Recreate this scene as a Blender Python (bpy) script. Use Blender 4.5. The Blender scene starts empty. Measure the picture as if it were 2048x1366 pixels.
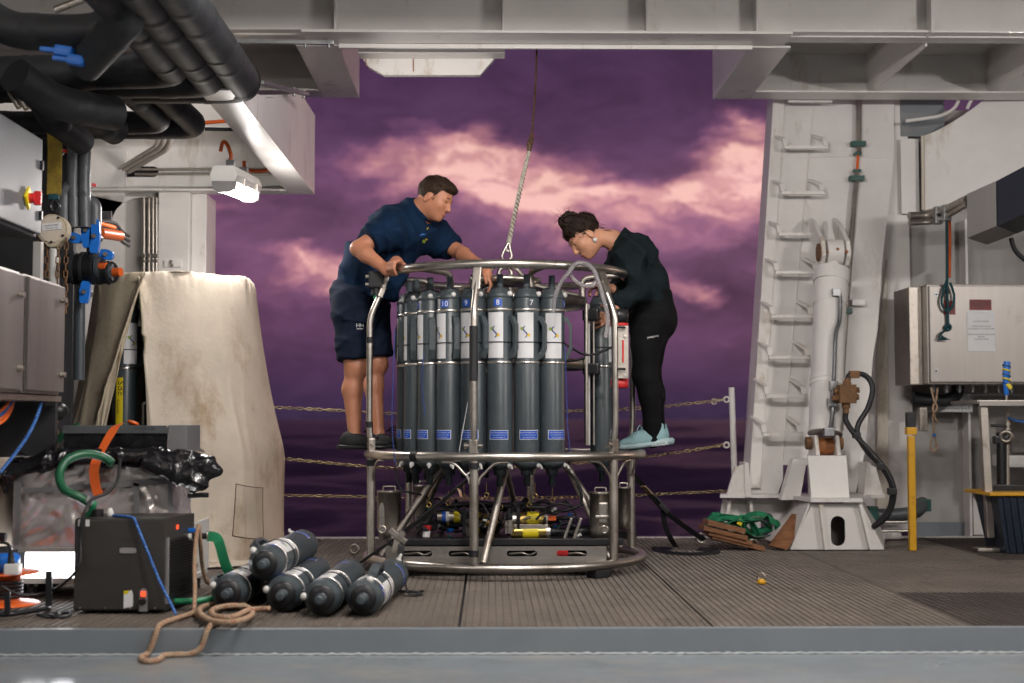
import bpy, bmesh, math, random
import numpy as np
from mathutils import Vector, Matrix, Quaternion
random.seed(7); rng = np.random.default_rng(7)
S = bpy.context.scene
COL = S.collection
R = math.radians
# ---------------------------------------------------------------- camera
FPX = 2844.4                      # focal length in pixels of a 2048 px wide frame (50 mm)
PITCH = math.atan(155/FPX); YAW = math.atan(46*math.cos(PITCH)/FPX)
CAM = Vector((0, 0, .80))
cd = bpy.data.cameras.new('camera'); cam = bpy.data.objects.new('camera', cd); COL.objects.link(cam)
cd.lens = 50; cd.sensor_width = 36; cd.clip_start = .05; cd.clip_end = 20000
CROT = Matrix.Rotation(-YAW, 3, 'Z') @ Matrix.Rotation(math.pi/2 + PITCH, 3, 'X')
cam.matrix_world = Matrix.Translation(CAM) @ CROT.to_4x4()
cd.dof.use_dof = True; cd.dof.focus_distance = 7.55; cd.dof.aperture_fstop = 1.9
S.camera = cam
# ---------------------------------------------------------------- sky (dusk clouds over the physical sky)
W = bpy.data.worlds.new('World'); S.world = W; W.use_nodes = True
SUN_EL, SUN_AZ = 3.0, 24.0        # sun just above the horizon beyond the stern, right of the view axis
def build_world():
    nt = W.node_tree; N = nt.nodes; L = nt.links; N.clear()
    def math_(op, a, b=None, c=None):
        n = N.new('ShaderNodeMath'); n.operation = op
        for i, v in enumerate((a, b, c)):
            if v is None: continue
            if isinstance(v, (int, float)): n.inputs[i].default_value = v
            else: L.new(v, n.inputs[i])
        return n.outputs[0]
    tc = N.new('ShaderNodeTexCoord'); sx = N.new('ShaderNodeSeparateXYZ'); L.new(tc.outputs['Generated'], sx.inputs[0])
    x, y, z = sx.outputs
    az = math_('ARCTAN2', x, y); el = math_('ARCSINE', z)
    cb = N.new('ShaderNodeCombineXYZ'); L.new(az, cb.inputs[0]); L.new(math_('MULTIPLY', el, 1.9), cb.inputs[1])
    def noise(scale, detail, rough, off=0, dist=0.0):
        m = N.new('ShaderNodeVectorMath'); m.operation = 'ADD'; m.inputs[1].default_value = (off, off*.7, off*.3)
        L.new(cb.outputs[0], m.inputs[0])
        n = N.new('ShaderNodeTexNoise'); n.inputs['Scale'].default_value = scale; n.inputs['Detail'].default_value = detail
        n.inputs['Roughness'].default_value = rough; n.inputs['Distortion'].default_value = dist
        L.new(m.outputs[0], n.inputs['Vector']); return n.outputs['Fac']
    wx = math_('MULTIPLY_ADD', noise(11, 6, .62, 3), .10, -.05)
    wy = math_('MULTIPLY_ADD', noise(11, 6, .62, 9), .060, -.030)
    azw = math_('ADD', az, wx); elw = math_('ADD', el, wy)
    # lit gaps between the clouds: (px, py, half-length px, half-height px, tilt deg, strength)
    blobs = [(815,352,120,30,3,.55),(905,318,90,26,-4,.5),(985,330,95,34,8,.75),(1050,372,90,46,12,.85),(1130,405,95,38,6,.65),
             (960,385,70,24,10,.5),(1255,402,110,24,2,.6),(1400,392,110,30,-8,.75),(1495,352,75,48,-20,.85),(1500,285,50,38,-10,.5),
             (1440,300,60,22,-20,.25),(1330,455,140,22,4,.22),(1085,455,60,22,20,.3),(610,533,62,17,12,.75),(680,556,62,22,22,.5),(1395,578,48,13,22,.6),
             (1500,540,30,15,5,.35),(1290,500,90,22,6,.2),(760,420,70,22,5,.2),(1010,470,60,22,12,.18),(860,560,90,18,6,.22),
             (560,575,70,26,10,.35),(900,600,120,16,2,.12),(1430,690,80,12,4,.12),(250,390,170,40,4,.5),(1800,360,190,46,-3,.6),(2150,420,200,36,3,.5),(-150,450,190,32,3,.45)]
    tot = None
    for (px, py, a, b, t, s) in blobs:
        a, b = a*1.18, b*1.28
        ca = math.atan((px-978)/FPX); ce = math.atan((838-py)/FPX)
        ct, st = math.cos(R(t)), math.sin(R(t))
        dx = math_('SUBTRACT', azw, ca); dy = math_('SUBTRACT', elw, ce)
        u = math_('ADD', math_('MULTIPLY', dx, ct*FPX/a), math_('MULTIPLY', dy, -st*FPX/a))
        v = math_('ADD', math_('MULTIPLY', dx, st*FPX/b), math_('MULTIPLY', dy, ct*FPX/b))
        r2 = math_('ADD', math_('MULTIPLY', u, u), math_('MULTIPLY', v, v))
        g = math_('MULTIPLY', math_('EXPONENT', math_('MULTIPLY', r2, -.75)), s)
        tot = g if tot is None else math_('ADD', tot, g)
    # the same broken cloud carries on all round the horizon
    far = math_('MULTIPLY', math_('SUBTRACT', noise(5, 6, .6, 21, .3), .5), 3.0)
    band = math_('EXPONENT', math_('MULTIPLY', math_('POWER', math_('DIVIDE', math_('SUBTRACT', el, .17), .12), 2), -1))
    side = math_('SMOOTH_MIN', math_('MULTIPLY', math_('MAXIMUM', math_('SUBTRACT', math_('ABSOLUTE', az), .3), 0), 4), 1, .2)
    tot = math_('ADD', tot, math_('MULTIPLY', math_('MULTIPLY', math_('MAXIMUM', far, 0), band), side))
    # break the lit band up: billowy noise stretched along the band eats dark wisps into it
    cb2 = N.new('ShaderNodeCombineXYZ'); L.new(math_('ADD', math_('MULTIPLY', azw, .75), math_('MULTIPLY', elw, .35)), cb2.inputs[0]); L.new(math_('MULTIPLY', elw, 2.3), cb2.inputs[1])
    nz = N.new('ShaderNodeTexNoise'); nz.inputs['Scale'].default_value = 26; nz.inputs['Detail'].default_value = 7; nz.inputs['Roughness'].default_value = .6; nz.inputs['Distortion'].default_value = .35; L.new(cb2.outputs[0], nz.inputs['Vector'])
    bill = math_('MULTIPLY_ADD', nz.outputs['Fac'], 3.0, -1.5)
    gate = math_('MINIMUM', math_('MULTIPLY', tot, 2.2), 1)
    soft = math_('SUBTRACT', 1, math_('EXPONENT', math_('MULTIPLY', tot, -1.0)))
    tot = math_('MULTIPLY', math_('ADD', math_('MULTIPLY', soft, 1.24), math_('MULTIPLY', bill, .62)), gate)
    cr = N.new('ShaderNodeValToRGB'); L.new(tot, cr.inputs[0]); e = cr.color_ramp
    e.interpolation = 'EASE'
    e.elements[0].position = 0; e.elements[0].color = (0, 0, 0, 1)
    e.elements[1].position = 1.15 if 0 else 1; e.elements[1].color = (.84, .50, .385, 1)
    for p, c in ((.15, (.045, .017, .030)), (.35, (.15, .056, .074)), (.56, (.30, .125, .130)), (.80, (.56, .275, .225))):
        k = e.elements.new(p); k.color = (*c, 1)
    # cloud base: violet, slightly lighter and redder in a low haze, darker at the horizon
    vr = N.new('ShaderNodeValToRGB'); L.new(math_('MULTIPLY', el, 2.0), vr.inputs[0]); e = vr.color_ramp
    e.elements[0].position = 0; e.elements[0].color = (.040, .024, .060, 1)
    e.elements[1].position = 1; e.elements[1].color = (.050, .026, .068, 1)
    for p, c in ((.03, (.048, .025, .066)), (.12, (.115, .048, .108)), (.26, (.155, .068, .135)), (.40, (.088, .038, .092)), (.56, (.056, .026, .070))):
        k = e.elements.new(p); k.color = (*c, 1)
    mod = math_('MULTIPLY_ADD', noise(12, 7, .62, 13, .4), 1.9, .06)
    vm = N.new('ShaderNodeVectorMath'); vm.operation = 'SCALE'; L.new(vr.outputs[0], vm.inputs[0]); L.new(mod, vm.inputs['Scale'])
    add = N.new('ShaderNodeVectorMath'); add.operation = 'ADD'; L.new(vm.outputs[0], add.inputs[0]); L.new(cr.outputs[0], add.inputs[1])
    bg1 = N.new('ShaderNodeBackground'); L.new(add.outputs[0], bg1.inputs[0]); bg1.inputs[1].default_value = 1.0
    sky = N.new('ShaderNodeTexSky'); sky.sky_type = 'NISHITA'; sky.sun_disc = False
    sky.sun_elevation = R(SUN_EL); sky.sun_rotation = R(SUN_AZ); sky.dust_density = 3; sky.ozone_density = 4
    bg2 = N.new('ShaderNodeBackground'); L.new(sky.outputs[0], bg2.inputs[0]); bg2.inputs[1].default_value = .05
    mix = N.new('ShaderNodeMixShader'); mix.inputs[0].default_value = .97; L.new(bg2.outputs[0], mix.inputs[1]); L.new(bg1.outputs[0], mix.inputs[2])
    out = N.new('ShaderNodeOutputWorld'); L.new(mix.outputs[0], out.inputs[0])
build_world()
W.cycles.sampling_method = 'MANUAL'; W.cycles.sample_map_resolution = 128
# ---------------------------------------------------------------- sun (veiled, low over the stern quarter) and exposure
sl = bpy.data.lights.new('sun', 'SUN'); sun = bpy.data.objects.new('sun', sl); COL.objects.link(sun)
sl.energy = .6; sl.angle = R(14); sl.color = (1, .72, .58)
sd = Vector((math.sin(R(SUN_AZ+38))*math.cos(R(9)), math.cos(R(SUN_AZ+38))*math.cos(R(9)), math.sin(R(9))))
sun.rotation_euler = sd.to_track_quat('Z', 'Y').to_euler(); sun.location = (4, 20, 6)
S.view_settings.view_transform = 'Standard'; S.view_settings.look = 'None'; S.view_settings.gamma = 1
S.view_settings.exposure = 0; S.view_settings.use_curve_mapping = False
S.cycles.use_denoising = True; S.cycles.use_adaptive_sampling = True; S.cycles.adaptive_threshold = .025; S.cycles.max_bounces = 7; S.cycles.diffuse_bounces = 3; S.cycles.glossy_bounces = 3
S.cycles.transmission_bounces = 6; S.cycles.sample_clamp_indirect = 4; S.cycles.caustics_reflective = False; S.cycles.caustics_refractive = False

# ---------------------------------------------------------------- layout helper: the point at depth Y behind a measured image point
def P(px, py, Y):
    d = CROT @ Vector(((px-1024)/FPX, -(py-683)/FPX, -1))
    return CAM + d*(Y/d.y)
def PX(px, Y, py=838): return P(px, py, Y).x
def PZ(py, Y, px=978): return P(px, py, Y).z

# ---------------------------------------------------------------- materials
MATS = {}
def mat(name, col, rough=.5, metal=0., var=.10, vs=5., bump=0., bs=60., spec=.5, dirt=None, coat=0., emit=None, es=0., trans=0., aniso=None, rvar=.12, stretch=None, sss=0.):
    if name in MATS: return MATS[name]
    m = bpy.data.materials.new(name); m.use_nodes = True; MATS[name] = m
    nt = m.node_tree; N = nt.nodes; L = nt.links
    b = N['Principled BSDF']
    b.inputs['Metallic'].default_value = metal; b.inputs['Roughness'].default_value = rough
    b.inputs['Specular IOR Level'].default_value = spec; b.inputs['Coat Weight'].default_value = coat
    if trans: b.inputs['Transmission Weight'].default_value = trans; b.inputs['IOR'].default_value = 1.3
    if sss: b.inputs['Subsurface Weight'].default_value = sss; b.inputs['Subsurface Radius'].default_value = (.012, .005, .003); b.inputs['Subsurface Scale'].default_value = .6
    tc = N.new('ShaderNodeTexCoord'); oi = N.new('ShaderNodeObjectInfo')
    ad = N.new('ShaderNodeVectorMath'); ad.operation = 'MULTIPLY_ADD'; L.new(oi.outputs['Random'], ad.inputs[0]); ad.inputs[1].default_value = (37, 19, 53); L.new(tc.outputs['Object'], ad.inputs[2])
    vec = ad.outputs[0]
    if stretch:
        mp = N.new('ShaderNodeMapping'); mp.inputs['Scale'].default_value = stretch; L.new(vec, mp.inputs[0]); vec = mp.outputs[0]
    n1 = N.new('ShaderNodeTexNoise'); n1.inputs['Scale'].default_value = vs; n1.inputs['Detail'].default_value = 6; n1.inputs['Roughness'].default_value = .62; L.new(vec, n1.inputs['Vector'])
    def mix(f, a, c):
        x = N.new('ShaderNodeMix'); x.data_type = 'RGBA'
        if isinstance(f, float): x.inputs[0].default_value = f
        else: L.new(f, x.inputs[0])
        for s, v in ((6, a), (7, c)):
            if isinstance(v, tuple): x.inputs[s].default_value = (*v, 1)
            else: L.new(v, x.inputs[s])
        return x.outputs[2]
    lo = tuple(max(0, k*(1-var)) for k in col); hi = tuple(min(1, k*(1+var)) for k in col)
    rp = N.new('ShaderNodeValToRGB'); rp.color_ramp.elements[0].position = .32; rp.color_ramp.elements[1].position = .68; L.new(n1.outputs['Fac'], rp.inputs[0])
    c = mix(rp.outputs[0], lo, hi)
    if dirt:
        dc, amt, ds = dirt[:3]
        n2 = N.new('ShaderNodeTexNoise'); n2.inputs['Scale'].default_value = ds; n2.inputs['Detail'].default_value = 8; n2.inputs['Roughness'].default_value = .7
        if len(dirt) > 3:
            mp2 = N.new('ShaderNodeMapping'); mp2.inputs['Scale'].default_value = dirt[3]; L.new(ad.outputs[0], mp2.inputs[0]); L.new(mp2.outputs[0], n2.inputs['Vector'])
        else: L.new(ad.outputs[0], n2.inputs['Vector'])
        r2 = N.new('ShaderNodeValToRGB'); r2.color_ramp.elements[0].position = .70-.35*amt; r2.color_ramp.elements[1].position = .84-.2*amt; L.new(n2.outputs['Fac'], r2.inputs[0])
        c = mix(r2.outputs[0], c, dc)
    L.new(c, b.inputs['Base Color'])
    if rvar:
        mr = N.new('ShaderNodeMapRange'); mr.inputs['To Min'].default_value = max(.02, rough-rvar); mr.inputs['To Max'].default_value = min(1, rough+rvar); L.new(n1.outputs['Fac'], mr.inputs['Value']); L.new(mr.outputs[0], b.inputs['Roughness'])
    if bump:
        n3 = N.new('ShaderNodeTexNoise'); n3.inputs['Scale'].default_value = bs; n3.inputs['Detail'].default_value = 5; L.new(vec, n3.inputs['Vector'])
        bp = N.new('ShaderNodeBump'); bp.inputs['Strength'].default_value = bump; bp.inputs['Distance'].default_value = .01; L.new(n3.outputs['Fac'], bp.inputs['Height']); L.new(bp.outputs[0], b.inputs['Normal'])
    if emit:
        b.inputs['Emission Color'].default_value = (*emit, 1); b.inputs['Emission Strength'].default_value = es
    return m
RUST = (.16, .06, .025); GRIME = (.20, .15, .10)
mat('white_paint', (.78, .752, .722), .37, var=.07, vs=2.2, bump=.14, bs=14, dirt=((.42, .34, .25), .34, 4., (1, 1, .3)), coat=.1)
mat('white_paint_worn', (.79, .758, .72), .36, var=.06, vs=3, bump=.12, bs=20, dirt=((.45, .33, .20), .42, 7., (1, 1, .45)))
mat('cream_paint', (.66, .60, .50), .42, var=.06, vs=3, bump=.12, bs=18, dirt=((.40, .28, .15), .36, 8., (1, 1, .4)))
mat('grey_paint', (.215, .24, .26), .22, var=.10, vs=1.6, bump=.12, bs=7, dirt=((.30, .28, .255), .55, 3.2, (.5, 1, 1)), rvar=.14, coat=.12)
mat('grey_step', (.19, .215, .236), .40, var=.08, vs=2, bump=.10, bs=20)
mat('weld', (.36, .385, .40), .35, var=.15, vs=30, bump=.5, bs=70)
mat('grating', (.055, .049, .046), .62, var=.38, vs=1.3, bump=.3, bs=120, dirt=((.045, .037, .033), .55, 5.))
mat('grating_rib', (.165, .137, .114), .55, var=.25, vs=3, bump=.3, bs=150, dirt=((.07, .056, .046), .5, 6.))
mat('grating_dark', (.060, .046, .040), .6, var=.3, vs=3, bump=.4, bs=120)
mat('steel', (.58, .54, .49), .33, 1., var=.12, vs=9, bump=.06, bs=80, dirt=((.24, .18, .13), .32, 12.), rvar=.12)
mat('steel_dull', (.47, .43, .385), .44, 1., var=.16, vs=6, bump=.1, bs=60, dirt=((.22, .16, .11), .42, 9.), rvar=.14)
mat('steel_brushed', (.33, .305, .285), .42, .85, var=.16, vs=3, bump=.06, bs=220, stretch=(1, 1, .06), rvar=.1, dirt=((.20, .16, .13), .3, 6.))
mat('galv', (.36, .37, .38), .42, 1., var=.12, vs=20)
mat('brass_chain', (.62, .50, .26), .30, 1., var=.2, vs=40, dirt=((.20, .13, .06), .3, 60.))
mat('pvc', (.052, .066, .075), .37, var=.10, vs=4, bump=.03, bs=50, rvar=.1, dirt=((.075, .09, .095), .36, 9., (1, 1, .3)))
mat('pvc_cap', (.052, .066, .074), .40, var=.12, vs=6, bump=.05, bs=60)
mat('white_plastic', (.72, .71, .68), .38, var=.05, vs=9)
mat('paper', (.74, .74, .75), .6, var=.04, vs=8)
mat('blue_sticker', (.012, .085, .48), .4, var=.04)
mat('print_white', (.80, .80, .80), .5, var=.02)
mat('print_blue', (.03, .05, .22), .5, var=.02)
mat('print_green', (.30, .42, .05), .5, var=.02)
mat('print_yellow', (.75, .50, .04), .5, var=.02)
mat('print_black', (.02, .02, .025), .5, var=.02)
mat('black_rubber', (.014, .014, .016), .55, var=.2, vs=10, bump=.08, bs=50)
mat('black_plastic', (.012, .012, .014), .40, var=.15, vs=10, rvar=.1)
mat('insulation', (.016, .018, .021), .58, var=.3, vs=7, bump=.5, bs=7, dirt=((.06, .06, .065), .3, 5.))
mat('insulation_grey', (.085, .092, .10), .42, var=.18, vs=7, bump=.3, bs=9)
mat('blue_plastic', (.012, .16, .62), .35, var=.06)
mat('orange_plastic', (.75, .13, .02), .40, var=.06)
mat('red_plastic', (.58, .025, .025), .35, var=.06)
mat('yellow_paint', (.66, .34, .012), .42, var=.08, vs=6, dirt=((.30, .16, .02), .3, 8.))
mat('yellow_label', (.78, .62, .02), .45, var=.05)
mat('brass', (.42, .30, .10), .32, 1., var=.15, vs=20)
mat('rust', (.17, .085, .035), .75, var=.35, vs=14, bump=.4, bs=50)
mat('rust_stain', (.28, .10, .03), .7, var=.4, vs=25)
mat('green_clamp', (.010, .075, .062), .45, var=.1)
mat('green_hose', (.02, .23, .10), .35, var=.1, vs=12)
mat('green_dark', (.012, .10, .045), .4, var=.1, vs=12)
mat('green_strap', (.012, .20, .085), .75, var=.22, vs=18, bump=.3, bs=160)
mat('canvas', (.58, .505, .415), .85, var=.14, vs=2.6, bump=.25, bs=45, dirt=((.30, .19, .10), .50, 2.6, (1, 1, .6)), spec=.2)
mat('canvas_olive', (.46, .395, .295), .85, var=.14, vs=3, bump=.25, bs=45, dirt=((.22, .13, .06), .5, 4.), spec=.2)
mat('foil', (.78, .72, .70), .22, .7, var=.06, vs=6, bump=.12, bs=40, rvar=.06)
mat('bag', (.010, .010, .012), .16, var=.1, vs=8, bump=1.0, bs=13)
mat('chiller', (.040, .037, .034), .36, var=.06, vs=5, bump=.05, bs=160)
mat('grey_plastic', (.26, .25, .25), .42, var=.08)
mat('wood', (.24, .105, .045), .6, var=.3, vs=9, bump=.2, bs=30, stretch=(1, 1, 8))
mat('rope_cream', (.40, .30, .20), .85, var=.2, vs=60, bump=.5, bs=160, dirt=((.36, .06, .025), .66, 75.))
mat('rope_white', (.55, .50, .42), .8, var=.25, vs=50, bump=.5, bs=150, dirt=((.12, .10, .08), .5, 60.))
mat('rope_teal', (.006, .055, .068), .8, var=.3, vs=60, bump=.5, bs=150)
mat('rope_blue', (.012, .09, .36), .7, var=.1, vs=60, dirt=((.25, .45, .7), .6, 110.))
mat('wire_rope', (.13, .075, .045), .6, .4, var=.4, vs=60)
mat('fishing_line', (.03, .07, .30), .4, var=.1)
mat('skin_man', (.55, .235, .135), .48, var=.10, vs=14, bump=.06, bs=90, sss=.12, dirt=((.55, .19, .12), .35, 9.))
mat('skin_woman', (.60, .295, .18), .46, var=.08, vs=14, bump=.05, bs=90, sss=.12, dirt=((.58, .22, .15), .3, 9.))
mat('hair_man', (.040, .022, .013), .65, var=.6, vs=60, bump=.6, bs=120, stretch=(1, 1, .5), spec=.25)
mat('hair_woman', (.026, .014, .009), .6, var=.6, vs=50, bump=.6, bs=110, spec=.25)
mat('shirt_navy', (.005, .019, .050), .9, var=.16, vs=10, bump=.6, bs=15, spec=.15)
mat('shorts_navy', (.010, .016, .034), .9, var=.2, vs=10, bump=.6, bs=18, spec=.15)
mat('top_black', (.010, .016, .019), .9, var=.2, vs=10, bump=.6, bs=17, spec=.12)
mat('leggings', (.008, .008, .009), .85, var=.2, vs=10, bump=.4, bs=20, spec=.12)
mat('shoe_black', (.012, .013, .013), .7, var=.2, vs=30, bump=.3, bs=120)
mat('shoe_teal', (.28, .46, .49), .7, var=.10, vs=14, bump=.3, bs=130)
mat('shoe_sole', (.40, .54, .56), .6, var=.06)
mat('eye', (.02, .015, .012), .2, var=0)
mat('lip', (.36, .10, .08), .5, var=.05)
mat('gold', (.75, .55, .25), .25, 1., var=.05)
mat('sea', (.075, .05, .075), .33, var=.2, vs=.05, rvar=0, spec=1.)
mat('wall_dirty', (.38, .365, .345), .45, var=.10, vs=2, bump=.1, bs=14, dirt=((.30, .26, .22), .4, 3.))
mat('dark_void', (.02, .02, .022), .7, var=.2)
mat('navy_panel', (.016, .024, .042), .45, var=.1)
mat('sign_red', (.20, .03, .03), .5, var=.1)
mat('lamp_lens', (.9, .9, .9), .4, var=0, emit=(1, .97, .92), es=7.)
mat('panel_glow', (.9, .9, .9), .4, var=0, emit=(.96, .96, 1), es=5.)
mat('led_red', (.8, .05, .02), .4, var=0, emit=(1, .08, .02), es=1.6)
mat('clear_tube', (.85, .82, .84), .12, var=.03, trans=.75, rvar=0)
mat('cabinet_grey', (.13, .135, .145), .5, 0., var=.08, vs=3)
mat('band_steel', (.86, .81, .76), .30, 1., var=.1, vs=20)
mat('hangar_wall', (.20, .195, .19), .5, var=.2, vs=1.5)
mat('tape_grey', (.16, .16, .165), .45, var=.1)

# ---------------------------------------------------------------- mesh builder
def frame_from(d):
    d = Vector(d).normalized(); a = Vector((0, 0, 1)) if abs(d.z) < .95 else Vector((1, 0, 0))
    u = d.cross(a).normalized(); return u, d.cross(u).normalized() * -1, d
class MB:
    def __init__(s): s.v = []; s.f = []; s.sm = []
    def add(s, vs, fs, smooth=False):
        o = len(s.v); s.v += [tuple(p) for p in vs]; s.f += [tuple(i+o for i in q) for q in fs]; s.sm += [smooth]*len(fs); return s
    def hexa(s, c8, bev=0): # 8 corners: bottom 4 ccw, top 4 ccw
        return s.add(c8, [(3,2,1,0),(4,5,6,7),(0,1,5,4),(1,2,6,5),(2,3,7,6),(3,0,4,7)])
    def box(s, x0, x1, y0, y1, z0, z1, bev=0.):
        x0, x1 = min(x0,x1), max(x0,x1); y0, y1 = min(y0,y1), max(y0,y1); z0, z1 = min(z0,z1), max(z0,z1)
        if not bev: return s.hexa([(x0,y0,z0),(x1,y0,z0),(x1,y1,z0),(x0,y1,z0),(x0,y0,z1),(x1,y0,z1),(x1,y1,z1),(x0,y1,z1)])
        return s.obox(((x0+x1)/2, (y0+y1)/2, (z0+z1)/2), (x1-x0, y1-y0, z1-z0), None, bev)
    def obox(s, c, size, rot=None, bev=0.):
        c = Vector(c); h = [k/2 for k in size]; rot = rot or Matrix.Identity(3)
        if bev:
            bm = bmesh.new(); bmesh.ops.create_cube(bm, size=1)
            for v in bm.verts: v.co = Vector((v.co.x*size[0], v.co.y*size[1], v.co.z*size[2]))
            bmesh.ops.bevel(bm, geom=bm.edges[:], offset=bev, segments=2, profile=.7, affect='EDGES')
            bm.verts.index_update(); vs = [c + rot @ v.co for v in bm.verts]; fs = [[v.index for v in f.verts] for f in bm.faces]; bm.free()
            return s.add(vs, fs)
        vs = [c + rot @ Vector((sx*h[0], sy*h[1], sz*h[2])) for sz in (-1,1) for sx, sy in ((-1,-1),(1,-1),(1,1),(-1,1))]
        return s.hexa(vs)
    def beam(s, a, b, w, t, up=(0,0,1), bev=0.):     # rectangular bar from a to b, width w (sideways), thickness t (along up)
        a, b = Vector(a), Vector(b); d = (b-a); l = d.length; d.normalize(); up = Vector(up)
        x = d.cross(up); x = x.normalized() if x.length > 1e-4 else Vector((1,0,0)); z = x.cross(d).normalized()
        return s.obox((a+b)/2, (w, l, t), Matrix((x, d, z)).transposed(), bev)
    def cyl(s, a, b, r0, r1=None, n=16, cap=True, smooth=True):
        r1 = r0 if r1 is None else r1; a, b = Vector(a), Vector(b); u, w, d = frame_from(b-a)
        vs = []
        for c, r in ((a, r0), (b, r1)):
            vs += [c + u*(r*math.cos(2*math.pi*i/n)) + w*(r*math.sin(2*math.pi*i/n)) for i in range(n)]
        s.add(vs, [(i, (i+1)%n, n+(i+1)%n, n+i) for i in range(n)], smooth)
        if cap:
            s.add(vs[:n], [tuple(reversed(range(n)))]); s.add(vs[n:], [tuple(range(n))])
        return s
    def lathe(s, prof, o=(0,0,0), axis=(0,0,1), n=20, a0=0., a1=360., smooth=True):
        o = Vector(o); u, w, d = frame_from(axis); full = abs(a1-a0) >= 359.9; m = n if full else n+1
        if abs(Vector(axis).normalized().z) > .999: u, w, d = Vector((1,0,0)), Vector((0,1,0)), Vector((0,0,1 if Vector(axis).z > 0 else -1))
        vs = []
        for (r, h) in prof:
            for i in range(m):
                t = R(a0 + (a1-a0)*i/n); vs.append(o + d*h + u*(r*math.cos(t)) + w*(r*math.sin(t)))
        fs = []
        for k in range(len(prof)-1):
            for i in range(n):
                j = (i+1) % m; fs.append((k*m+i, k*m+j, (k+1)*m+j, (k+1)*m+i))
        return s.add(vs, fs, smooth)
    def tube(s, pts, r, n=10, closed=False, cap=True, smooth=True, sub=0):
        pts = [Vector(p) for p in pts]
        if sub: pts = spline(pts, sub, closed)
        N_ = len(pts); rs = r if hasattr(r, '__len__') else [r]*N_
        if len(rs) != N_: rs = list(np.interp(np.linspace(0, 1, N_), np.linspace(0, 1, len(rs)), rs))
        tan = []
        for i in range(N_):
            a = pts[(i-1) % N_] if (closed or i > 0) else pts[i]; b = pts[(i+1) % N_] if (closed or i < N_-1) else pts[i]
            t = b-a; tan.append(t.normalized() if t.length > 1e-9 else Vector((0,0,1)))
        u, w, d = frame_from(tan[0]); vs = []
        for i in range(N_):
            if i:
                q = tan[i-1].rotation_difference(tan[i]); u = q @ u
            u = (u - tan[i]*u.dot(tan[i])).normalized(); w = tan[i].cross(u)
            vs += [pts[i] + (u*math.cos(2*math.pi*k/n) + w*math.sin(2*math.pi*k/n))*rs[i] for k in range(n)]
        fs = []
        for i in range(N_ if closed else N_-1):
            j = (i+1) % N_
            fs += [(i*n+k, i*n+(k+1)%n, j*n+(k+1)%n, j*n+k) for k in range(n)]
        s.add(vs, fs, smooth)
        if cap and not closed:
            s.add(vs[:n], [tuple(reversed(range(n)))]); s.add(vs[-n:], [tuple(range(n))])
        return s
    def prism(s, poly, ext, smooth=False):           # 3D polygon swept along vector ext
        ext = Vector(ext); n = len(poly); a = [Vector(p) for p in poly]; b = [p+ext for p in a]
        s.add(a, [tuple(reversed(range(n)))]); s.add(b, [tuple(range(n))])
        return s.add(a+b, [(i, (i+1)%n, n+(i+1)%n, n+i) for i in range(n)], smooth)
    def sheet(s, pts, nu, nv, smooth=True, thick=0.):
        fs = [(i*nv+j, (i+1)*nv+j, (i+1)*nv+j+1, i*nv+j+1) for i in range(nu-1) for j in range(nv-1)]
        return s.add(pts, fs, smooth)
    def band(s, pts, w, t, up=None, sub=0):          # flat webbing along a path: width vector w given per-path or constant
        pts = [Vector(p) for p in pts]
        if sub: pts = spline(pts, sub)
        vs = []; w = Vector(w)
        for i, p in enumerate(pts):
            d = (pts[min(i+1, len(pts)-1)] - pts[max(i-1, 0)]).normalized(); x = (w - d*w.dot(d)); x = x.normalized()*w.length/2; nn = d.cross(x).normalized()*t/2
            vs += [p-x-nn, p+x-nn, p+x+nn, p-x+nn]
        fs = [(0,1,2,3), tuple(4*(len(pts)-1)+k for k in (3,2,1,0))]
        for i in range(len(pts)-1):
            for k in range(4): fs.append((4*i+k, 4*i+4+k, 4*i+4+(k+1)%4, 4*i+(k+1)%4))
        return s.add(vs, fs)
    def torus(s, c, axis, r, rt, n=24, m=8, a0=0, a1=360):
        u, w, d = frame_from(axis); c = Vector(c)
        if a1-a0 >= 360: return s.tube([c+(u*math.cos(2*math.pi*i/n)+w*math.sin(2*math.pi*i/n))*r for i in range(n)], rt, m, closed=True)
        return s.tube([c+(u*math.cos(R(a0+(a1-a0)*i/n))+w*math.sin(R(a0+(a1-a0)*i/n)))*r for i in range(n+1)], rt, m)
    def mesh(s, name='m'):
        me = bpy.data.meshes.new(name); me.from_pydata(s.v, [], s.f); me.validate()
        if any(s.sm) and len(me.polygons) == len(s.sm): me.polygons.foreach_set('use_smooth', s.sm)
        bm = bmesh.new(); bm.from_mesh(me); bmesh.ops.recalc_face_normals(bm, faces=bm.faces[:]); bm.to_mesh(me); bm.free()
        me.update(); return me
    def build(s, name, m, parent=None, **k): return ob(name, s.mesh(name), m, parent, **k)
def twisted(b, pts, r, sub=8, pitch=.034):        # three-strand laid rope along a path
    raw = spline(pts, sub); path = [raw[0]]; acc = 0.
    for i in range(1, len(raw)):
        seg = raw[i]-raw[i-1]; L_ = seg.length; p = .005-acc
        while p <= L_: path.append(raw[i-1]+seg*(p/L_)); p += .005
        acc = L_-(p-.005)
    n = len(path); tan = [(path[min(i+1, n-1)]-path[max(i-1, 0)]).normalized() for i in range(n)]; u = frame_from(tan[0])[0]; off = [[], [], []]
    for i in range(n):
        if i: u = tan[i-1].rotation_difference(tan[i]) @ u
        u = (u-tan[i]*u.dot(tan[i])).normalized(); w = tan[i].cross(u)
        for k in range(3):
            a = 2*math.pi*(k/3+i*.005/pitch); off[k].append(path[i]+(u*math.cos(a)+w*math.sin(a))*r*.52)
    for k in range(3): b.tube(off[k], r*.56, 6)
    return b
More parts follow.
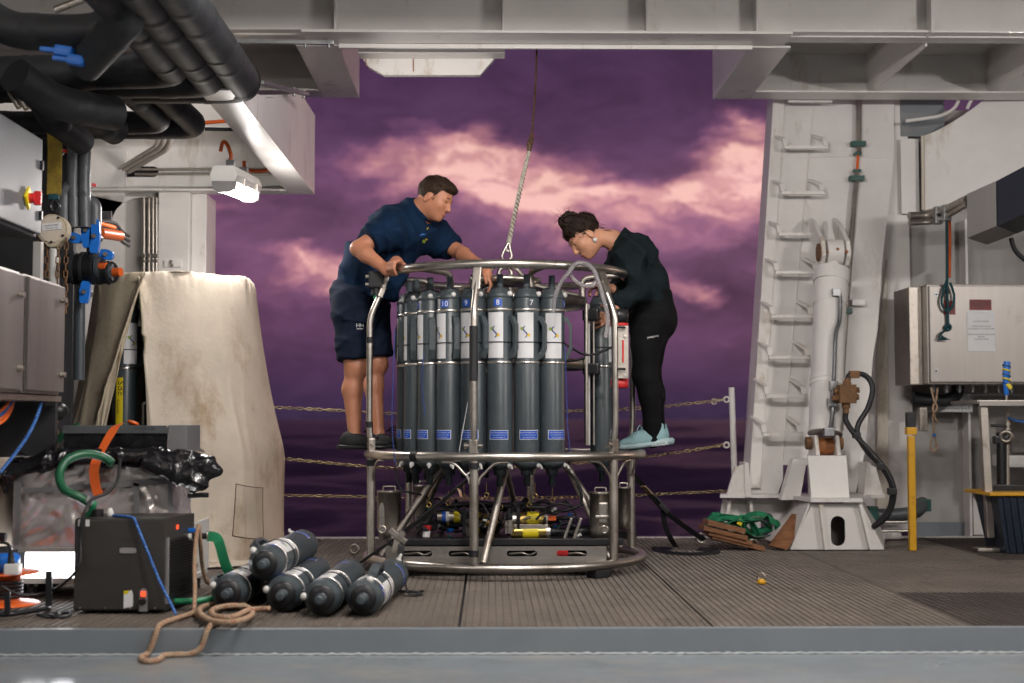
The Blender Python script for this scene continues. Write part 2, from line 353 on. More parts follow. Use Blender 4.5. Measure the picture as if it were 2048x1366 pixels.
def spline(pts, sub=6, closed=False):
    pts = [Vector(p) for p in pts]; n = len(pts); out = []
    for i in range(n if closed else n-1):
        g = lambda k: pts[k % n] if closed else pts[min(max(k, 0), n-1)]
        p0, p1, p2, p3 = g(i-1), g(i), g(i+1), g(i+2)
        for j in range(sub):
            t = j/sub; out.append(.5*((2*p1)+(p2-p0)*t+(2*p0-5*p1+4*p2-p3)*t*t+(3*p1-p0-3*p2+p3)*t**3))
    if not closed: out.append(pts[-1])
    return out
def fillet(pts, r, n=5):
    pts = [Vector(p) for p in pts]; out = [pts[0]]
    for i in range(1, len(pts)-1):
        a, b, c = pts[i-1], pts[i], pts[i+1]; d1 = (a-b); d2 = (c-b); rr = min(r, d1.length*.49, d2.length*.49)
        p, q = b+d1.normalized()*rr, b+d2.normalized()*rr
        for k in range(n+1):
            t = k/n; out.append((1-t)**2*p + 2*t*(1-t)*b + t*t*q)
    return out + [pts[-1]]
def ob(name, me, m, parent=None, label=None, cat=None, group=None, kind=None):
    o = bpy.data.objects.new(name, me); COL.objects.link(o)
    if m:
        me.materials.clear(); me.materials.append(MATS[m] if isinstance(m, str) else m)
    if parent:
        o.parent = parent
        w = Matrix.Identity(4); p = parent
        w = WORLD.get(parent.name, Matrix.Identity(4)); o.matrix_parent_inverse = w.inverted()
    if label: o['label'] = label
    if cat: o['category'] = cat
    if group: o['group'] = group
    if kind: o['kind'] = kind
    return o
WORLD = {}
def thing(name, label, cat, loc=(0,0,0), group=None, rot=None, local=False):
    o = bpy.data.objects.new(name, None); COL.objects.link(o); o.empty_display_size = .1
    M = Matrix.Translation(Vector(loc)) @ (rot.to_4x4() if rot else Matrix.Identity(4)); o.matrix_world = M
    o['label'] = label; o['category'] = cat
    if group: o['group'] = group
    WORLD[o.name] = Matrix.Identity(4) if local else M
    return o
KIDS = {}
def kids(o): return [c for c in COL.objects if c.parent == o]
def copy_tree(src, parent=None, cl=None):
    cl = cl or kids
    c = src.copy(); COL.objects.link(c)
    if parent: c.parent = parent
    for ch in cl(src): copy_tree(ch, c, cl)
    return c
_txt = {}
def text_geo(body, size, spacing=1.0, res=2):
    k = (body, res)
    if k not in _txt:
        cu = bpy.data.curves.new('t', 'FONT'); cu.body = body; cu.resolution_u = res; cu.align_x = 'CENTER'; cu.align_y = 'CENTER'; cu.size = 1; cu.space_character = spacing
        o = bpy.data.objects.new('t', cu); COL.objects.link(o); dg = bpy.context.evaluated_depsgraph_get(); dg.update()
        me = bpy.data.meshes.new_from_object(o.evaluated_get(dg)); _txt[k] = ([tuple(v.co) for v in me.vertices], [tuple(p.vertices) for p in me.polygons])
        bpy.data.objects.remove(o); bpy.data.curves.remove(cu); bpy.data.meshes.remove(me)
    v, f = _txt[k]; return [(x*size, y*size) for x, y, z in v], f
def text_on(mb, body, size, fn, spacing=1.0):       # fn maps (u, v) on the label to a 3D point
    v, f = text_geo(body, size, spacing); mb.add([fn(x, y) for x, y in v], f); return mb
def flatpoly(mb, poly2, fn, n=1):
    mb.add([fn(x, y) for x, y in poly2], [tuple(range(len(poly2)))]); return mb
def rect2(w, h, cx=0, cy=0): return [(cx-w/2, cy-h/2), (cx+w/2, cy-h/2), (cx+w/2, cy+h/2), (cx-w/2, cy+h/2)]
def disc2(r, cx=0, cy=0, n=14, ry=None): return [(cx+r*math.cos(2*math.pi*i/n), cy+(ry or r)*math.sin(2*math.pi*i/n)) for i in range(n)]
def slot_plate(mb, x0, x1, z0, z1, slots, fn, t):   # plate with rounded slots cut through; slots = (cx, cz, w, h); fn(x, z, depth)
    bm = bmesh.new()
    def loop(pts):
        vs = [bm.verts.new((x, z, 0)) for x, z in pts]
        return [bm.edges.new((vs[i], vs[(i+1) % len(vs)])) for i in range(len(vs))]
    es = loop([(x0,z0),(x1,z0),(x1,z1),(x0,z1)] if not callable(x0) else x0())
    rims = []
    for cx, cz, w, h in slots:
        r = min(w, h)/2; p = []
        for k in range(24):
            a = 2*math.pi*k/24; c, s_ = math.cos(a), math.sin(a)
            p.append((cx + (w/2-r)*(1 if c > 0 else -1)*(w > h) + r*c, cz + (h/2-r)*(1 if s_ > 0 else -1)*(h > w) + r*s_))
        rims.append(p); es += loop(p)
    bmesh.ops.triangle_fill(bm, use_beauty=True, use_dissolve=False, edges=es)
    bm.verts.index_update(); vs = [(v.co.x, v.co.y) for v in bm.verts]; fs = [tuple(v.index for v in f.verts) for f in bm.faces]; bm.free()
    mb.add([fn(x, z, 0) for x, z in vs], fs); mb.add([fn(x, z, t) for x, z in vs], fs)
    outer = [(x0,z0),(x1,z0),(x1,z1),(x0,z1)] if not callable(x0) else x0()
    for p in [outer] + rims:
        n = len(p); mb.add([fn(x, z, 0) for x, z in p] + [fn(x, z, t) for x, z in p], [(i, (i+1)%n, n+(i+1)%n, n+i) for i in range(n)])
    return mb
# ================================================================ SETTING: sea, decks, hangar shell
def build_sea():
    xs = np.linspace(-1, 1, 150); ys = 30*np.exp(np.linspace(0, math.log(12000/30), 340))
    X = xs[None, :]*(ys[:, None]*.75+30); Y = np.repeat(ys[:, None], 150, 1); Z = np.zeros_like(X)
    for i in range(46):
        lam = 1.2*1.11**i; a = rng.uniform(-.9, .9) + math.pi/2*0 ; k = 2*math.pi/lam
        amp = .0085*lam**.95 * np.exp(-np.maximum(ys-18*lam, 0)/(22*lam))[:, None]
        amp = amp*min(1, 30/lam)**.8
        Z += amp*np.sin(k*(X*math.sin(a)+Y*math.cos(a)) + rng.uniform(0, 6.28))
    Z = Z - 3.9
    pts = np.stack([X, Y, Z], -1).reshape(-1, 3)
    mb = MB(); mb.sheet(pts.tolist(), 340, 150); o = mb.build('sea', 'sea', kind='structure')
    nt = MATS['sea'].node_tree; N = nt.nodes; L = nt.links; b = N['Principled BSDF']
    tc = N.new('ShaderNodeTexCoord'); mp = N.new('ShaderNodeMapping'); mp.inputs['Scale'].default_value = (.35, 1, 1); L.new(tc.outputs['Object'], mp.inputs[0])
    n = N.new('ShaderNodeTexNoise'); n.inputs['Scale'].default_value = .9; n.inputs['Detail'].default_value = 6; n.inputs['Roughness'].default_value = .6; L.new(mp.outputs[0], n.inputs['Vector'])
    bp = N.new('ShaderNodeBump'); bp.inputs['Strength'].default_value = .8; bp.inputs['Distance'].default_value = .5; L.new(n.outputs['Fac'], bp.inputs['Height']); L.new(bp.outputs[0], b.inputs['Normal'])
build_sea()
ZF = -.104; YS = 5.54; YB = 9.68
fl = MB(); fl.box(-4.6, 5.6, -3.2, YS-.02, ZF-.05, ZF); floor = fl.build('floor', 'grey_paint', kind='structure')
st = MB(); st.box(-4.6, 5.6, YS-.02, YS+.02, ZF-.05, -.004, bev=.004); st.build('step_riser', 'grey_step', floor)
wl = MB()
pts = [Vector((-4.6+.02*i, YS-.024+.003*math.sin(i*1.7), ZF+.003+.002*math.sin(i*2.3+1))) for i in range(510)]
wl.tube(pts, [.006+.0025*math.sin(i*3.1)*math.sin(i*.37) for i in range(510)], 6); wl.build('weld_seam', 'weld', floor)
# raised deck of ribbed grating panels
dk = MB(); dk.box(-4.6, 5.6, YS+.02, YB, -.12, -.02); deck = dk.build('deck', 'dark_void', kind='structure')
def panel(x0, x1, y0, y1, dark=False):
    g = .006; x0 += g; x1 -= g; y0 += g*.5; y1 -= g*.5
    b = MB(); b.box(x0, x1, y0, y1, -.03, -.006); o = b.build('grating_panel', 'grating_dark' if dark else 'grating', deck)
    r = MB(); n = int((x1-x0)/.0305); w = .0026
    for i in range(n):
        x = x0 + .0152 + i*(x1-x0)/n
        r.add([(x-w,y0,-.006),(x-w*.6,y0,0),(x+w*.6,y0,0),(x+w,y0,-.006),(x-w,y1,-.006),(x-w*.6,y1,0),(x+w*.6,y1,0),(x+w,y1,-.006)], [(0,1,5,4),(1,2,6,5),(2,3,7,6),(0,3,2,1),(4,5,6,7)])
    m = int((y1-y0)/.0305)
    for i in range(m+1):
        y = y0 + w + i*(y1-y0-2*w)/m; h = -.0022
        r.add([(x0,y-w,-.006),(x0,y-w*.6,h),(x0,y+w*.6,h),(x0,y+w,-.006),(x1,y-w,-.006),(x1,y-w*.6,h),(x1,y+w*.6,h),(x1,y+w,-.006)], [(4,5,1,0),(5,6,2,1),(6,7,3,2)])
    q = r.build('grating_ribs', 'grating_dark' if dark else 'grating_rib', o); q['kind'] = 'stuff'
XS = [-4.12, -3.12, -2.12, -1.12, -.115, .87, 1.887, 2.9, 3.9, 4.9, 5.6]
for i in range(len(XS)-1):
    panel(XS[i], XS[i+1], YS+.02, 6.61, XS[i] > 1.8)
    panel(XS[i], XS[i+1], 6.61, 8.10, 0)
    panel(XS[i], XS[i+1], 8.10, YB-.05, XS[i] > 2.8)
lip = MB(); lip.box(-4.6, 5.6, YB-.05, YB+.03, -.14, .004, bev=.004); lip.build('deck_edge', 'white_paint_worn', deck)
hull = MB(); hull.box(-4.6, 5.6, YB-.3, YB+.02, -5.2, -.145); hull.build('stern_plating', 'white_paint', deck)
# hangar shell: ceiling and walls (mostly above and behind the camera)
c = MB(); c.box(-4.6, 5.6, -3.2, 8.19, 3.42, 3.46); ceiling = c.build('ceiling', 'white_paint', kind='structure')
for yy in (-1.6, .8, 3.2, 5.6):
    b = MB(); b.box(-4.6, 5.6, yy-.006, yy+.006, 2.91, 3.418); b.box(-4.6, 5.6, yy-.06, yy+.06, 2.895, 2.908); b.build('deck_beam', 'white_paint', ceiling)
w = MB(); w.box(-4.64, -4.6, -3.2, YB, -.15, 3.46); w.build('wall_left', 'hangar_wall', kind='structure')
w = MB(); w.box(5.6, 5.64, -3.2, YB, -.15, 3.46); w.build('wall_right', 'hangar_wall', kind='structure')
w = MB(); w.box(-4.6, 5.6, -3.24, -3.2, -.15, 3.46); w.build('wall_back', 'hangar_wall', kind='structure')

# ================================================================ LAMPS
def lamp_fitting(name, label, a, b, power, size=.16, lens=True, spot=True, conduit=None):
    """Tubular deck luminaire from a to b, hung under the overhead; its light comes from its own lens."""
    a, b = Vector(a), Vector(b); mid = (a+b)/2; d = (b-a).normalized(); L_ = (b-a).length; side = d.cross(Vector((0,0,1))).normalized()
    t = thing(name, label, 'lamp', mid + Vector((0,0,.09)), 'deck lamps')
    h = MB(); h.prism([a+side*x+Vector((0,0,z)) for x, z in ((-.062,0),(-.075,.035),(-.055,.085),(.055,.085),(.075,.035),(.062,0))], b-a); h.build('housing', 'white_plastic', t)
    le = MB(); le.prism([a+side*x+Vector((0,0,z))+d*.055 for x, z in ((-.06,-.002),(-.055,-.035),(-.03,-.055),(.03,-.055),(.055,-.035),(.06,-.002))], (b-a)*(1-.09/L_)); le.build('lens', 'lamp_lens', t)
    for k in (a, b-d*.055):
        e = MB(); e.prism([k+side*x+Vector((0,0,z)) for x, z in ((-.064,-.001),(-.058,-.045),(-.03,-.062),(.03,-.062),(.058,-.045),(.064,-.001))], d*.052); e.build('end_cap', 'grey_plastic', t)
    for f in (.25, .75):
        q = MB(); p = a+(b-a)*f; q.obox(p+Vector((0,0,.11)), (.05,.05,.05), None, .004); q.build('bracket', 'galv', t)
        for s_ in (-1, 1):
            q = MB(); q.obox(p+side*.072*s_+Vector((0,0,.01)), (.02,.02,.05), None, .003); q.build('clip', 'steel', t)
    for f in (.2, .5, .8):   # the tube shines all round below its housing
        ld = bpy.data.lights.new(name+'_light', 'POINT'); ld.energy = power/3; ld.color = (1, .945, .905); ld.shadow_soft_size = .05
        lo = bpy.data.objects.new('lamp_light', ld); COL.objects.link(lo); lo.parent = t; lo.matrix_parent_inverse = WORLD[t.name].inverted(); lo.location = a.lerp(b, f)-Vector((0,0,.11))
    return t
lamp_fitting('deck_lamp', 'lit white tube lamp hanging under the left canopy', P(447, 362, 7.7), P(500, 385, 8.75), 40)
lamp_fitting('deck_lamp', 'lit tube lamp high on the right hangar wall', (4.5, 3.4, 2.72), (4.5, 4.6, 2.72), 230)
lamp_fitting('deck_lamp', 'lit tube lamp high on the left hangar wall', (-3.1, 2.0, 2.72), (-3.1, 2.9, 2.72), 60)
lamp_fitting('deck_lamp', 'lit tube lamp below the hangar overhead behind the camera', (.9, .6, 2.72), (2.1, .6, 2.72), 150)
lamp_fitting('deck_lamp', 'lit tube lamp on the hangar overhead before the bottle frame', (-.3, 4.7, 2.95), (.9, 4.7, 2.95), 235)

# ================================================================ OVERHEAD STEELWORK
ZO = 3.02; X0, X1 = -.895, 1.545
t = thing('overhead_girder', 'long white transverse girder across the top with welded stiffener plates', 'girder', (0, 8.2, ZO))
b = MB(); b.box(-3.4, 5.6, 8.185, 8.20, ZO+.012, 3.44); b.build('web', 'white_paint', t)
b = MB(); b.box(-1.08, 1.75, 8.06, 8.33, ZO-.004, ZO+.012, .003); b.build('flange', 'white_paint', t)
b = MB(); b.box(-.89, 1.56, 8.30, 8.328, ZO-.032, ZO-.006, .006); b.build('edge_bar', 'white_paint', t)
for px in (672, 1007, 1293, 1512, 1860):
    x = PX(px, 8.12, 30); b = MB(); b.box(x-.006, x+.006, 8.075, 8.183, ZO+.013, 3.44); b.build('stiffener', 'white_paint', t)
def wing(label, xa, xb, side, stiff):
    t = thing('overhead_wing', label, 'frame', ((xa+xb)/2, 9, ZO), 'framed overhead wings')
    # inner side girder (next to the opening), rear girder, front flange, plating above
    xi = xa if side > 0 else xb; s = side
    b = MB(); b.box(xi, xi+s*.012, 8.335, YB+.02, ZO+.002, ZO+.42); b.build('side_web', 'white_paint', t)
    b = MB(); b.box(xi-s*.0, xi+s*.25, 8.335, YB+.02, ZO-.012, ZO, .003); b.build('side_flange', 'white_paint', t)
    b = MB(); b.box(xi+s*.253, xb if s > 0 else xa, YB-.20, YB+.02, ZO-.012, ZO, .003); b.build('rear_flange', 'white_paint', t)
    b = MB(); b.box(xi+s*.014, xb if s > 0 else xa, YB-.002, YB+.01, ZO+.002, ZO+.42); b.build('rear_web', 'white_paint', t)
    b = MB(); b.box(1.755 if s > 0 else -1.085, xb if s > 0 else xa, 8.10, 8.34, ZO+.02, ZO+.034, .003); b.build('front_flange', 'white_paint', t)
    b = MB(); b.box(xi+s*.013, xb if s > 0 else xa, 8.22, YB, ZO+.30, ZO+.32); b.build('plating', 'white_paint', t)
    for x in stiff:
        b = MB(); b.box(x-.006, x+.006, 8.35, YB-.004, ZO+.004, ZO+.298); b.build('stiffener', 'white_paint', t)
wing('white framed overhead wing with dark bays above the ladder tower', X1, 5.6, 1, [PX(1748, 9.5, 150), PX(1993, 9.5, 150), 4.4, 5.2])
wing('small white framed overhead wing beside the black pipes', -3.4, X0, -1, [])
# strut rails under the left wing
for (a, c2, lab) in (((462, 82, 8.0), (668, 86, 8.0), 'grey slotted strut rail below the girder edge'), ((520, 165, 7.6), (612, 188, 8.4), 'short grey strut rail end beside the black pipe elbow')):
    a, c2 = P(*a), P(*c2); t = thing('strut_rail', lab, 'rail', a, 'strut rails')
    b = MB(); b.beam(a, c2, .04, .022, bev=.003); b.build('channel', 'galv', t)
    for f in (.72, .95):
        p = a.lerp(c2, f); b = MB(); b.cyl(p-Vector((0,0,.03)), p+Vector((0,0,.02)), .009, n=8); b.build('bolt', 'galv', t)
# white housing beyond the opening
t = thing('overhead_housing', 'shallow white tray with chamfered corners hanging beyond the overhead opening', 'housing', (-.4, 8.6, 3.0))
Yh = 8.42
o_ = [(712,60),(722,112),(738,134),(768,150),(960,150),(1003,100),(1003,60)]
i_ = [(722,60),(735,108),(752,136),(962,136),(995,95),(995,60)]
b = MB(); b.prism([P(x, y, Yh+.14) for x, y in o_], (0, .05, 0)); b.build('rim', 'white_paint_worn', t)
b = MB(); b.prism([P(x, min(y, 106), Yh) for x, y in [(716,40),(716,106),(1010,106),(1010,40)]], (0, .138, 0)); b.build('pan', 'white_paint', t)
for px, y0, y1 in ((731, 103, 124), (826, 92, 135)):
    b = MB(); b.beam(P(px, max(y0,108), Yh+.137), P(px+1, y1+8, Yh+.137), .006, .002, up=(0,1,0)); b.build('rust_streak', 'rust_stain', t)

# left canopy: box frame with a shiny flange
XC, ZC = -1.195, 2.335
t = thing('canopy_frame', 'white box canopy with shiny lower flange above the left deck', 'canopy', (XC-.8, 8.5, ZC))
b = MB(); b.prism([(XC, 6.6, ZC), (XC, YB, ZC), (XC, YB, PZ(232, YB)), (XC, 9.2, PZ(190, 9.0)), (XC, 8.95, PZ(190, 9.0)), (XC, 7.6, ZC+.19), (XC, 7.1, ZC+.11), (XC, 6.6, ZC+.09)], (-.012, 0, 0)); b.build('side_plate', 'white_paint', t)
b = MB(); b.box(XC-.17, XC-.013, 6.6, YB, ZC, ZC+.012, .003); b.build('side_flange', 'steel_brushed' if 0 else 'white_paint', t)
b = MB(); b.box(-3.4, XC-.173, YB-.16, YB, ZC-.002, ZC+.012, .003); b.build('rear_flange', 'white_paint', t)
b = MB(); slot_plate(b, -3.4, XC-.014, ZC+.014, ZC+.52, [(PX(262, YB), PZ(346, YB), .33, .075)], lambda x, z, d: (x, YB-.012+d, z), .01); b.build('rear_web', 'white_paint', t)
b = MB(); b.box(PX(262, YB)-.25, PX(262, YB)+.25, YB+.10, YB+.12, PZ(346, YB)-.12, PZ(346, YB)+.12); b.build('slot_dark_sheet', 'dark_void', t)  # added near-black sheet: hides the sky so the slot looks dark inside
b = MB(); b.box(-3.4, XC-.014, 9.02, YB-.014, ZC+.52, ZC+.535); b.build('plating', 'white_paint', t)
for yy in (9.16,):
    b = MB(); b.box(-3.4, XC-.014, yy, yy+.01, ZC+.36, ZC+.518); b.build('stiffener', 'white_paint', t)
    b = MB(); b.box(-3.4, XC-.014, yy-.03, yy+.04, ZC+.345, ZC+.358); b.build('stiffener_flange', 'white_paint', t)
# curved bracket below the rear of the canopy
br = [(185,392),(185,440),(222,440),(232,420),(246,405),(268,396),(300,393)]
b = MB(); b.prism([P(x, y, YB-.06) for x, y in br], (0, .02, 0)); b.build('bracket', 'white_paint', t)
# conduits running through the slot and along the canopy
def pipe_thing(name, label, cat, pts, r, m, n=12, fr=.0, group=None, sub=0, clamps=(), cm='steel', parts=True):
    pts = [Vector(p) for p in pts]
    if fr: pts = fillet(pts, fr, 6)
    if not clamps:
        b = MB(); b.tube(pts, r, n, sub=sub); o = b.build(name, m, None, label=label, cat=cat, group=group); return o
    t = thing(name, label, cat, pts[0], group); b = MB(); b.tube(pts, r, n, sub=sub); b.build('pipe', m, t)
    for (c_, sz) in clamps:
        b = MB(); b.obox(c_, sz, None, .004); b.build('clamp', cm, t)
    return t
for i, (y0, dx) in enumerate(((336, 0), (345, 10), (350, 22))):
    pipe_thing('conduit', ['thin steel conduit curving highest through the oval canopy slot', 'steel conduit curving in the middle of the oval canopy slot', 'thick steel conduit curving lowest through the oval canopy slot'][i], 'conduit',
        [P(318+dx*1.2, 268, 8.2), P(312+dx, 292+i*3, 8.4), P(236+dx, 338+i*2, YB-.02), P(232+dx, 342+i*2, YB+.2)], .010+.004*i, 'steel_dull', fr=.12, group='canopy conduits')
for i in range(2):
    pipe_thing('conduit', ['upper straight conduit running right from the oval slot to the lamp', 'lower straight conduit running right from the oval slot to the lamp'][i], 'conduit', [P(270, 339+i*9, YB-.03), P(545, 339+i*9, YB-.03)], .009, 'steel_dull', group='canopy conduits')
for i, pts in enumerate(([(400,246,8.0),(440,243,8.0),(475,240,8.0)], [(488,322,8.8),(492,338,8.8),(520,342,8.8),(541,338,8.8)], [(441,303,8.0),(446,284,8.0),(455,290,8.0),(462,312,8.0),(458,325,8.0)])):
    pipe_thing('cable', ['orange cable emerging from behind the lower black pipe', 'orange cable looping behind the lamp', 'orange lamp cable bent over the lamp bracket'][i], 'cable', [P(*p) for p in pts], .011, 'orange_plastic', 8, sub=5, group='orange canopy cables')
pipe_thing('cable', 'black cable emerging below the orange one under the canopy', 'cable', [P(410, 258, 8.0), P(450, 259, 8.0), P(490, 258, 8.0)], .011, 'black_rubber', 8)

# left pillar and dark recess
xl, xr = PX(318, YB), PX(410, YB)
t = thing('pillar', 'square white steel pillar below the left canopy', 'pillar', ((xl+xr)/2, YB, 0))
b = MB(); b.box(xl, xr-.10, YB-.10, YB+.02, -.02, ZC-.004, .006); b.build('front_plate', 'white_paint', t)
b = MB(); b.box(xr-.099, xr, YB-.03, YB+.3, -.02, ZC-.004, .006); b.build('side_plate', 'white_paint', t)
b = MB(); q = P(346, 527, YB-.105); b.obox(q, (.12, .02, .05), None, .004); b.build('lug_plate', 'white_paint', t)
b = MB(); b.torus(q+Vector((0,-.03,0)), (1,0,.3), .018, .006, 14); b.build('lug_ring', 'steel_dull', t)
w = MB(); w.box(-3.6, xl-.24, YB-.06, YB, -.02, ZC+.3); w.build('bulkhead', 'white_paint', None, label='white bulkhead plate behind the left pipes', cat='bulkhead')
w = MB(); w.box(xl-.239, xl-.002, YB-.01, YB+.05, -.02, ZC+.0); w.build('recess_panel', 'wall_dirty', None, label='grey recess panel left of the white pillar', cat='panel')  # coloured greyer than the white plates beside it
for i, px in enumerate((288, 298, 306, 313)):
    pipe_thing('riser_pipe', ['leftmost thin riser pipe left of the white pillar', 'second thin riser pipe left of the white pillar', 'third thin riser pipe left of the white pillar', 'thin riser pipe nearest the white pillar'][i], 'pipe', [P(px, 396, YB-.10), P(px, 700, YB-.10)], .011, 'steel_dull', 8, group='riser pipes by the pillar', clamps=[(P(px, 512, YB-.10), (.03,.03,.03)), (P(px, 522, YB-.10), (.03,.03,.02))])

# ================================================================ INSULATED PIPES (upper left)
def insulated(label, pts, r, fr, ribs=.22, m='insulation', name='insulated_pipe', group='black insulated pipes'):
    t = thing(name, label, 'pipe', pts[0], group)
    path = fillet(pts, fr, 7); b = MB(); b.tube(path, r, 20); b.build('insulation', m, t)
    # taped joints: raised bands along the run
    acc = 0; last = 0; k = 0
    for i in range(1, len(path)):
        seg = path[i]-path[i-1]; L_ = seg.length; n0 = acc
        while last + ribs*(1.5+.6*math.sin(k*2.7+r*90)) <= acc + L_:
            last += ribs*(1.5+.6*math.sin(k*2.7+r*90)); p = path[i-1] + seg*((last-acc)/L_); d = seg.normalized(); w = .028 + .012*math.sin(k*2.1); k += 1
            j = MB(); j.lathe([(r*.98,-w*1.5),(r*1.03,-w*.9),(r*1.035,w*.9),(r*.98,w*1.5)], p, d, n=20); j.build('tape_band', m, t)
        acc += L_
    return t
def vp_line(px, py, Yend, Y0): # depth-running line through the image point at Yend
    e = P(px, py, Yend); return Vector((e.x, Y0, e.z)), e
for i, (px, py, Ye, r, xe, lab) in enumerate(((492,172,6.85,.086,-2.75,'rightmost thick black insulated pipe bending left at its elbow'), (425,160,6.60,.083,-2.7,'middle thick black insulated pipe bending left at its elbow'), (352,140,6.36,.080,-2.6,'leftmost thick black insulated pipe bending left at its elbow'))):
    a, e = vp_line(px, py, Ye, 4.0)
    insulated(lab, [a, e, Vector((xe, Ye+.06*i, e.z))] , r, .13)
for i, (px, py, Ye, r, xe, lab) in enumerate(((398,255,7.35,.062,-2.95,'lower black insulated pipe with grey elbow above the lamp'), (330,246,7.22,.058,-2.95,'lower black insulated pipe tucked left of the grey elbow'))):
    e = P(px, py, Ye); insulated(lab, [e+Vector((-.12,-.5,.10)), e+Vector((0,0,0)), Vector((xe, Ye, e.z))], r, .10)
insulated('pale grey insulated branch pipe showing between the lower black pipes', [P(316,210,7.25), P(345,246,7.4), P(352,262,7.9)], .045, .05, m='insulation_grey', ribs=.5)
insulated('short black insulated stub under the pipe bundle', [P(120,205,6.5), P(180,232,6.7), P(232,262,6.9)], .07, .05)
insulated('black insulated crossing pipe sloping under the bundle', [P(30,150,5.9), P(110,205,6.1), P(230,228,6.4)], .075, .1)
insulated('black insulated drop pipe at far left of the bundle', [P(62,160,6.2), P(100,235,6.3), P(165,285,6.6)], .06, .1)
insulated('uppermost black insulated pipe with wide bends at top left', [P(-60,10,5.6), P(20,62,5.6), P(150,66,5.6), P(215,60,5.6), P(330,-60,5.6)], .072, .08, ribs=.17)
insulated('black insulated pipe rising out of frame at top left', [P(262,-70,5.3), P(262,30,5.3), P(170,130,5.6)], .07, .08)
for i, (px, py) in enumerate(((118,103),(143,121))):
    t = thing('blue_valve', ['upper blue valve lever below the top left pipe', 'lower blue valve lever below the top left pipe'][i], 'valve', P(px, py, 5.5), 'blue overhead valve levers')
    c_ = P(px, py, 5.5); b = MB(); b.obox(c_+Vector((.02,0,.0)), (.07,.05,.04), Matrix.Rotation(.15,3,'Y'), .012); b.build('hub', 'blue_plastic', t)
    b = MB(); b.obox(c_+Vector((-.035,0,.006)), (.075,.03,.018), Matrix.Rotation(.1,3,'Y'), .006); b.build('lever', 'blue_plastic', t)
# pale cable trays and steel hangers seen between the pipes
for i, (a, c2) in enumerate((((200,120,6.9),(300,150,6.9)), ((215,112,6.9),(315,170,6.9)), ((110,20,6.2),(175,-5,6.2)), ((0,150,6.6),(40,215,6.6)), ((8,140,6.6),(55,218,6.6)))):
    pipe_thing('steel_pipe', ['thin steel pipe glimpsed behind the black pipes', 'second thin steel pipe glimpsed behind the black pipes', 'bright steel pipe end above the top left pipe', 'thin steel pipe at the far left edge', 'second thin steel pipe at the far left edge'][i], 'pipe', [P(*a), P(*c2)], .017, 'steel_dull', 10, group='steel pipes behind the insulation')
# vertical grey lagged pipes
for i, (px, lab) in enumerate(((146,'left vertical grey lagged pipe above the blue valves'), (168,'right vertical grey lagged pipe above the blue valves'))):
    insulated(lab, [P(px-4, 250, 7.0), P(px+2, 300, 7.0), P(px, 360, 7.0), P(px+2, 455, 7.0)], .030, .05, ribs=.07, m='insulation_grey', name='lagged_pipe', group='vertical grey lagged pipes')
insulated('short grey lagged branch elbow right of the vertical pipes', [P(172, 400, 7.05), P(190, 408, 7.05), P(190, 450, 7.05)], .032, .05, ribs=.4, m='insulation_grey', name='lagged_pipe')
insulated('grey lagged branch elbow left of the vertical pipes', [P(128, 470, 7.0), P(128, 385, 7.0), P(140, 372, 7.0)], .032, .05, ribs=.4, m='insulation_grey', name='lagged_pipe')
# ================================================================ A-FRAME LEG (right), pedestal, cylinder
YL = 9.25
def Q(px, py, dy=0.):               # point on the leg's front face, a plane that leans aft as it rises
    d = CROT @ Vector(((px-1024)/FPX, -(py-683)/FPX, -1)); m = .24; z0 = .33
    return CAM + d*((9.25+dy+m*(CAM.z-z0))/(d.y-m*d.z))
def YLp(py): return Q(1650, py).y
t = thing('a_frame_leg', 'tall leaning white A-frame leg with step rungs', 'A-frame', Q(1600, 985))
out = [(1549,150),(1495,985),(1505,990),(1555,990),(1566,960),(1566,930),(1690,930),(1700,985),(1712,985),(1731,896),(1746,713),(1755,660),(1765,517),(1780,391),(1788,313),(1787,150)]
b = MB(); b.prism([Q(x, y) for x, y in out], (0, .22, 0)); b.build('box_section', 'white_paint', t)
b = MB(); b.prism([Q(1548,150,-.002), Q(1571,150,-.002), Q(1518,975,-.002), Q(1496,975,-.002)], (0, -.035, 0)); b.build('edge_flange', 'white_paint_worn', t)
for pts in ([(1556,317),(1782,315)], [(1536,655),(1500,985)]):
    pass
b = MB(); b.tube([Q(1556,317,-.003), Q(1660,314,-.003), Q(1783,316,-.003)], .006, 6); b.build('weld_seam', 'white_paint', t)
b = MB(); b.tube([Q(1628,205,-.003), Q(1617,320,-.003), Q(1598,520,-.003), Q(1578,760,-.003), Q(1565,920,-.003)], .005, 6); b.build('weld_seam', 'white_paint', t)
rungs = [(1576,1664,202),(1568,1655,295),(1562,1648,386),(1556,1641,469),(1550,1635,545),(1542,1625,633),(1537,1618,715),(1531,1612,792),(1525,1604,869)]
for (xa, xb, y) in rungs:
    y0 = y-37; rg = MB(); YL = YLp(y-20); Yb = YL-.16
    # image points are of the bar, which stands off the leg
    A, B = P(xa, y, Yb), P(xb, y, Yb)
    rg.beam(A, B, .035, .022, bev=.003); r_ = rg.build('rung', 'white_paint_worn', t)
    for p, dx in ((A+Vector((.012,0,0)), -14), (B-Vector((.012,0,0)), -14)):
        top = Vector((p.x-.05, YL, p.z+.115)); mid = Vector((p.x-.005, YL-.145, p.z+.06)); k = MB()
        k.beam(top, mid, .03, .014, up=(0,0,1)); k.beam(mid, Vector((p.x, Yb, p.z+.012)), .03, .014, up=(0,-1,0)); k.build('rung_arm', 'white_paint_worn', r_)
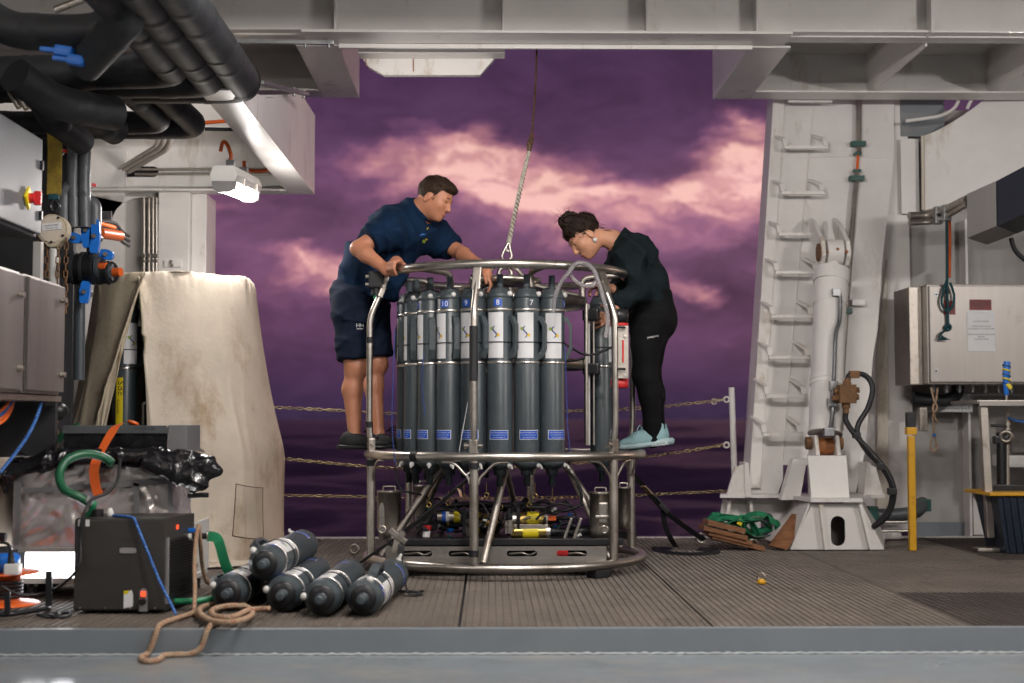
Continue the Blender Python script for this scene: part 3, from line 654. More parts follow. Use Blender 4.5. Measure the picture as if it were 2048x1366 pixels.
# white column behind the leg
t = thing('column', 'broad white column behind the leaning leg', 'column', P(1800, 1050, 9.93))
b = MB(); b.prism([P(1788,150,9.93), P(1813,150,9.93), P(1829,1060,9.93), P(1690,1060,9.93), P(1690,520,9.93), P(1720,330,9.93)], (0, .05, 0)); b.build('plate', 'white_paint', t)
b = MB(); b.prism([P(1752,700,9.925), P(1772,520,9.925), P(1776,1060,9.925), P(1752,1060,9.925)], (0, -.03, 0)); b.build('edge_strip', 'cream_paint', t)
b = MB(); b.tube([P(1789,247,9.926), P(1812,247,9.926)], .004, 6); b.build('weld_seam', 'white_paint', t)
# pedestal
t = thing('pedestal', 'white welded pedestal with slotted trapezoid feet under the leg', 'pedestal', P(1670, 1098, 8.7))
YP = 8.70
def trap(poly, slot, Y, name, th=.012):
    b = MB(); pw = [(P(x, y, Y).x, P(x, y, Y).z) for x, y in poly]
    sl = []
    if slot:
        x0_, y0_, x1_, y1_ = slot; c0, c1 = P(x0_, y0_, Y), P(x1_, y1_, Y); sl = [((c0.x+c1.x)/2, (c0.z+c1.z)/2, abs(c1.x-c0.x), abs(c1.z-c0.z))]
    slot_plate(b, lambda: pw, 0, 0, 0, sl, lambda x, z, d: (x, Y+d, z), th); return b.build(name, 'white_paint', t)
trap([(1583,1099),(1766,1099),(1718,1007),(1624,1007)], (1661,1032,1691,1092), YP, 'foot_plate')
trap([(1432,1075),(1590,1075),(1590,998),(1446,998)], (1521,1026,1548,1080-6), 9.30, 'foot_plate')
b = MB(); b.box(PX(1625,9.1), PX(1725,9.1), 9.10, 9.12, 0, PZ(1004,9.1)-.03); b.build('rear_plate', 'white_paint_worn', t)
b = MB(); b.prism([P(1581,1099,YP-.004), P(1619,1004,YP-.004), P(1583,1000,9.3), P(1530,1078,9.3)], (.012, 0, 0)); b.build('gusset', 'white_paint', t)
b = MB(); b.prism([P(1768,1099,YP-.004), P(1721,1004,YP-.004), P(1725,1000,9.3), P(1770,1068,9.3)], (-.012, 0, 0)); b.build('gusset', 'white_paint', t)
for xa, xb in ((1635,1648),(1714,1738)):
    b = MB(); b.prism([P(xa,1008,YP-.002), P(xa+7,1008,YP-.002), P(xb+5,1098,YP-.002), P(xb-2,1098,YP-.002)], (0,-.05,0)); b.build('rib', 'white_paint_worn', t)
for xa, xb in ((1452,1438),(1493,1500)):
    b = MB(); b.prism([P(xa,1000,9.298), P(xa+6,1000,9.298), P(xb+6,1074,9.298), P(xb,1074,9.298)], (0,-.10,0)); b.build('rib', 'white_paint_worn', t)
zt = PZ(1002, 8.8)
b = MB(); b.prism([(PX(1590,9.3),9.32,zt),(PX(1440,9.32),9.32,zt),(PX(1440,9.1),9.12,zt),(PX(1575,9.0),9.1,zt),(PX(1618,8.66),8.64,zt),(PX(1722,8.66),8.64,zt),(PX(1738,8.9),9.05,zt),(PX(1768,9.1),9.1,zt),(PX(1768,9.3),9.32,zt)], (0,0,.022)); b.build('top_plate', 'white_paint', t)
zb, zu = zt+.023, PZ(912, 8.72)
b = MB(); b.hexa([(PX(1621,8.72),8.72,zb),(PX(1697,8.72),8.72,zb),(PX(1697,8.72),9.05,zb),(PX(1614,9.05),9.05,zb),(PX(1618,8.72),8.76,zu),(PX(1695,8.72),8.76,zu),(PX(1695,8.72),9.05,zu),(PX(1614,9.05),9.05,zu)]); b.build('cylinder_block', 'white_paint', t)
b = MB(); b.prism([P(1563,1000,8.95), P(1600,1000,8.95), P(1614,918,8.95), P(1586,918,8.95)], (0,.1,0)); b.build('block_gusset', 'white_paint', t)
for xs in ((1452,1470,1497,1503,1452),(1768,1752,1733,1728,1768)):
    b = MB(); b.prism([P(xs[0],994,9.12), P(xs[1],935,9.12), P(xs[2],925,9.12), P(xs[3],994,9.12)], (0,.03,0)); b.build('pivot_bracket', 'white_paint_worn', t)
    s_ = 1 if xs[0] < 1600 else -1
    b = MB(); b.prism([P(xs[2]-8*s_,925,9.10), P(xs[2],925,9.10), P(xs[3]+0*s_,994,9.10), P(xs[3]-12*s_,994,9.10)], (0,.2,0)); b.build('pivot_cheek', 'white_paint_worn', t)
# hydraulic cylinder
YC = 8.92
t = thing('hydraulic_cylinder', 'white hydraulic cylinder standing in front of the leaning leg', 'cylinder', P(1652, 900, YC))
YT = 9.24
A, B = P(1650, 868, YC), P(1662, 560, YT); d = (B-A)
b = MB(); b.cyl(A, B, .104, n=28); b.build('barrel', 'white_paint', t)
b = MB(); b.cyl(B-d*.02, P(1664, 541, YT+.02), .117, n=28); b.build('head_collar', 'white_paint', t)
b = MB(); b.cyl(B-d*.17, B-d*.02, .110, n=28); b.build('head', 'white_paint', t)
for f in (.0, .30, .33):
    b = MB(); b.cyl(A+d*f, A+d*(f+.025), .109, n=28); b.build('barrel_ring', 'white_paint', t)
b = MB(); b.cyl(P(1664, 541, YT+.02), P(1665, 524, YT+.04), .045, n=18); b.build('rod', 'white_paint_worn', t)
c_ = P(1667, 505, YT+.05); b = MB(); b.cyl(c_-Vector((.052,0,0)), c_+Vector((.052,0,0)), .086, n=24); b.build('rod_eye', 'white_paint_worn', t)
for s_, m in ((-1,'rust'),(1,'white_paint_worn')):
    b = MB(); b.cyl(c_+Vector((s_*.088,0,0)), c_+Vector((s_*.105,0,0)), .06 if s_ < 0 else .045, n=18); b.build('pin_head', m, t)
    b = MB(); lx = c_.x+s_*.068; b.prism([(lx, (YT+.05)-.085, c_.z-.03),(lx, (YT+.05)-.03, c_.z-.09),(lx, (YT+.05)+.05, c_.z-.08),(lx, (YT+.05)+.3, c_.z+.20),(lx, (YT+.05)+.3, c_.z+.27),(lx, (YT+.05)+.16, c_.z+.22),(lx, (YT+.05)-.06, c_.z+.07)], (.026*s_, 0, 0)); b.build('clevis_arm', 'white_paint_worn', t)
for dx, dz, r in ((.006,.012,.010),(.062,-.005,.012),(-.06,-.005,.008)):
    b = MB(); p = c_+Vector((dx,-.088 if abs(dx) < .05 else -.09,dz)); b.cyl(p, p+Vector((0,-.006,0)), r, n=8); b.build('rust_spot', 'rust_stain', t)
c_ = P(1652, 893, YC-.05)
for s_ in (-1, 1):
    b = MB(); lx = c_.x+s_*.055; b.prism([(lx, YC-.12, zu+.002),(lx, YC+.10, zu+.002),(lx, YC+.07, c_.z+.07),(lx, YC-.07, c_.z+.07)], (.022*s_,0,0)); b.build('base_lug', 'white_paint_worn', t)
    b = MB(); b.cyl(c_+Vector((s_*.082,.05,.02)), c_+Vector((s_*.115,.05,.02)), .040, n=16); b.build('pin_cap', 'rust', t)
b = MB(); b.cyl(c_+Vector((-.05,.05,.0)), c_+Vector((.05,.05,.0)), .055, n=18); b.build('base_eye', 'rust_stain', t)
# hydraulic tube on the barrel
pipe_thing('hydraulic_tube', 'thin grey hydraulic tube running down the white cylinder', 'tube', [P(1672,583,9.08), P(1680,592,9.07), P(1679,640,9.02), P(1671,670,8.97), P(1668,745,8.88), P(1664,800,8.81), P(1666,815,8.78), P(1660,862,8.80), P(1654,868,8.85)], .013, 'galv', 10, sub=4,
    clamps=[(P(1672,585,9.08),(.05,.05,.05)), (P(1667,772,8.84),(.05,.05,.06)), (P(1664,805,8.78),(.06,.05,.05)), (P(1657,864,8.80),(.06,.06,.05))], cm='galv')
t = thing('valve_block', 'rusty hydraulic valve block on the side of the white cylinder', 'valve', P(1693,788,8.72))
b = MB(); b.obox(P(1693,788,8.72), (.105,.09,.115), None, .008); b.build('block', 'rust', t)
for p, q in (((1693,770,8.72),(1696,757,8.72)), ((1706,781,8.72),(1718,780,8.72)), ((1706,794,8.72),(1717,794,8.72)), ((1692,806,8.72),(1692,826,8.72)), ((1680,782,8.72),(1668,782,8.72)), ((1680,796,8.72),(1664,797,8.72))):
    b = MB(); b.cyl(P(*p), P(*q), .019, n=10); b.cyl(P(*p), P(*p).lerp(P(*q), .5), .027, n=6); b.build('port_fitting', 'rust', t)
pipe_thing('hydraulic_hose', 'brown elbow hose looping from the valve block top', 'hose', [P(1696,757,8.72), P(1700,750,8.72), P(1722,748,8.72), P(1738,758,8.72), P(1745,780,8.7), P(1736,815,8.7), P(1717,848,8.7), P(1716,872,8.68), P(1735,903,8.65), P(1765,935,8.62), P(1784,975,8.62), P(1778,1020,8.64), P(1748,1053,8.7)], .017, 'black_rubber', 10, sub=6, clamps=[(P(1708,749,8.72),(.06,.045,.045))], cm='rust')
pipe_thing('hydraulic_hose', 'dark hose hanging from under the valve block', 'hose', [P(1692,826,8.72), P(1692,842,8.72), P(1712,872,8.66), P(1742,905,8.63), P(1775,945,8.60), P(1788,985,8.60), P(1776,1030,8.64), P(1746,1055,8.7)], .017, 'black_rubber', 10, sub=6, clamps=[(P(1762,933,8.60),(.04,.04,.04)), (P(1784,983,8.59),(.05,.05,.04)), (P(1713,871,8.66),(.045,.05,.035))], cm='black_plastic')
# conduit with green clamps
pipe_thing('leg_conduit', 'upper steel conduit with green clamp high on the leg', 'conduit', [Q(1718,150,-.04), Q(1717,305,-.04)], .021, 'steel', 14, clamps=[(Q(1716,288,-.04),(.10,.06,.035)), (Q(1715,308,-.04),(.05,.05,.02))], cm='green_clamp')
pipe_thing('leg_conduit', 'long steel conduit with green clamps running down the leg', 'conduit', [Q(1714,342,-.04), Q(1707,420,-.04), Q(1693,600,-.04), Q(1683,760,-.04), Q(1681,860,-.04)], .021, 'steel', 14, clamps=[(Q(1713,357,-.04),(.10,.06,.035)), (Q(1714,342,-.04),(.05,.05,.02)), (Q(1695,622,-.04),(.055,.06,.04)), (Q(1675,862,-.04),(.05,.06,.06))], cm='green_clamp')
pipe_thing('leg_cable', 'short orange cable between the two conduits on the leg', 'cable', [Q(1717,305,-.04), Q(1715,325,-.04), Q(1714,342,-.04)], .010, 'orange_plastic', 8)
b = MB(); b.obox(Q(1716,605,-.04), (.09,.05,.045), None, .008); b.build('lifting_lug', 'white_paint', None, label='small white lug beside the lower green clamp', cat='lug')
# stanchion + chains
YK = 9.50
t = thing('stanchion', 'white chain stanchion left of the leaning leg', 'stanchion', P(1466, 960, YK))
b = MB(); b.cyl(P(1463,775,YK), P(1470,985,YK), .020, n=14); b.build('post', 'white_paint', t)
for y in (799, 890):
    b = MB(); b.torus(P(1453, y, YK), (0,1,0), .018, .006, 14); b.build('eye', 'white_paint_worn', t)
def link_mesh():
    b = MB(); L_, r = .0125, .0085; pts = []
    for k in range(14):
        a = 2*math.pi*k/14; pts.append((L_*(1 if math.cos(a) > 0 else -1)*.8+r*math.cos(a), 0, r*math.sin(a)))
    b.tube(pts, .0032, 5, closed=True); return b.mesh('link')
LINK = link_mesh(); LINK.materials.append(MATS['brass_chain'])
def chain(label, pts, group, pitch=.0335, me=LINK, name='safety_chain', part='chain_link'):
    path = spline([Vector(p) for p in pts], 40); t = thing(name, label, 'chain', path[0], group)
    acc = 0; nxt = 0; k = 0
    for i in range(1, len(path)):
        seg = path[i]-path[i-1]; L_ = seg.length
        while nxt <= acc+L_:
            p = path[i-1]+seg*((nxt-acc)/L_); d = seg.normalized(); u = d.cross(Vector((0,0,1)) if abs(d.z) < .9 else Vector((0,1,0))).normalized(); w = u.cross(d)
            ang = (math.pi/2 if k % 2 else 0) + random.uniform(-.35,.35) + .5
            uu = u*math.cos(ang)+w*math.sin(ang); ww = d.cross(uu)
            o = bpy.data.objects.new(part, me); COL.objects.link(o); o.parent = t; o.matrix_parent_inverse = WORLD[t.name].inverted()
            o.matrix_basis = Matrix.Translation(p) @ Matrix((d, uu, ww)).transposed().to_4x4(); k += 1; nxt += pitch
        acc += L_
    return t
chain('top brass coloured safety chain across the stern opening', [P(500,812,9.62), P(700,822,9.6), P(800,827,9.6), P(1000,825,9.58), P(1250,818,9.55), P(1380,807,9.5), P(1450,799,YK)], 'stern safety chains')
chain('middle brass coloured safety chain across the stern opening', [P(540,914,9.62), P(700,930,9.6), P(850,938,9.6), P(1060,932,9.6), P(1250,918,9.56), P(1380,901,9.5), P(1450,889,YK)], 'stern safety chains')
chain('lowest brass coloured safety chain across the stern opening', [P(540,990,9.62), P(700,993,9.6), P(850,997,9.6), P(1060,996,9.6), P(1250,991,9.56), P(1380,985,9.5), P(1450,982,YK)], 'stern safety chains')
b = MB(); p = P(1428,803,YK); b.torus(p, (0,1,0), .018, .005, 16, 8, 30, 330); b.tube([p+Vector((.016,0,.008)), p+Vector((.05,0,.006)), p+Vector((.06,0,.016))], .005, 8, sub=3); b.build('snap_hook', 'steel', None, label='steel snap hook at the end of the top chain', cat='hook')
# yellow post
t = thing('yellow_post', 'slim yellow post with black rubber cap', 'post', P(1824,1100,8.68))
b = MB(); x = PX(1823,8.68,970); z0, z1 = 0, PZ(872, 8.68); b.obox((x,8.68,(z0+z1)/2), (.042,.042,z1-z0), None, .008); b.build('post', 'yellow_paint', t)
b = MB(); b.obox((x,8.68,PZ(862,8.68)), (.060,.060,.046), None, .006); b.build('collar', 'yellow_paint', t)
b = MB(); b.obox((x,8.68,PZ(840,8.68)), (.054,.054,.098), None, .008); b.build('cap', 'black_rubber', t)
# wooden wedge plank by the pedestal
b = MB(); b.prism([P(1545,1092,8.72), P(1575,1100,8.66), P(1612,1037,8.8), P(1592,1028,8.86)], (-.02,.03,0)); b.build('plank', 'wood', None, label='dark wooden plank leaning on the white pedestal', cat='plank')
# sling pile
t = thing('sling_pile', 'tangled green webbing slings heaped over a wooden block', 'slings', P(1470,1085,8.9))
for i,(x, y, ln) in enumerate(((1438,1052,.24),(1436,1064,.28),(1446,1074,.28),(1462,1083,.34))):
    p = P(x, y, 8.66+.02*i); b = MB(); b.obox(p+Vector((.03,.0,0)), (ln,.12,.030), Matrix.Rotation(R(14),3,'Y') @ Matrix.Rotation(R(8),3,'Z'), .004); b.build('wooden_block', 'wood', t)
rr = random.Random(3)
base = P(1475,1062,8.86)
for i in range(15):
    cx = base + Vector((rr.uniform(-.10,.16), rr.uniform(-.12,.06), rr.uniform(-.03,.06))); pts = []
    for k in range(6):
        a = k*1.05+rr.uniform(-.4,.4); pts.append(cx+Vector((.10*math.cos(a)*rr.uniform(.6,1.3), rr.uniform(-.06,.06), max(-.06, .075*math.sin(a)*rr.uniform(.6,1.2)))))
    for p in pts: p.z = max(p.z, .012)
    b = MB(); b.band(pts, (rr.uniform(-.3,.3), 1*.045, rr.uniform(.0,.05)) if 0 else (rr.uniform(-.02,.02), .045, rr.uniform(-.02,.03)), .004, sub=5); b.build('webbing', 'green_strap' if i % 4 else 'green_dark', t)
b = MB(); b.obox(P(1480,1045,8.75), (.03,.02,.035), Matrix.Rotation(.5,3,'Y'), .006); b.build('tag', 'yellow_label', t)
b = MB(); b.torus(P(1505,1088,8.75), (0,1,.4), .03, .008, 16); b.build('ring', 'steel_dull', t)

# ================================================================ RIGHT SIDE: bulkhead, cabinet, bench
YW = 10.0
w = MB(); w.box(PX(1815,YW), 5.4, YW, YW+.05, -.15, 3.0); w.build('bulkhead', 'wall_dirty', None, label='white painted bulkhead behind the steel cabinet on the right', cat='bulkhead')
b = MB(); b.box(PX(1822,YW), 5.4, YW-.02, YW-.003, -.02, PZ(1045,YW)); b.build('skirting', 'grey_step', None, label='blue grey painted skirting along the right bulkhead', cat='skirting')
for px in (1935,):
    b = MB(); x = PX(px, YW-.1); b.box(x-.008, x+.008, YW-.14, YW-.004, -.02, 2.2); b.build('wall_rib', 'white_paint', None, label='vertical white stiffener on the right bulkhead', cat='stiffener')
b = MB(); x = PX(1925, YW-.1); b.prism([(x+.05,YW-.145,0),(x+.2,YW-.145,0),(x+.05,YW-.145,.26)], (0,.01,0)); b.build('gusset_plate', 'white_paint', None, label='small white triangular gusset at the foot of the bulkhead', cat='gusset')
YX = 9.25
t = thing('steel_cabinet', 'large stainless steel cabinet with a taped white notice on the right bulkhead', 'cabinet', P(1950,768,YX))
xa, xb = PX(1857,YX), PX(2180,YX); za, zc = PZ(768,YX), PZ(567,YX)
b = MB(); b.box(xa, xb, YX, YX+.42, za, zc, .008); b.build('body', 'steel_brushed', t)
b = MB(); b.box(xa-.085, xa-.002, YX+.10, YX+.46, za, zc-.01, .004); b.build('side_box', 'steel_dull', t)
b = MB(); b.box(xa+.012, xb-.01, YX-.022, YX-.002, za+.012, zc-.012, .006); b.build('door', 'steel_brushed', t)
for y in (589, 742):
    p = P(1872,y,YX-.024); b = MB(); b.obox(p, (.026,.006,.03), None, .002); lk = b.build('lock', 'galv', t); b = MB(); b.cyl(p, p+Vector((0,-.009,0)), .006, n=10); b.build('keyhole', 'black_plastic', lk)
def fl_(Y): return lambda c: (lambda u, v: c + Vector((u, 0, v)))
def plaque(parent, px0, px1, py0, py1, Y, m, name, texts=()):
    a, c2 = P(px0,py0,Y), P(px1,py1,Y); b = MB(); b.box(a.x, c2.x, Y, Y+.002, c2.z, a.z); o = b.build(name, m, parent)
    for (body, size, fy, tm) in texts:
        b = MB(); cx, cz = (a.x+c2.x)/2, a.z+(c2.z-a.z)*fy; text_on(b, body, size, lambda u, v: Vector((cx+u, Y-.0012, cz+v))); b.build('lettering', tm, o)
    return o
plaque(t, 1887, 1911, 601, 629, YX-.025, 'sign_red', 'red_label')
plaque(t, 1939, 1983, 599, 620, YX-.025, 'sign_red', 'sign_plate', [('SIDE DOOR', .028, .28, 'print_black'), ('OPERATOR', .024, .58, 'print_black'), ('BOX', .016, .85, 'print_black')])
plaque(t, 1934, 1991, 622, 703, YX-.0255, 'paper', 'notice', [('DO NOT OPEN', .014, .26, 'print_black'), ('WATER-TIGHT DOOR', .0125, .38, 'print_black'), ('ATTACHED TO THIS SHIP SIDE', .0125, .44, 'print_black'), ('REMOVE PADLOCK AND CHAIN', .0125, .58, 'print_black'), ('BEFORE', .0125, .64, 'print_black'), ('THE SIDE DOOR', .0125, .70, 'print_black')])
rr = random.Random(5)
for i in range(26):
    p = P(rr.uniform(2020,2048), rr.uniform(585,640), YX-.0235); b = MB()
    b.add([p+Vector((rr.uniform(-.012,.012),0,rr.uniform(-.012,.012))) for k in range(3)], [(0,1,2)]); 
for i in range(7):
    x = PX(1868+i*26, YX+.2); b = MB(); b.cyl((x,YX+.2,za), (x,YX+.2,za-.05), .014, n=10); b.cyl((x,YX+.2,za-.02), (x,YX+.2,za-.035), .02, n=6); b.build('cable_gland', 'galv', t)
# black pipe and perforated tray below the cabinet
pipe_thing('lagged_pipe', 'black lagged pipe bending up under the steel cabinet', 'pipe', [P(1826,795,9.6), P(1850,800,9.6), P(1895,802,9.6), P(1915,790,9.6), P(1917,760,9.6)], .042, 'insulation', 14, fr=.06)
pipe_thing('pipe_fitting', 'brass and steel pipe fittings left of the cabinet', 'fitting', [P(1826,758,9.5), P(1856,756,9.5)], .022, 'steel_dull', 10, clamps=[(P(1836,757,9.5),(.04,.06,.06)), (P(1848,756,9.5),(.03,.07,.07))])
t = thing('cable_tray', 'perforated steel cable tray under the cabinet', 'tray', P(1900,815,9.75))
a, c2 = P(1848,788,9.75), P(1945,824,9.75); b = MB(); sl = []
nx, nz = 13, 4
for i in range(nx):
    for k in range(nz): sl.append((a.x+.012+(c2.x-a.x-.024)*(i+.5)/nx, c2.z+.01+(a.z-c2.z-.02)*(k+.5)/nz, .011, .0112))
slot_plate(b, min(a.x,c2.x), max(a.x,c2.x), c2.z, a.z, sl, lambda x, z, d: (x, 9.75+d, z), .003); b.build('perforated_plate', 'galv', t)
b = MB(); b.box(a.x-.1, c2.x+.4, 9.753, 9.8, a.z-.01, a.z+.0, .002); b.build('rail', 'galv', t)
# ropes on the cabinet
t = thing('hanging_rope', 'teal rope hanging in a loop over the steel cabinet', 'rope', P(1892,420,9.2))
Yr = YX-.045
b = MB(); b.tube([P(1893,430,9.3), P(1894,520,9.25), P(1894,560,Yr), P(1895,610,Yr), P(1896,648,Yr)], .0095, 8, sub=6); b.build('rope_line', 'rope_teal', t)
b = MB(); b.tube([P(1894,560,Yr-.01), P(1887,580,Yr-.01), P(1883,605,Yr-.01), P(1893,622,Yr-.01), P(1905,612,Yr-.01), P(1908,590,Yr-.01), P(1900,565,Yr-.01)], .0085, 8, sub=6); b.build('rope_loop', 'rope_teal', t)
b = MB(); b.torus(P(1896,655,Yr), (0,1,.4), .016, .011, 12); b.build('knot', 'rope_teal', t)
for k in range(9):
    a_ = P(1893,660,Yr); b = MB(); b.tube([a_, a_+Vector((-.03-.004*k, rr.uniform(-.02,.0), -.01-.006*k)), a_+Vector((-.05+.008*k, rr.uniform(-.02,.0), -.03-.004*k))], .003, 5, sub=3); b.build('frayed_strand', 'rope_teal', t)
b = MB(); b.tube([P(1899,430,9.35), P(1900,480,9.32), P(1899,555,9.29)], .010, 8); b.build('cable', 'orange_plastic', None, label='orange cable beside the teal rope above the cabinet', cat='cable')
t = thing('rope_loop', 'cream cord looped and hanging below the cabinet', 'rope', P(1868,790,9.2))
b = MB(); b.tube([P(1862,775,9.2), P(1868,800,9.2), P(1874,815,9.2), P(1866,832,9.2), P(1868,850,9.2), P(1868,868,9.2)], .007, 7, sub=6); b.build('cord', 'rope_cream', t)
b = MB(); b.tube([P(1875,776,9.2), P(1872,800,9.22), P(1866,815,9.2), P(1870,835,9.2), P(1876,845,9.2)], .007, 7, sub=6); b.build('cord', 'rope_cream', t)
b = MB(); b.tube([P(1868,868,9.2), P(1862,884,9.2), P(1862,898,9.2), P(1868,903,9.2), P(1873,895,9.2), P(1871,880,9.2)], .006, 7, closed=True, sub=6); b.build('eye_loop', 'rope_cream', t)
b = MB(); b.obox(P(1868,870,9.19), (.02,.02,.016), None, .004); b.build('blue_tape', 'blue_plastic', t)
b = MB(); b.obox(P(1845,830,9.6)+Vector((0,0,-.03)), (.05,.06,.16), None, .006); b.build('junction_box', 'steel_dull', None, label='small grey junction box behind the yellow post', cat='box')
# pipes at the foot of the column
pipe_thing('drain_pipe', 'fat grey drain pipe behind the yellow post', 'pipe', [P(1735,1030,9.3), P(1790,1030,9.3), P(1835,1025,9.3), P(1846,1005,9.4)], .043, 'insulation_grey', 14, fr=.06, clamps=[(P(1744,1028,9.27),(.06,.1,.10)), (P(1846,1010,9.4),(.08,.1,.08))], cm='green_clamp')
for i, y in enumerate((1044, 1062)):
    pipe_thing('steel_rod', ['upper thin steel rail low behind the yellow post', 'lower thin steel rail low behind the yellow post'][i], 'rail', [P(1745,y,9.2), P(1822,y,9.2)], .009, 'steel', 8, group='low steel rails')
b = MB(); b.prism([P(1760,1078,9.4), P(1808,1078,9.4), P(1792,1050,9.4), P(1768,1050,9.4)], (0,.05,0)); b.build('foot_gusset', 'white_paint', None, label='small white gusset at the foot of the column', cat='gusset')
# work bench with bin
t = thing('work_bench', 'grey steel bench with a slatted top at the right edge', 'bench', P(2000,1080,8.6))
YBn = 8.55; zb_ = PZ(800,YBn)
b = MB(); b.box(PX(1955,YBn), PX(2200,YBn), YBn, YBn+.5, zb_-.02, zb_, .004); b.build('top', 'steel_brushed', t)
b = MB(); b.box(PX(1958,YBn), PX(2200,YBn), YBn-.012, YBn-.001, zb_-.035, zb_-.004, .002); b.build('front_rail', 'steel_brushed', t)
for k in range(1):
    b = MB(); b.beam(P(1966,812,YBn+.04), P(1980,1075,YBn+.04), .045, .045, up=(0,1,0), bev=.004); b.build('leg', 'steel_dull', t)
b = MB(); b.beam(P(1974,975,YBn+.06), P(2150,980,YBn+.06), .03, .04, bev=.004); b.build('stretcher', 'black_plastic', t)
b = MB(); b.obox((PX(1990,YBn),YBn+.08,.012), (.22,.12,.02), None, .004); b.build('foot_plate', 'steel_dull', t)
t = thing('storage_bin', 'dark plastic bin with a yellow rim under the bench', 'bin', P(2020,1095,8.5))
b = MB(); x0_, x1_ = PX(1990,8.45), PX(2250,8.45); zt_ = PZ(992,8.45); b.hexa([(x0_+.06,8.47,.0),(x1_-.06,8.47,.0),(x1_-.06,8.8,0),(x0_+.06,8.8,0),(x0_,8.43,zt_),(x1_,8.43,zt_),(x1_,8.84,zt_),(x0_,8.84,zt_)]); b.build('tub', 'navy_panel', t)
b = MB(); b.box(PX(1975,8.42), x1_, 8.405, 8.86, zt_, zt_+.02, .005); b.build('rim', 'yellow_paint', t)
for k in range(5):
    xx = PX(2002+k*14, 8.45); b = MB(); b.beam((xx+.05,8.462,.01), (xx,8.425,zt_-.01), .012, .012, up=(0,1,0)); b.build('moulded_rib', 'navy_panel', t)
t = thing('clamp_stand', 'dark clamp stand with knobs behind the bench leg', 'stand', P(2003,975,8.75))
b = MB(); b.cyl(P(2003,975,8.75), P(2002,865,8.75), .028, n=14); b.build('column', 'black_plastic', t)
b = MB(); b.cyl(P(2015,975,8.75), P(2015,815,8.75), .011, n=10); b.build('rod', 'steel_dull', t)
b = MB(); b.obox(P(2003,880,8.75), (.10,.05,.05), None, .008); b.build('clamp_head', 'black_plastic', t)
b = MB(); b.torus(P(2012,873,8.72), (.3,1,.2), .032, .011, 16); b.build('handwheel', 'steel_dull', t)
b = MB(); b.tube([P(1982,851,8.72), P(2000,852,8.72), P(2012,852,8.72)], .008, 8); b.build('cross_bar', 'black_plastic', t)
b = MB(); b.tube([P(2016,835,8.72), P(2032,842,8.72), P(2060,845,8.72)], .009, 8); b.build('blue_handle', 'rope_blue', t)
for k, y in enumerate((818, 838, 848, 858)):
    b = MB(); b.cyl(P(2015,y,8.75)-Vector((0,0,.008)), P(2015,y,8.75)+Vector((0,0,.008)), .018, n=8); b.build('nut', 'steel_dull', t)
t = thing('bungee_bundle', 'blue and yellow tape bundle hanging above the bench', 'bundle', P(2013,790,8.7))
b = MB(); b.tube([P(2014,723,8.7), P(2013,745,8.7), P(2012,770,8.7), P(2013,790,8.7)], [.020,.022,.018,.014], 10, sub=5); b.build('core', 'blue_plastic', t)
for k in range(5):
    y = 732+k*9; b = MB(); b.torus(P(2013,y,8.7), (.35,.1,1), .022, .006, 14); b.build('tape_turn', 'yellow_label' if k % 2 else 'rope_blue', t)
b = MB(); b.obox(P(2018,772,8.68), (.025,.012,.04), Matrix.Rotation(-.7,3,'Y'), .004); b.build('tape_end', 'yellow_label', t)
b = MB(); b.cyl(P(2013,790,8.7), P(2013,803,8.7), .008, n=8); b.build('stem', 'steel', t)
for i, (x0_, y0_, x1_, y1_, m) in enumerate(((2022,838,2060,905,'wall_dirty'), (2015,910,2060,935,'white_plastic'))):
    a, c2 = P(x0_,y0_,9.3), P(x1_,y1_,9.3); b = MB(); b.box(a.x, c2.x+.3, 9.3, 9.6, c2.z, a.z, .02); b.build('storage_box', m, None, label=['pale storage box behind the clamp stand', 'low white box below the pale storage box'][i], cat='box')
# upper right: curved bulwark plating, locker, pipes
t = thing('bulwark_plating', 'curved white plating sweeping up at the upper right', 'plating', P(1850,420,9.6))
def skin(rows, m, name, par):
    nu, nv = len(rows), len(rows[0]); b = MB(); b.sheet([p for r_ in rows for p in r_], nu, nv); return b.build(name, m, par)
lo = [(1846,420,9.82),(1880,412,9.80),(1930,395,9.78),(1990,372,9.76),(2060,338,9.74),(2140,300,9.72)]
hi = [(1846,272,9.82),(1880,258,9.80),(1930,228,9.78),(1990,185,9.76),(2060,150,9.74),(2140,130,9.72)]
lo_, hi_ = spline([P(*p) for p in lo], 5), spline([P(*p) for p in hi], 5)
skin([[a.lerp(c2, k/4) for k in range(5)] for a, c2 in zip(lo_, hi_)], 'white_paint', 'outer_skin', t)
skin([[a.lerp(c2, k/4)+Vector((.02,.05,0)) for k in range(5)] for a, c2 in zip(lo_, hi_)], 'white_paint', 'inner_skin', t)
b = MB(); b.tube([a+Vector((.01,.02,0)) for a in lo_], .02, 8); b.build('lower_edge', 'steel_dull', t)
b = MB(); b.tube([P(1845,272,9.81), P(1846,345,9.81), P(1846,420,9.81)], .012, 6); b.build('end_edge', 'cream_paint', t)
b = MB(); b.box(PX(1812,9.9), PX(1900,9.9), 9.92, 9.96, PZ(270,9.92), PZ(120,9.92)); b.build('hull_panel', 'grey_paint', None, label='blue grey hull panel seen behind the handrail', cat='panel')
b = MB(); b.box(PX(1812,9.85), PX(1848,9.85), 9.88, 9.90, PZ(425,9.88), PZ(275,9.88)); b.build('corner_plate', 'white_paint', None, label='narrow white corner plate right of the column', cat='plate')
pipe_thing('handrail', 'bent white handrail above the curved plating', 'handrail', [P(1812,242,9.75), P(1885,232,9.75), P(1917,212,9.75), P(1918,150,9.75)], .012, 'white_paint', 10, fr=.08)
pipe_thing('handrail', 'short white handrail stub right of the bent handrail', 'handrail', [P(1934,218,9.74), P(1944,196,9.74), P(1975,175,9.74)], .012, 'white_paint', 10, fr=.05)
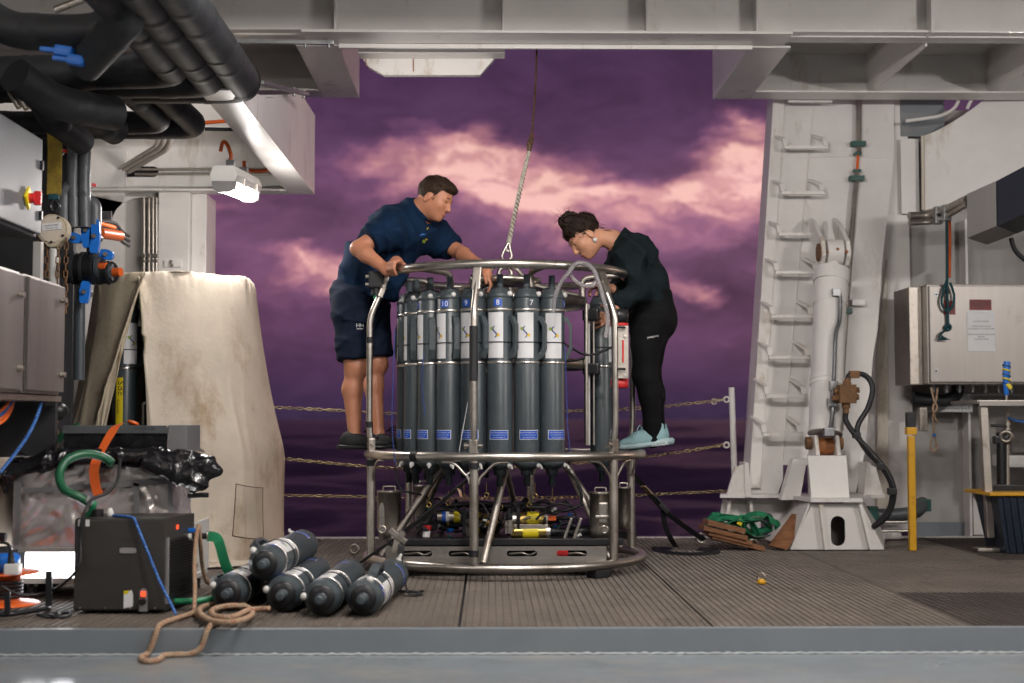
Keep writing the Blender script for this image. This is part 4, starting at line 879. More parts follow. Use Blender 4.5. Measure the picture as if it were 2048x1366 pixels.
for i, (y, r_) in enumerate(((432,.028),(446,.018))):
    pipe_thing('bulkhead_pipe', ['fat steel pipe running under the curved plating', 'thin steel pipe just below the fat one'][i], 'pipe', [P(1818,y,9.5), P(1860,y-2,9.5), P(1890,y-12,9.3), P(1935,y-34-i*4,9.0)], r_, 'steel_dull', 12, sub=5, clamps=[(P(1876,y-8,9.38),(.05,.06,.07)), (P(1893,y-13,9.28),(.05,.06,.06))], cm='galv', group='pipes under the plating')
t = thing('wall_locker', 'grey and navy locker hanging at the upper right edge', 'locker', P(1990,475,8.7))
fa = [P(1934,388,8.9), P(1934,476,8.9), P(1993,452,8.5), P(1992,362,8.5)]; fb = [P(1993,362,8.5), P(1994,452,8.5), P(2110,400,7.9), P(2110,300,7.9)]
b = MB(); b.prism(fa, (.25,.35,0)); b.build('grey_face', 'wall_dirty', t)
b = MB(); b.prism(fb, (.25,.35,0)); b.build('navy_face', 'navy_panel', t)
pipe_thing('wall_cable', 'dark cable curving down at the right edge below the locker', 'cable', [P(2022,476,9.0), P(2030,500,9.0), P(2050,520,9.0), P(2080,540,9.0)], .016, 'black_rubber', 8, sub=4)
# ================================================================ WATER BOTTLES (proto in local coordinates: axis +Z, outward face -Y)
BR = .0655
PROF = [(0,0),(.017,0),(.017,.055),(.030,.058),(.034,.085),(.052,.100),(BR,.115),(BR,.120),(BR,.974),(.058,.985),(.047,1.008),(.046,1.014),(.022,1.016),(.017,1.022),(.0165,1.082),(.012,1.084),(0,1.084)]
def cylfn(r, a0, z0): # label plane wrapped on the bottle; a0 = angle of its centre
    return lambda u, v: (r*math.cos(R(a0)+u/r), r*math.sin(R(a0)+u/r), z0+v)
def wrap(mb, w, h, a0, z0, r, n=10):
    f = cylfn(r, a0, z0); vs = []
    for i in range(n+1):
        u = -w/2+w*i/n; vs += [f(u, -h/2), f(u, h/2)]
    mb.add(vs, [(2*i, 2*i+2, 2*i+3, 2*i+1) for i in range(n)], True); return mb
MESHES = {}
def msh(key, fn, m):
    if key not in MESHES:
        b = MB(); fn(b); me = b.mesh(key); me.materials.append(MATS[m]); MESHES[key] = me
    return MESHES[key]
def swave(b, a0, z0, r):
    f = cylfn(r, a0, z0); n = 18; vs = []
    for i in range(n+1):
        t = -1+2*i/n; v = t*.030; u = .0105*math.sin(t*math.pi)*-1; w = .0050*(1-.45*abs(t)**2)
        vs += [f(u-w, v), f(u+w, v)]
    b.add(vs, [(2*i, 2*i+2, 2*i+3, 2*i+1) for i in range(n)])
def handle(b):
    # flat loop handle standing proud on the +X side
    pts = [(BR-.006,.872),(BR+.018,.866),(BR+.039,.822),(BR+.039,.700),(BR+.020,.652),(BR-.006,.640)]
    inn = [(BR-.006,.845),(BR+.008,.842),(BR+.024,.812),(BR+.024,.712),(BR+.010,.682),(BR-.006,.676)]
    t = .016; n = len(pts); vs = [(x, -t, z) for x, z in pts]+[(x, -t, z) for x, z in inn]+[(x, t, z) for x, z in pts]+[(x, t, z) for x, z in inn]
    fs = []
    for i in range(n-1):
        fs += [(i, i+1, n+i+1, n+i), (2*n+i, 3*n+i, 3*n+i+1, 2*n+i+1), (i, 2*n+i, 2*n+i+1, i+1), (n+i, n+i+1, 3*n+i+1, 3*n+i)]
    b.add(vs, fs)
def ring(b, r, z, rt): b.tube([(r*math.cos(2*math.pi*i/28), r*math.sin(2*math.pi*i/28), z) for i in range(28)], rt, 6, closed=True)
HA = -32  # handle angle
def rotz(fn, a):
    def g(b):
        q = MB(); fn(q); c, s = math.cos(R(a)), math.sin(R(a)); b.add([(x*c-y*s, x*s+y*c, z) for x, y, z in q.v], q.f)
    return g
def ball(b, c, r, n=10):
    b.lathe([(r*math.sin(math.pi*i/8), -r*math.cos(math.pi*i/8)) for i in range(9)], c, (0,0,1), n)
def bottle(label, num, M, group, numoff=0, lab=True, lite=False):
    t = thing('water_bottle', label, 'bottle', (0,0,0), group, local=True); t.matrix_world = M
    def part(name, key, fn, m, par=None):
        o = bpy.data.objects.new(name, msh(key, fn, m)); COL.objects.link(o); o.parent = par or t; return o
    body = part('body', 'bottle_body', lambda b: b.lathe(PROF, n=36), 'pvc')
    def caps(b):
        for z0, z1 in ((.962,.978),): b.lathe([(BR,z0),(BR+.0025,z0+.002),(BR+.0025,z1-.004),(BR-.004,z1)], n=36)
    part('end_cap', 'bottle_captop', lambda b: b.lathe([(BR-.001,.958),(BR+.0018,.960),(BR+.0018,.974),(.0595,.986),(.048,1.009)], n=36), 'pvc_cap')
    part('end_cap', 'bottle_capbot', lambda b: b.lathe([(.0355,.083),(.054,.0985),(BR+.0018,.1145),(BR+.0018,.132),(BR-.001,.134)], n=36), 'pvc_cap')
    part('collar', 'bottle_collar', lambda b: b.lathe([(.020,1.017),(.047,1.0155),(.049,1.008),(.047,1.003)], n=28), 'black_plastic')
    for z in (.900, .630):
        part('steel_band', 'bottle_band%.2f' % z, lambda b: b.lathe([(BR,z-.007),(BR+.0022,z-.0065),(BR+.0022,z+.0065),(BR,z+.007)], n=36), 'band_steel')
    part('handle', 'bottle_handle', rotz(handle, HA), 'pvc_cap')
    part('vent_screw', 'bottle_vent', lambda b: ball(b, ((BR+.001)*math.cos(R(-38)), (BR+.001)*math.sin(R(-38)), .980), .0145), 'white_plastic')
    def spig(b):
        c, s = math.cos(R(-42)), math.sin(R(-42)); b.cyl((.05*c,.05*s,.105), (.082*c,.082*s,.105), .0075, n=8); b.cyl((.066*c,.066*s,.105), (.072*c,.072*s,.105), .0125, n=10); b.cyl((.082*c,.082*s,.105), (.088*c,.088*s,.088), .006, n=8)
    part('spigot', 'bottle_spigot', spig, 'white_plastic')
    part('cord', 'bottle_cord', lambda b: ring(b, BR+.003, .733, .0028), 'black_rubber')
    if lab:
        lb = part('label', 'bottle_label', lambda b: wrap(b, .088, .232, -110, .768, BR+.0012), 'paper')
        part('emblem_wave', 'bottle_wave', lambda b: swave(b, -110, .785, BR+.0019), 'print_blue', lb)
        part('emblem_dot', 'bottle_dotg', lambda b: flatpoly(b, disc2(.0088, -.0175, .017), cylfn(BR+.0019, -110, .785)), 'print_green', lb)
        part('emblem_dot', 'bottle_doty', lambda b: flatpoly(b, disc2(.0088, .0175, -.017), cylfn(BR+.0020, -110, .785)), 'print_yellow', lb)
        def vt(b):
            f = cylfn(BR+.0018, -110, .86); text_on(b, 'NORWEGIAN', .009, lambda u, v: f(-v, u)); f2 = cylfn(BR+.0018, -110, .70); text_on(b, 'RESEARCH', .009, lambda u, v: f2(-v, u))
    st_ = part('maker_plate', 'bottle_maker', lambda b: wrap(b, .104, .047, -92, .262, BR+.0012), 'print_white')
    part('maker_field', 'bottle_makerb', lambda b: wrap(b, .099, .042, -92, .262, BR+.0017), 'blue_sticker', st_)
    def mt(b):
        text_on(b, 'OceanTest Equipment, Inc.', .0092, cylfn(BR+.0022, -92, .2735)); text_on(b, 'Fort Lauderdale, Florida, USA', .0066, cylfn(BR+.0022, -92, .261)); text_on(b, 'www.oceantestequip.com', .0066, cylfn(BR+.0022, -92, .2495))
    part('maker_lettering', 'bottle_makert', mt, 'print_white', st_)
    if num:
        a = -92+numoff
        bm = 'pvc' if num == '7' else 'blue_sticker'
        pl = part('number_plate', 'bottle_np%d%s' % (numoff, bm), lambda b: wrap(b, .042, .036, a, .934, BR+.0012), bm)
        part('number', 'bottle_n%s%d' % (num, numoff), lambda b: text_on(b, num, .040, cylfn(BR+.0020, a, .933)), 'print_white', pl)
    return t
RC = Vector((PX(1010, 7.8), 7.8, 0)); RB = .53; ZB = .458
def RP(ang, r, z): return RC + Vector((r*math.cos(R(ang)), r*math.sin(R(ang)), z))
slots = [(-93.5,'8',-4,'upright grey water bottle numbered 8 at the front of the frame'), (-78.5,'7',10,'upright grey water bottle numbered 7 right of bottle 8'), (-63.5,'6',50,'upright grey water bottle right of bottle 7 with clear tubing across it'),
    (-108.5,'9',-14,'upright grey water bottle numbered 9 behind the sleeved front post'), (-123.5,'10',14,'upright grey water bottle numbered 10 left of bottle 9'), (-138.5,'11',-26,'upright grey water bottle numbered 11 with its handle facing front'),
    (-153.5,'12',-30,'upright grey water bottle left of bottle 11'), (-168.5,'13',0,'leftmost upright grey water bottle in the frame'), (0,'4',60,'lone upright grey water bottle under the woman\'s hands'),
    (176.5,'14',0,None), (161.5,'15',0,None), (146.5,'16',0,None), (131.5,'17',0,None), (116.5,'18',0,None), (101.5,'19',0,None)]
for a, n, off, lab in slots:
    M = Matrix.Translation(RP(a, RB, ZB)) @ Matrix.Rotation(R(a+90), 4, 'Z')
    bottle(lab or 'upright grey water bottle on the far side of the frame', n, M, 'bottles standing in the rosette frame', off)

# ================================================================ ROSETTE FRAME
t = thing('rosette_frame', 'round stainless steel rosette frame holding the ring of bottles', 'rosette', RC)
def circ(r, z, n=72): return [RP(360*i/n, r, z) for i in range(n)]
ZL, ZM, ZT = .062, .612, 1.582; RL, RT = .746, .662
for nm, r, z, rt in (('lower_ring', RL, ZL, .0245), ('middle_ring', RL, ZM, .0235), ('top_ring', RT, ZT, .0235)):
    b = MB(); b.tube(circ(r, z), rt, 12, closed=True); b.build(nm, 'steel', t)
ANG = [-102.5+60*k for k in range(6)]
for k, a in enumerate(ANG):
    b = MB(); b.cyl(RP(a, RL-.0, ZL+.02), RP(a, RL, ZM-.02), .0225, n=14); b.build('post', 'steel_dull', t)
    for s in (-1, 1):   # bent spring rods below the middle ring
        b = MB(); b.tube(fillet([RP(a+s*1.8, RL, ZM-.135), RP(a+s*2.2, RL, ZM-.105), RP(a+s*8, RL, ZM-.028), RP(a+s*13, RL, ZM-.026)], .03, 4), .007, 8); b.build('brace_rod', 'steel', t)
    b = MB(); b.obox(RP(a, RL, ZM+.05), (.035,.045,.075), Matrix.Rotation(R(a), 3, 'Z'), .008); cl = b.build('clevis', 'steel_dull', t)
    b = MB(); tdir = Vector((-math.sin(R(a)), math.cos(R(a)), 0)); p = RP(a, RL, ZM+.055); b.cyl(p-tdir*.045, p+tdir*.045, .010, n=8); b.cyl(p-tdir*.048, p-tdir*.034, .017, n=6); b.build('bolt', 'steel', cl)
    up = [RP(a, RL, ZM+.06), RP(a, RL+.012, ZM+.15), RP(a, RL+.012, 1.34), RP(a, RT+.02, ZT-.075)]
    b = MB(); b.tube(fillet(up, .05, 4), .0165, 12); b.build('upright', 'steel', t)
    b = MB(); b.beam(RP(a, RT+.045, ZT-.135), RP(a, RT+.008, ZT-.02), .045, .028, up=(math.cos(R(a)), math.sin(R(a)), 0), bev=.006); jn = b.build('joint_plate', 'steel_dull', t)
    b = MB(); p = RP(a, RT+.028, ZT-.075); b.cyl(p-tdir*.032, p+tdir*.032, .009, n=8); b.build('joint_bolt', 'steel', jn)
    # inclined struts of the lower cage
    b = MB(); b.cyl(RP(a+14, .36, ZM-.02), RP(a+3, RL-.05, ZL+.02), .019, n=12); b.build('strut', 'steel_dull', t)
for f, h in ((.32,.10),):
    b = MB(); p = RP(ANG[0], RL+.012, 0); b.cyl(p+Vector((0,0,PZ(762,p.y)-0)), p+Vector((0,0,PZ(652,p.y))), .0225, n=14); b.build('rubber_sleeve', 'insulation_grey' if 0 else 'black_rubber', t)
for a, z in ((ANG[5], 1.22), (ANG[5], .77), (ANG[0], ZL+.075), (ANG[0], ZM-.045), (ANG[5], ZM-.045)):
    r = RL+.012 if z > .7 else RL; p = RP(a, r, z); b = MB(); b.cyl(p-Vector((0,0,.016)), p+Vector((0,0,.016)), .0195 if z > .7 else .0255, n=14); b.build('tape_wrap', 'black_rubber', t)
p = RP(-128, RL, ZM); tg = Vector((-math.sin(R(-128)), math.cos(R(-128)), 0)); b = MB(); b.cyl(p-tg*.02, p+tg*.02, .0265, n=14); b.build('tape_wrap', 'black_rubber', t)
# hoops, arches, hub
for z in (1.435, 1.095, .60):
    b = MB(); b.lathe([(.425,z-.025),(.452,z-.025),(.452,z+.025),(.400,z+.027),(.395,z+.02),(.425,z+.012),(.425,z-.025)], RC, n=56); b.build('bottle_hoop', 'steel_dull', t)
for k in range(6):
    a = -132.5+60*k
    b = MB(); b.tube(fillet([RP(a, RT-.02, ZT-.005), RP(a, .50, ZT-.01), RP(a, .43, ZT-.02), RP(a, .43, 1.44)], .085, 6), .0175, 10); b.build('arch_tube', 'steel_dull', t)
for a in (-142, -22, 98, 158):
    b = MB(); b.cyl(RP(a, .08, ZT-.03), RP(a, .43, 1.46), .017, n=10); b.build('spider_tube', 'steel', t)
b = MB(); b.lathe([(0,1.53),(.12,1.53),(.20,1.545),(.20,1.57),(.10,1.585),(0,1.585)], RC, n=32); b.build('hub_plate', 'steel', t)
b = MB(); b.cyl(RC+Vector((0,0,.62)), RC+Vector((0,0,1.52)), .055, n=20); b.build('centre_column', 'steel_dull', t)
b = MB(); b.lathe([(.0,1.36),(.15,1.36),(.15,1.44),(.05,1.48),(0,1.48)], RC, n=28); b.build('release_carousel', 'black_plastic', t)
b = MB(); b.torus(RC+Vector((0,0,1.60)), (0,1,0), .035, .012, 18); b.build('lifting_eye', 'steel_dull', t)
for a in (-21, -15):
    p0, p1 = RP(a, .465, .66), RP(a, .465, 1.42); b = MB(); b.cyl(p0, p1, .0095 if a > -18 else .012, n=10); b.build('spacer_rod', 'white_plastic' if a > -18 else 'steel', t)
for z in (1.36, 1.07):
    b = MB(); b.obox(RP(-17, .485, z), (.09,.05,.06), Matrix.Rotation(R(-17), 3, 'Z'), .01); b.build('rod_clamp', 'black_plastic', t)
b = MB(); b.tube([RP(-12, .49, z) for z in (.66, .9, 1.2, 1.40)], .0065, 8); b.build('guide_rod', 'steel', t)
# base skirt, sensor rails, feet
YK1 = 7.27
b = MB(); x0_, x1_ = PX(772,YK1), PX(1212,YK1); z0_, z1_ = PZ(1130,YK1), PZ(1093,YK1)
sl = [(PX(x,YK1), PZ(1107,YK1), .155, .030) for x in (835, 928, 1044, 1143)]
slot_plate(b, x0_, x1_, z0_, z1_, sl, lambda x, z, d: (x, YK1+d, z), .006); b.box(x0_, x1_, YK1+.007, YK1+.16, z0_-.006, z0_, 0); b.build('base_skirt', 'steel_brushed', t)
b = MB(); b.box(x0_+.02, x1_-.02, YK1+.18, YK1+.19, z0_, z1_+.01); b.build('skirt_back', 'dark_void', t)
b = MB(); b.box(PX(1109,YK1+.05), PX(1136,YK1+.05), YK1+.05, YK1+.1, PZ(1117,YK1), PZ(1099,YK1), .004); b.build('red_float', 'red_plastic', t)
for x in (835, 928, 1044, 1158):
    b = MB(); b.tube([P(x-25,1108,YK1+.08), P(x,1106,YK1+.06), P(x+14,1110,YK1+.06), P(x+28,1104,YK1+.09)], .006, 7, sub=4); b.build('cable', 'steel_dull', t)
b = MB(); b.box(PX(775,7.34), PX(1245,7.34), 7.31, 7.36, PZ(1093,7.3)+.004, PZ(1078,7.3), .004); b.build('sensor_rail', 'black_plastic', t)
b = MB(); b.box(PX(770,8.2), PX(1272,8.2), 8.18, 8.23, PZ(1078,8.2), PZ(1065,8.2)+.01, .004); b.build('sensor_rail', 'black_plastic', t)
b = MB(); b.box(x0_+.05, x1_-.05, 7.37, 8.17, PZ(1093,7.3)+.03, PZ(1093,7.3)+.034); b.build('sensor_floor', 'black_plastic', t)
for a in (-50, 35, 130, 215):
    p = RP(a, RL-.02, 0); b = MB(); b.obox((p.x,p.y,.02), (.10,.07,.04), Matrix.Rotation(R(a+90), 3, 'Z'), .006); b.build('rubber_foot', 'black_rubber', t)
# ballast canisters
def canister(px, y0, y1, Y, w, m='steel_dull', detail=0):
    r = w/2*Y/FPX; p = P(px, y1, Y); z0, z1 = p.z, PZ(y0, Y); b = MB()
    b.lathe([(0,z0),(r*.82,z0),(r,z0+.05),(r,z1-.004),(r*1.03,z1-.004),(r*1.03,z1+.006),(0,z1+.006)], (p.x,p.y,0), n=26); c_ = b.build('canister', m, t)
    b = MB(); b.tube(fillet([(p.x-r*.5,p.y,z1),(p.x-r*.5,p.y,z1+.028),(p.x+r*.5,p.y,z1+.028),(p.x+r*.5,p.y,z1)], .008, 3), .005, 7); b.build('bail', 'steel', c_)
    if detail == 1:
        b = MB(); slot_plate(b, lambda: [(p.x-r*.55+.016*math.cos(q), z1-.13+.045*math.sin(q)+(.03 if math.sin(q) > 0 else -.03)) for q in np.linspace(0, 6.28, 17)[:-1]], 0, 0, 0, [], lambda x, z, d: (x, p.y-r*1.02+d, z), .012); b.build('side_plate', 'steel', c_)
    if detail == 2:
        b = MB(); b.obox((p.x+.01, p.y-r*1.03, z1-.10), (.05,.02,.11), None, .008); b.obox((p.x+.01, p.y-r*1.1, z1-.12), (.085,.02,.016), None, .004); b.build('latch', 'steel', c_)
    if detail:
        q = Vector((p.x-(r*.5 if detail == 1 else -.015), p.y-r*.98, z0+.05)); b = MB(); b.torus(q, (0,1,0), .018, .006, 16); b.cyl(q+Vector((0,-.002,0)), q+Vector((0,.01,0)), .016, n=14); b.build('drain_port', 'steel', c_)
canister(778, 983, 1076, 7.62, 48, detail=1)
canister(1201, 986, 1077, 7.42, 44, detail=2)
canister(1247, 976, 1058, 8.0, 30)
canister(848, 972, 1062, 8.15, 38, 'steel_brushed')
# sensors
def sensor(a, c2, r, m, bands=(), name='sensor_housing'):
    a, c2 = Vector(a), Vector(c2); b = MB(); b.cyl(a, c2, r, n=16); o = b.build(name, m, t)
    for f0, f1, bm in bands:
        b = MB(); b.cyl(a.lerp(c2, f0), a.lerp(c2, f1), r*1.05, n=16); b.build('sensor_band', bm, o)
    b = MB(); d = (c2-a).normalized(); b.cyl(c2, c2+d*.03, r*.5, n=10); b.cyl(c2+d*.03, c2+d*.06, r*.35, n=8); b.build('connector', 'black_rubber', o)
sensor(P(1025,1040,7.5), P(1095,1040,7.5), .042, 'brass', [(.0,.12,'steel'),(.42,.75,'yellow_label'),(.9,1,'steel')])
sensor(P(1022,1064,7.45), P(1100,1063,7.45), .034, 'brass', [(.30,.70,'yellow_label'),(.9,1,'steel')])
sensor(P(875,1034,7.5), P(922,1034,7.5), .028, 'steel', [(.2,.36,'blue_sticker'),(.36,.5,'white_plastic'),(.70,.95,'yellow_label')])
sensor(P(925,1046,7.8), P(995,1046,7.8), .06, 'brass', [(.3,.5,'yellow_label')])
sensor(P(870,1046,7.6), P(918,1048,7.6), .030, 'black_plastic', [(.5,.6,'brass')])
sensor(P(1060,1072,7.6), P(1190,1060,7.6), .03, 'black_plastic')
sensor(P(940,1030,7.6), P(941,1074,7.6), .042, 'steel_dull', [(0,.12,'red_plastic')])
sensor(P(1018,1066,7.42), P(1018,1040,7.42), .028, 'steel', [(.4,.55,'steel_dull')])
sensor(P(855,1050,7.5), P(852,1075,7.5), .02, 'white_plastic', [(0,.4,'red_plastic')])
for x0_, x1_, y, m in ((1020,1096,1053,'steel_dull'),(925,932,1040,'black_plastic'),(1033,1040,1044,'black_plastic'),(1096,1112,1036,'orange_plastic')):
    a, c2 = P(x0_,y,7.44), P(x1_,y,7.44); b = MB(); hh = .025 if m != 'black_plastic' else .14; b.box(a.x, c2.x, 7.42, 7.45, a.z-hh/2, a.z+hh/2, .003); b.build('sensor_bracket', m, t)
rr = random.Random(11)
for i in range(46):
    x0_ = rr.uniform(850, 1150); x1_ = x0_+rr.uniform(-90, 90); x1_ = min(max(x1_, 835), 1165); Yc = rr.uniform(7.42, 7.95); y0_ = rr.uniform(1005, 1062); y1_ = rr.uniform(1012, 1072)
    pts = [P(x0_,y0_,Yc), P(x0_+(x1_-x0_)*.3, min(y0_,y1_)-rr.uniform(-8,14), Yc+rr.uniform(-.05,.05)), P(x0_+(x1_-x0_)*.7, (y0_+y1_)/2+rr.uniform(-10,8), Yc+rr.uniform(-.05,.05)), P(x1_,y1_,Yc)]
    b = MB(); b.tube(pts, rr.choice((.006,.008,.010)), 7, sub=5); b.build('sensor_cable', 'black_rubber', t)
for i in range(30):
    p = P(rr.uniform(850,1165), rr.uniform(1018,1074), rr.uniform(7.40,7.6)); d = Vector((rr.uniform(-1,1), rr.uniform(-.4,.2), rr.uniform(-.6,.6))).normalized()
    b = MB(); b.cyl(p, p+d*rr.uniform(.02,.05), rr.choice((.007,.009,.012)), n=9); b.build('connector', rr.choice(['orange_plastic','red_plastic','white_plastic','steel','blue_plastic','green_clamp','black_rubber','steel','brass']), t)
for pts, r in (([(790,935,7.5),(800,975,7.5),(820,985,7.5),(850,992,7.6),(868,1010,7.6),(858,1040,7.6)], .006), ([(1135,940,7.5),(1155,965,7.5),(1163,990,7.5),(1160,1010,7.5),(1125,1022,7.5),(1080,1020,7.55)], .008), ([(1150,1035,7.45),(1128,1036,7.45),(1100,1040,7.5)], .011), ([(1080,1010,7.6),(1030,1008,7.6),(980,1012,7.6),(930,1010,7.6),(880,1016,7.6)], .012), ([(1085,1015,7.55),(1030,1014,7.55),(960,1006,7.55),(900,1012,7.55)], .012)):
    b = MB(); b.tube([P(*p) for p in pts], r, 8, sub=6); b.build('sensor_cable', 'black_rubber', t)
for dx in (0, .05):
    b = MB(); b.beam(P(1128,1078,7.4)+Vector((dx,0,0)), P(1143,1036,7.4)+Vector((dx,0,0)), .014, .02, up=(0,1,0), bev=.003); b.build('cable_stay', 'steel', t)
# small tag rings hanging from the bottle lanyards
for x, y in ((897,1000),(858,1004),(928,988),(973,984),(1070,986),(1105,994),(1058,1004),(1001,1008)):
    p = P(x, y, 7.35); b = MB(); b.torus(p-Vector((0,0,.015)), (.3,1,0), .012, .003, 12); b.cyl(p, p+Vector((0,0,.05)), .0022, n=5); b.build('lanyard_ring', 'brass', t)
for pts in ([(790,660),(786,760),(784,850),(790,925)],[(848,705),(844,760),(850,830)],[(1130,690),(1133,780),(1135,850),(1141,910)],[(1071,700),(1068,760),(1066,830)],[(946,725),(938,790),(922,880),(917,915)]):
    b = MB(); b.tube([P(x, y, 7.24) for x, y in pts], .0022, 5, sub=5); b.build('lanyard', 'fishing_line' if pts[0][0] != 946 else 'print_white', t)
b = MB(); b.tube([P(1125,686,7.4), P(1140,694,7.45), P(1165,708,7.4), P(1190,708,7.38), P(1225,694,7.36)], .006, 8, sub=6); b.build('bungee', 'black_rubber', t)
b = MB(); b.tube([P(1128,722,7.4), P(1145,722,7.5), P(1170,716,7.5)], .006, 8, sub=5); b.build('bungee', 'black_rubber', t)
# left camera-like unit on the upright
t2 = thing('transponder', 'small black instrument with steel knobs clamped at the left upright', 'instrument', P(750,585,7.6))
b = MB(); b.obox(P(754,560,7.6), (.085,.07,.09), None, .008); b.build('body', 'black_plastic', t2)
b = MB(); b.cyl(P(752,572,7.6), P(752,590,7.6), .025, n=14); b.build('barrel', 'black_rubber', t2)
b = MB(); b.cyl(P(752,590,7.6), P(752,598,7.6), .014, n=10); b.build('green_tip', 'green_hose', t2)
for y in (553, 569):
    b = MB(); b.cyl(P(741,y,7.58), P(731,y,7.58), .010, n=10); b.build('knob', 'steel', t2)
# red capped instrument with plate
t2 = thing('instrument_housing', 'cylindrical instrument with red end cap and bolted steel plate', 'instrument', P(1240,775,7.35))
ax = PX(1241,7.33)
b = MB(); b.cyl((ax,7.37,PZ(762,7.33)), (ax,7.37,PZ(650,7.33)), .042, n=24); b.build('body', 'white_plastic', t2)
b = MB(); b.lathe([(0,PZ(776,7.33)),(.040,PZ(776,7.33)),(.046,PZ(772,7.33)),(.046,PZ(757,7.33)),(0,PZ(757,7.33))], (ax,7.37,0), n=24); b.build('end_cap', 'red_plastic', t2)
b = MB(); b.lathe([(0,PZ(652,7.33)),(.046,PZ(652,7.33)),(.046,PZ(645,7.33)),(0,PZ(645,7.33))], (ax,7.37,0), n=24); b.build('red_ring', 'red_plastic', t2)
b = MB(); b.lathe([(0,PZ(645,7.33)),(.046,PZ(645,7.33)),(.048,PZ(630,7.33)),(.046,PZ(618,7.33)),(0,PZ(616,7.33))], (ax,7.37,0), n=24); b.build('cap', 'black_plastic', t2)
b = MB(); a, c2 = P(1223,652,7.31), P(1257,757,7.31); b.box(a.x, c2.x, 7.305, 7.313, c2.z, a.z, .002); pl = b.build('mounting_plate', 'steel_dull', t2)
for x in (1228, 1251):
    for y in (672, 750):
        p = P(x, y, 7.304); b = MB(); b.cyl(p, p+Vector((0,-.008,0)), .009, n=10); b.build('bolt', 'steel', pl)
for y in (655, 738):
    b = MB(); b.torus(P(1240,y,7.30), (0,0,1), .024, .0055, 18); b.build('rubber_ring', 'black_rubber', t2)
b = MB(); a, c2 = P(1244,680,7.302), P(1248,725,7.302); b.box(a.x, c2.x, 7.301, 7.3035, c2.z, a.z); b.build('warning_label', 'red_plastic', t2)
# clear tubing
pipe_thing('clear_tubing', 'coil of clear plastic tubing hung over the top ring', 'tubing', [P(1106,626,7.14), P(1110,595,7.12), P(1122,565,7.10), P(1138,545,7.08), P(1150,529,7.12), P(1165,527,7.14), P(1182,535,7.10), P(1192,548,7.08), P(1193,562,7.08), P(1183,572,7.08), P(1163,570,7.10), P(1145,556,7.12), P(1140,540,7.10), P(1155,526,7.16), P(1178,530,7.12), P(1193,553,7.07), P(1205,590,7.06), P(1215,630,7.06), P(1214,660,7.06), P(1211,675,7.06)], .011, 'clear_tube', 10, sub=6)
# lift wire
t2 = thing('lift_wire', 'steel lifting wire with rope pennant and shackle above the frame', 'wire', RC+Vector((0,0,1.62)))
hook = P(1013,500,7.8); sp = P(1060,282,8.15)
b = MB(); b.tube([P(1074,70,8.6), P(1072,150,8.45), P(1067,230,8.25), P(1064,268,8.17)], .0062, 8, sub=5); b.build('wire', 'wire_rope', t2)
b = MB(); b.tube([P(1064,266,8.17), P(1062,280,8.15), P(1059,292,8.13), P(1058,304,8.12)], [.008,.016,.018,.010], 10, sub=4); b.build('splice', 'wire_rope', t2)
b = MB(); b.cyl(P(1065,274,8.165), P(1064,268,8.17), .010, n=8); b.build('red_whipping', 'red_plastic', t2)
b = MB(); b.tube([P(1058,304,8.12), P(1044,360,8.02), P(1030,425,7.92), P(1017,488,7.81)], [.011,.012,.012,.014], 10, sub=5); b.build('rope_pennant', 'rope_white', t2)
for k in range(22):
    f = k/22; p = P(1056.5,310,8.115).lerp(P(1019,480,7.82), f); d = (P(1019,480,7.82)-P(1056.5,310,8.115)).normalized(); u = frame_from(d)[0]; b = MB(); b.torus(p, d+u*.9, .0125, .0022, 10, 5); b.build('rope_strand', 'wire_rope', t2)
b = MB(); b.tube(fillet([P(1016,486,7.8), P(1003,512,7.8), P(1006,521,7.8), P(1018,522,7.8), P(1024,514,7.8), P(1019,490,7.8)], .02, 4), .008, 8, closed=True); b.build('shackle', 'steel', t2)
b = MB(); b.tube([P(1017,484,7.8), P(1012,497,7.8), P(1016,503,7.8), P(1021,496,7.8)], .006, 7, closed=True, sub=4); b.build('thimble', 'steel', t2)
b = MB(); b.tube([RC+Vector((-.10,0,1.58)), RC+Vector((-.06,-.02,1.635)), RC+Vector((0,-.02,1.645)), RC+Vector((.06,-.02,1.625)), RC+Vector((.10,0,1.58))], .012, 8, sub=4); b.build('bail_rod', 'steel_dull', t2)
# ratchet straps
t2 = thing('ratchet_strap', 'black ratchet strap tying the frame down at front left', 'strap', P(790,1085,7.05))
W_ = Vector((.012,-.012,.026))
b = MB(); b.band([P(937,957,7.1), P(905,985,7.05), P(840,1040,7.0), P(800,1068,6.98)], W_*1.05, .003, sub=4); b.build('webbing', 'black_rubber', t2)
b = MB(); b.band([P(790,1078,6.98), P(760,1098,6.9), P(735,1115,6.8), P(700,1140,6.7)], W_*.8, .003, sub=4); b.build('webbing', 'black_rubber', t2)
b = MB(); b.band([P(803,1070,6.97), P(802,1100,6.92), P(799,1130,6.80), P(806,1150,6.62)], (.032,0,0), .003, sub=4); b.build('loose_tail', 'black_rubber', t2)
pt = P(806,1152,6.6); b = MB(); b.band([pt+Vector((0,.02,.03)), Vector((pt.x+.03,6.5,.012)), Vector((pt.x+.08,6.52,.006)), Vector((pt.x+.07,6.62,.004)), Vector((pt.x-.10,6.68,.004))], (0,.03,.004), .003, sub=5); b.build('loose_tail', 'black_rubber', t2)
b = MB(); c_ = P(796,1072,6.96); b.obox(c_, (.10,.045,.03), Matrix.Rotation(R(38),3,'Y'), .005); b.cyl(c_+Vector((.02,-.03,.01)), c_+Vector((.02,.03,.01)), .017, n=12); b.build('ratchet_frame', 'steel_dull', t2)
b = MB(); b.beam(c_+Vector((0,-.01,-.01)), c_+Vector((-.015,-.01,-.085)), .035, .012, up=(0,1,0), bev=.003); b.build('ratchet_handle', 'steel_dull', t2)
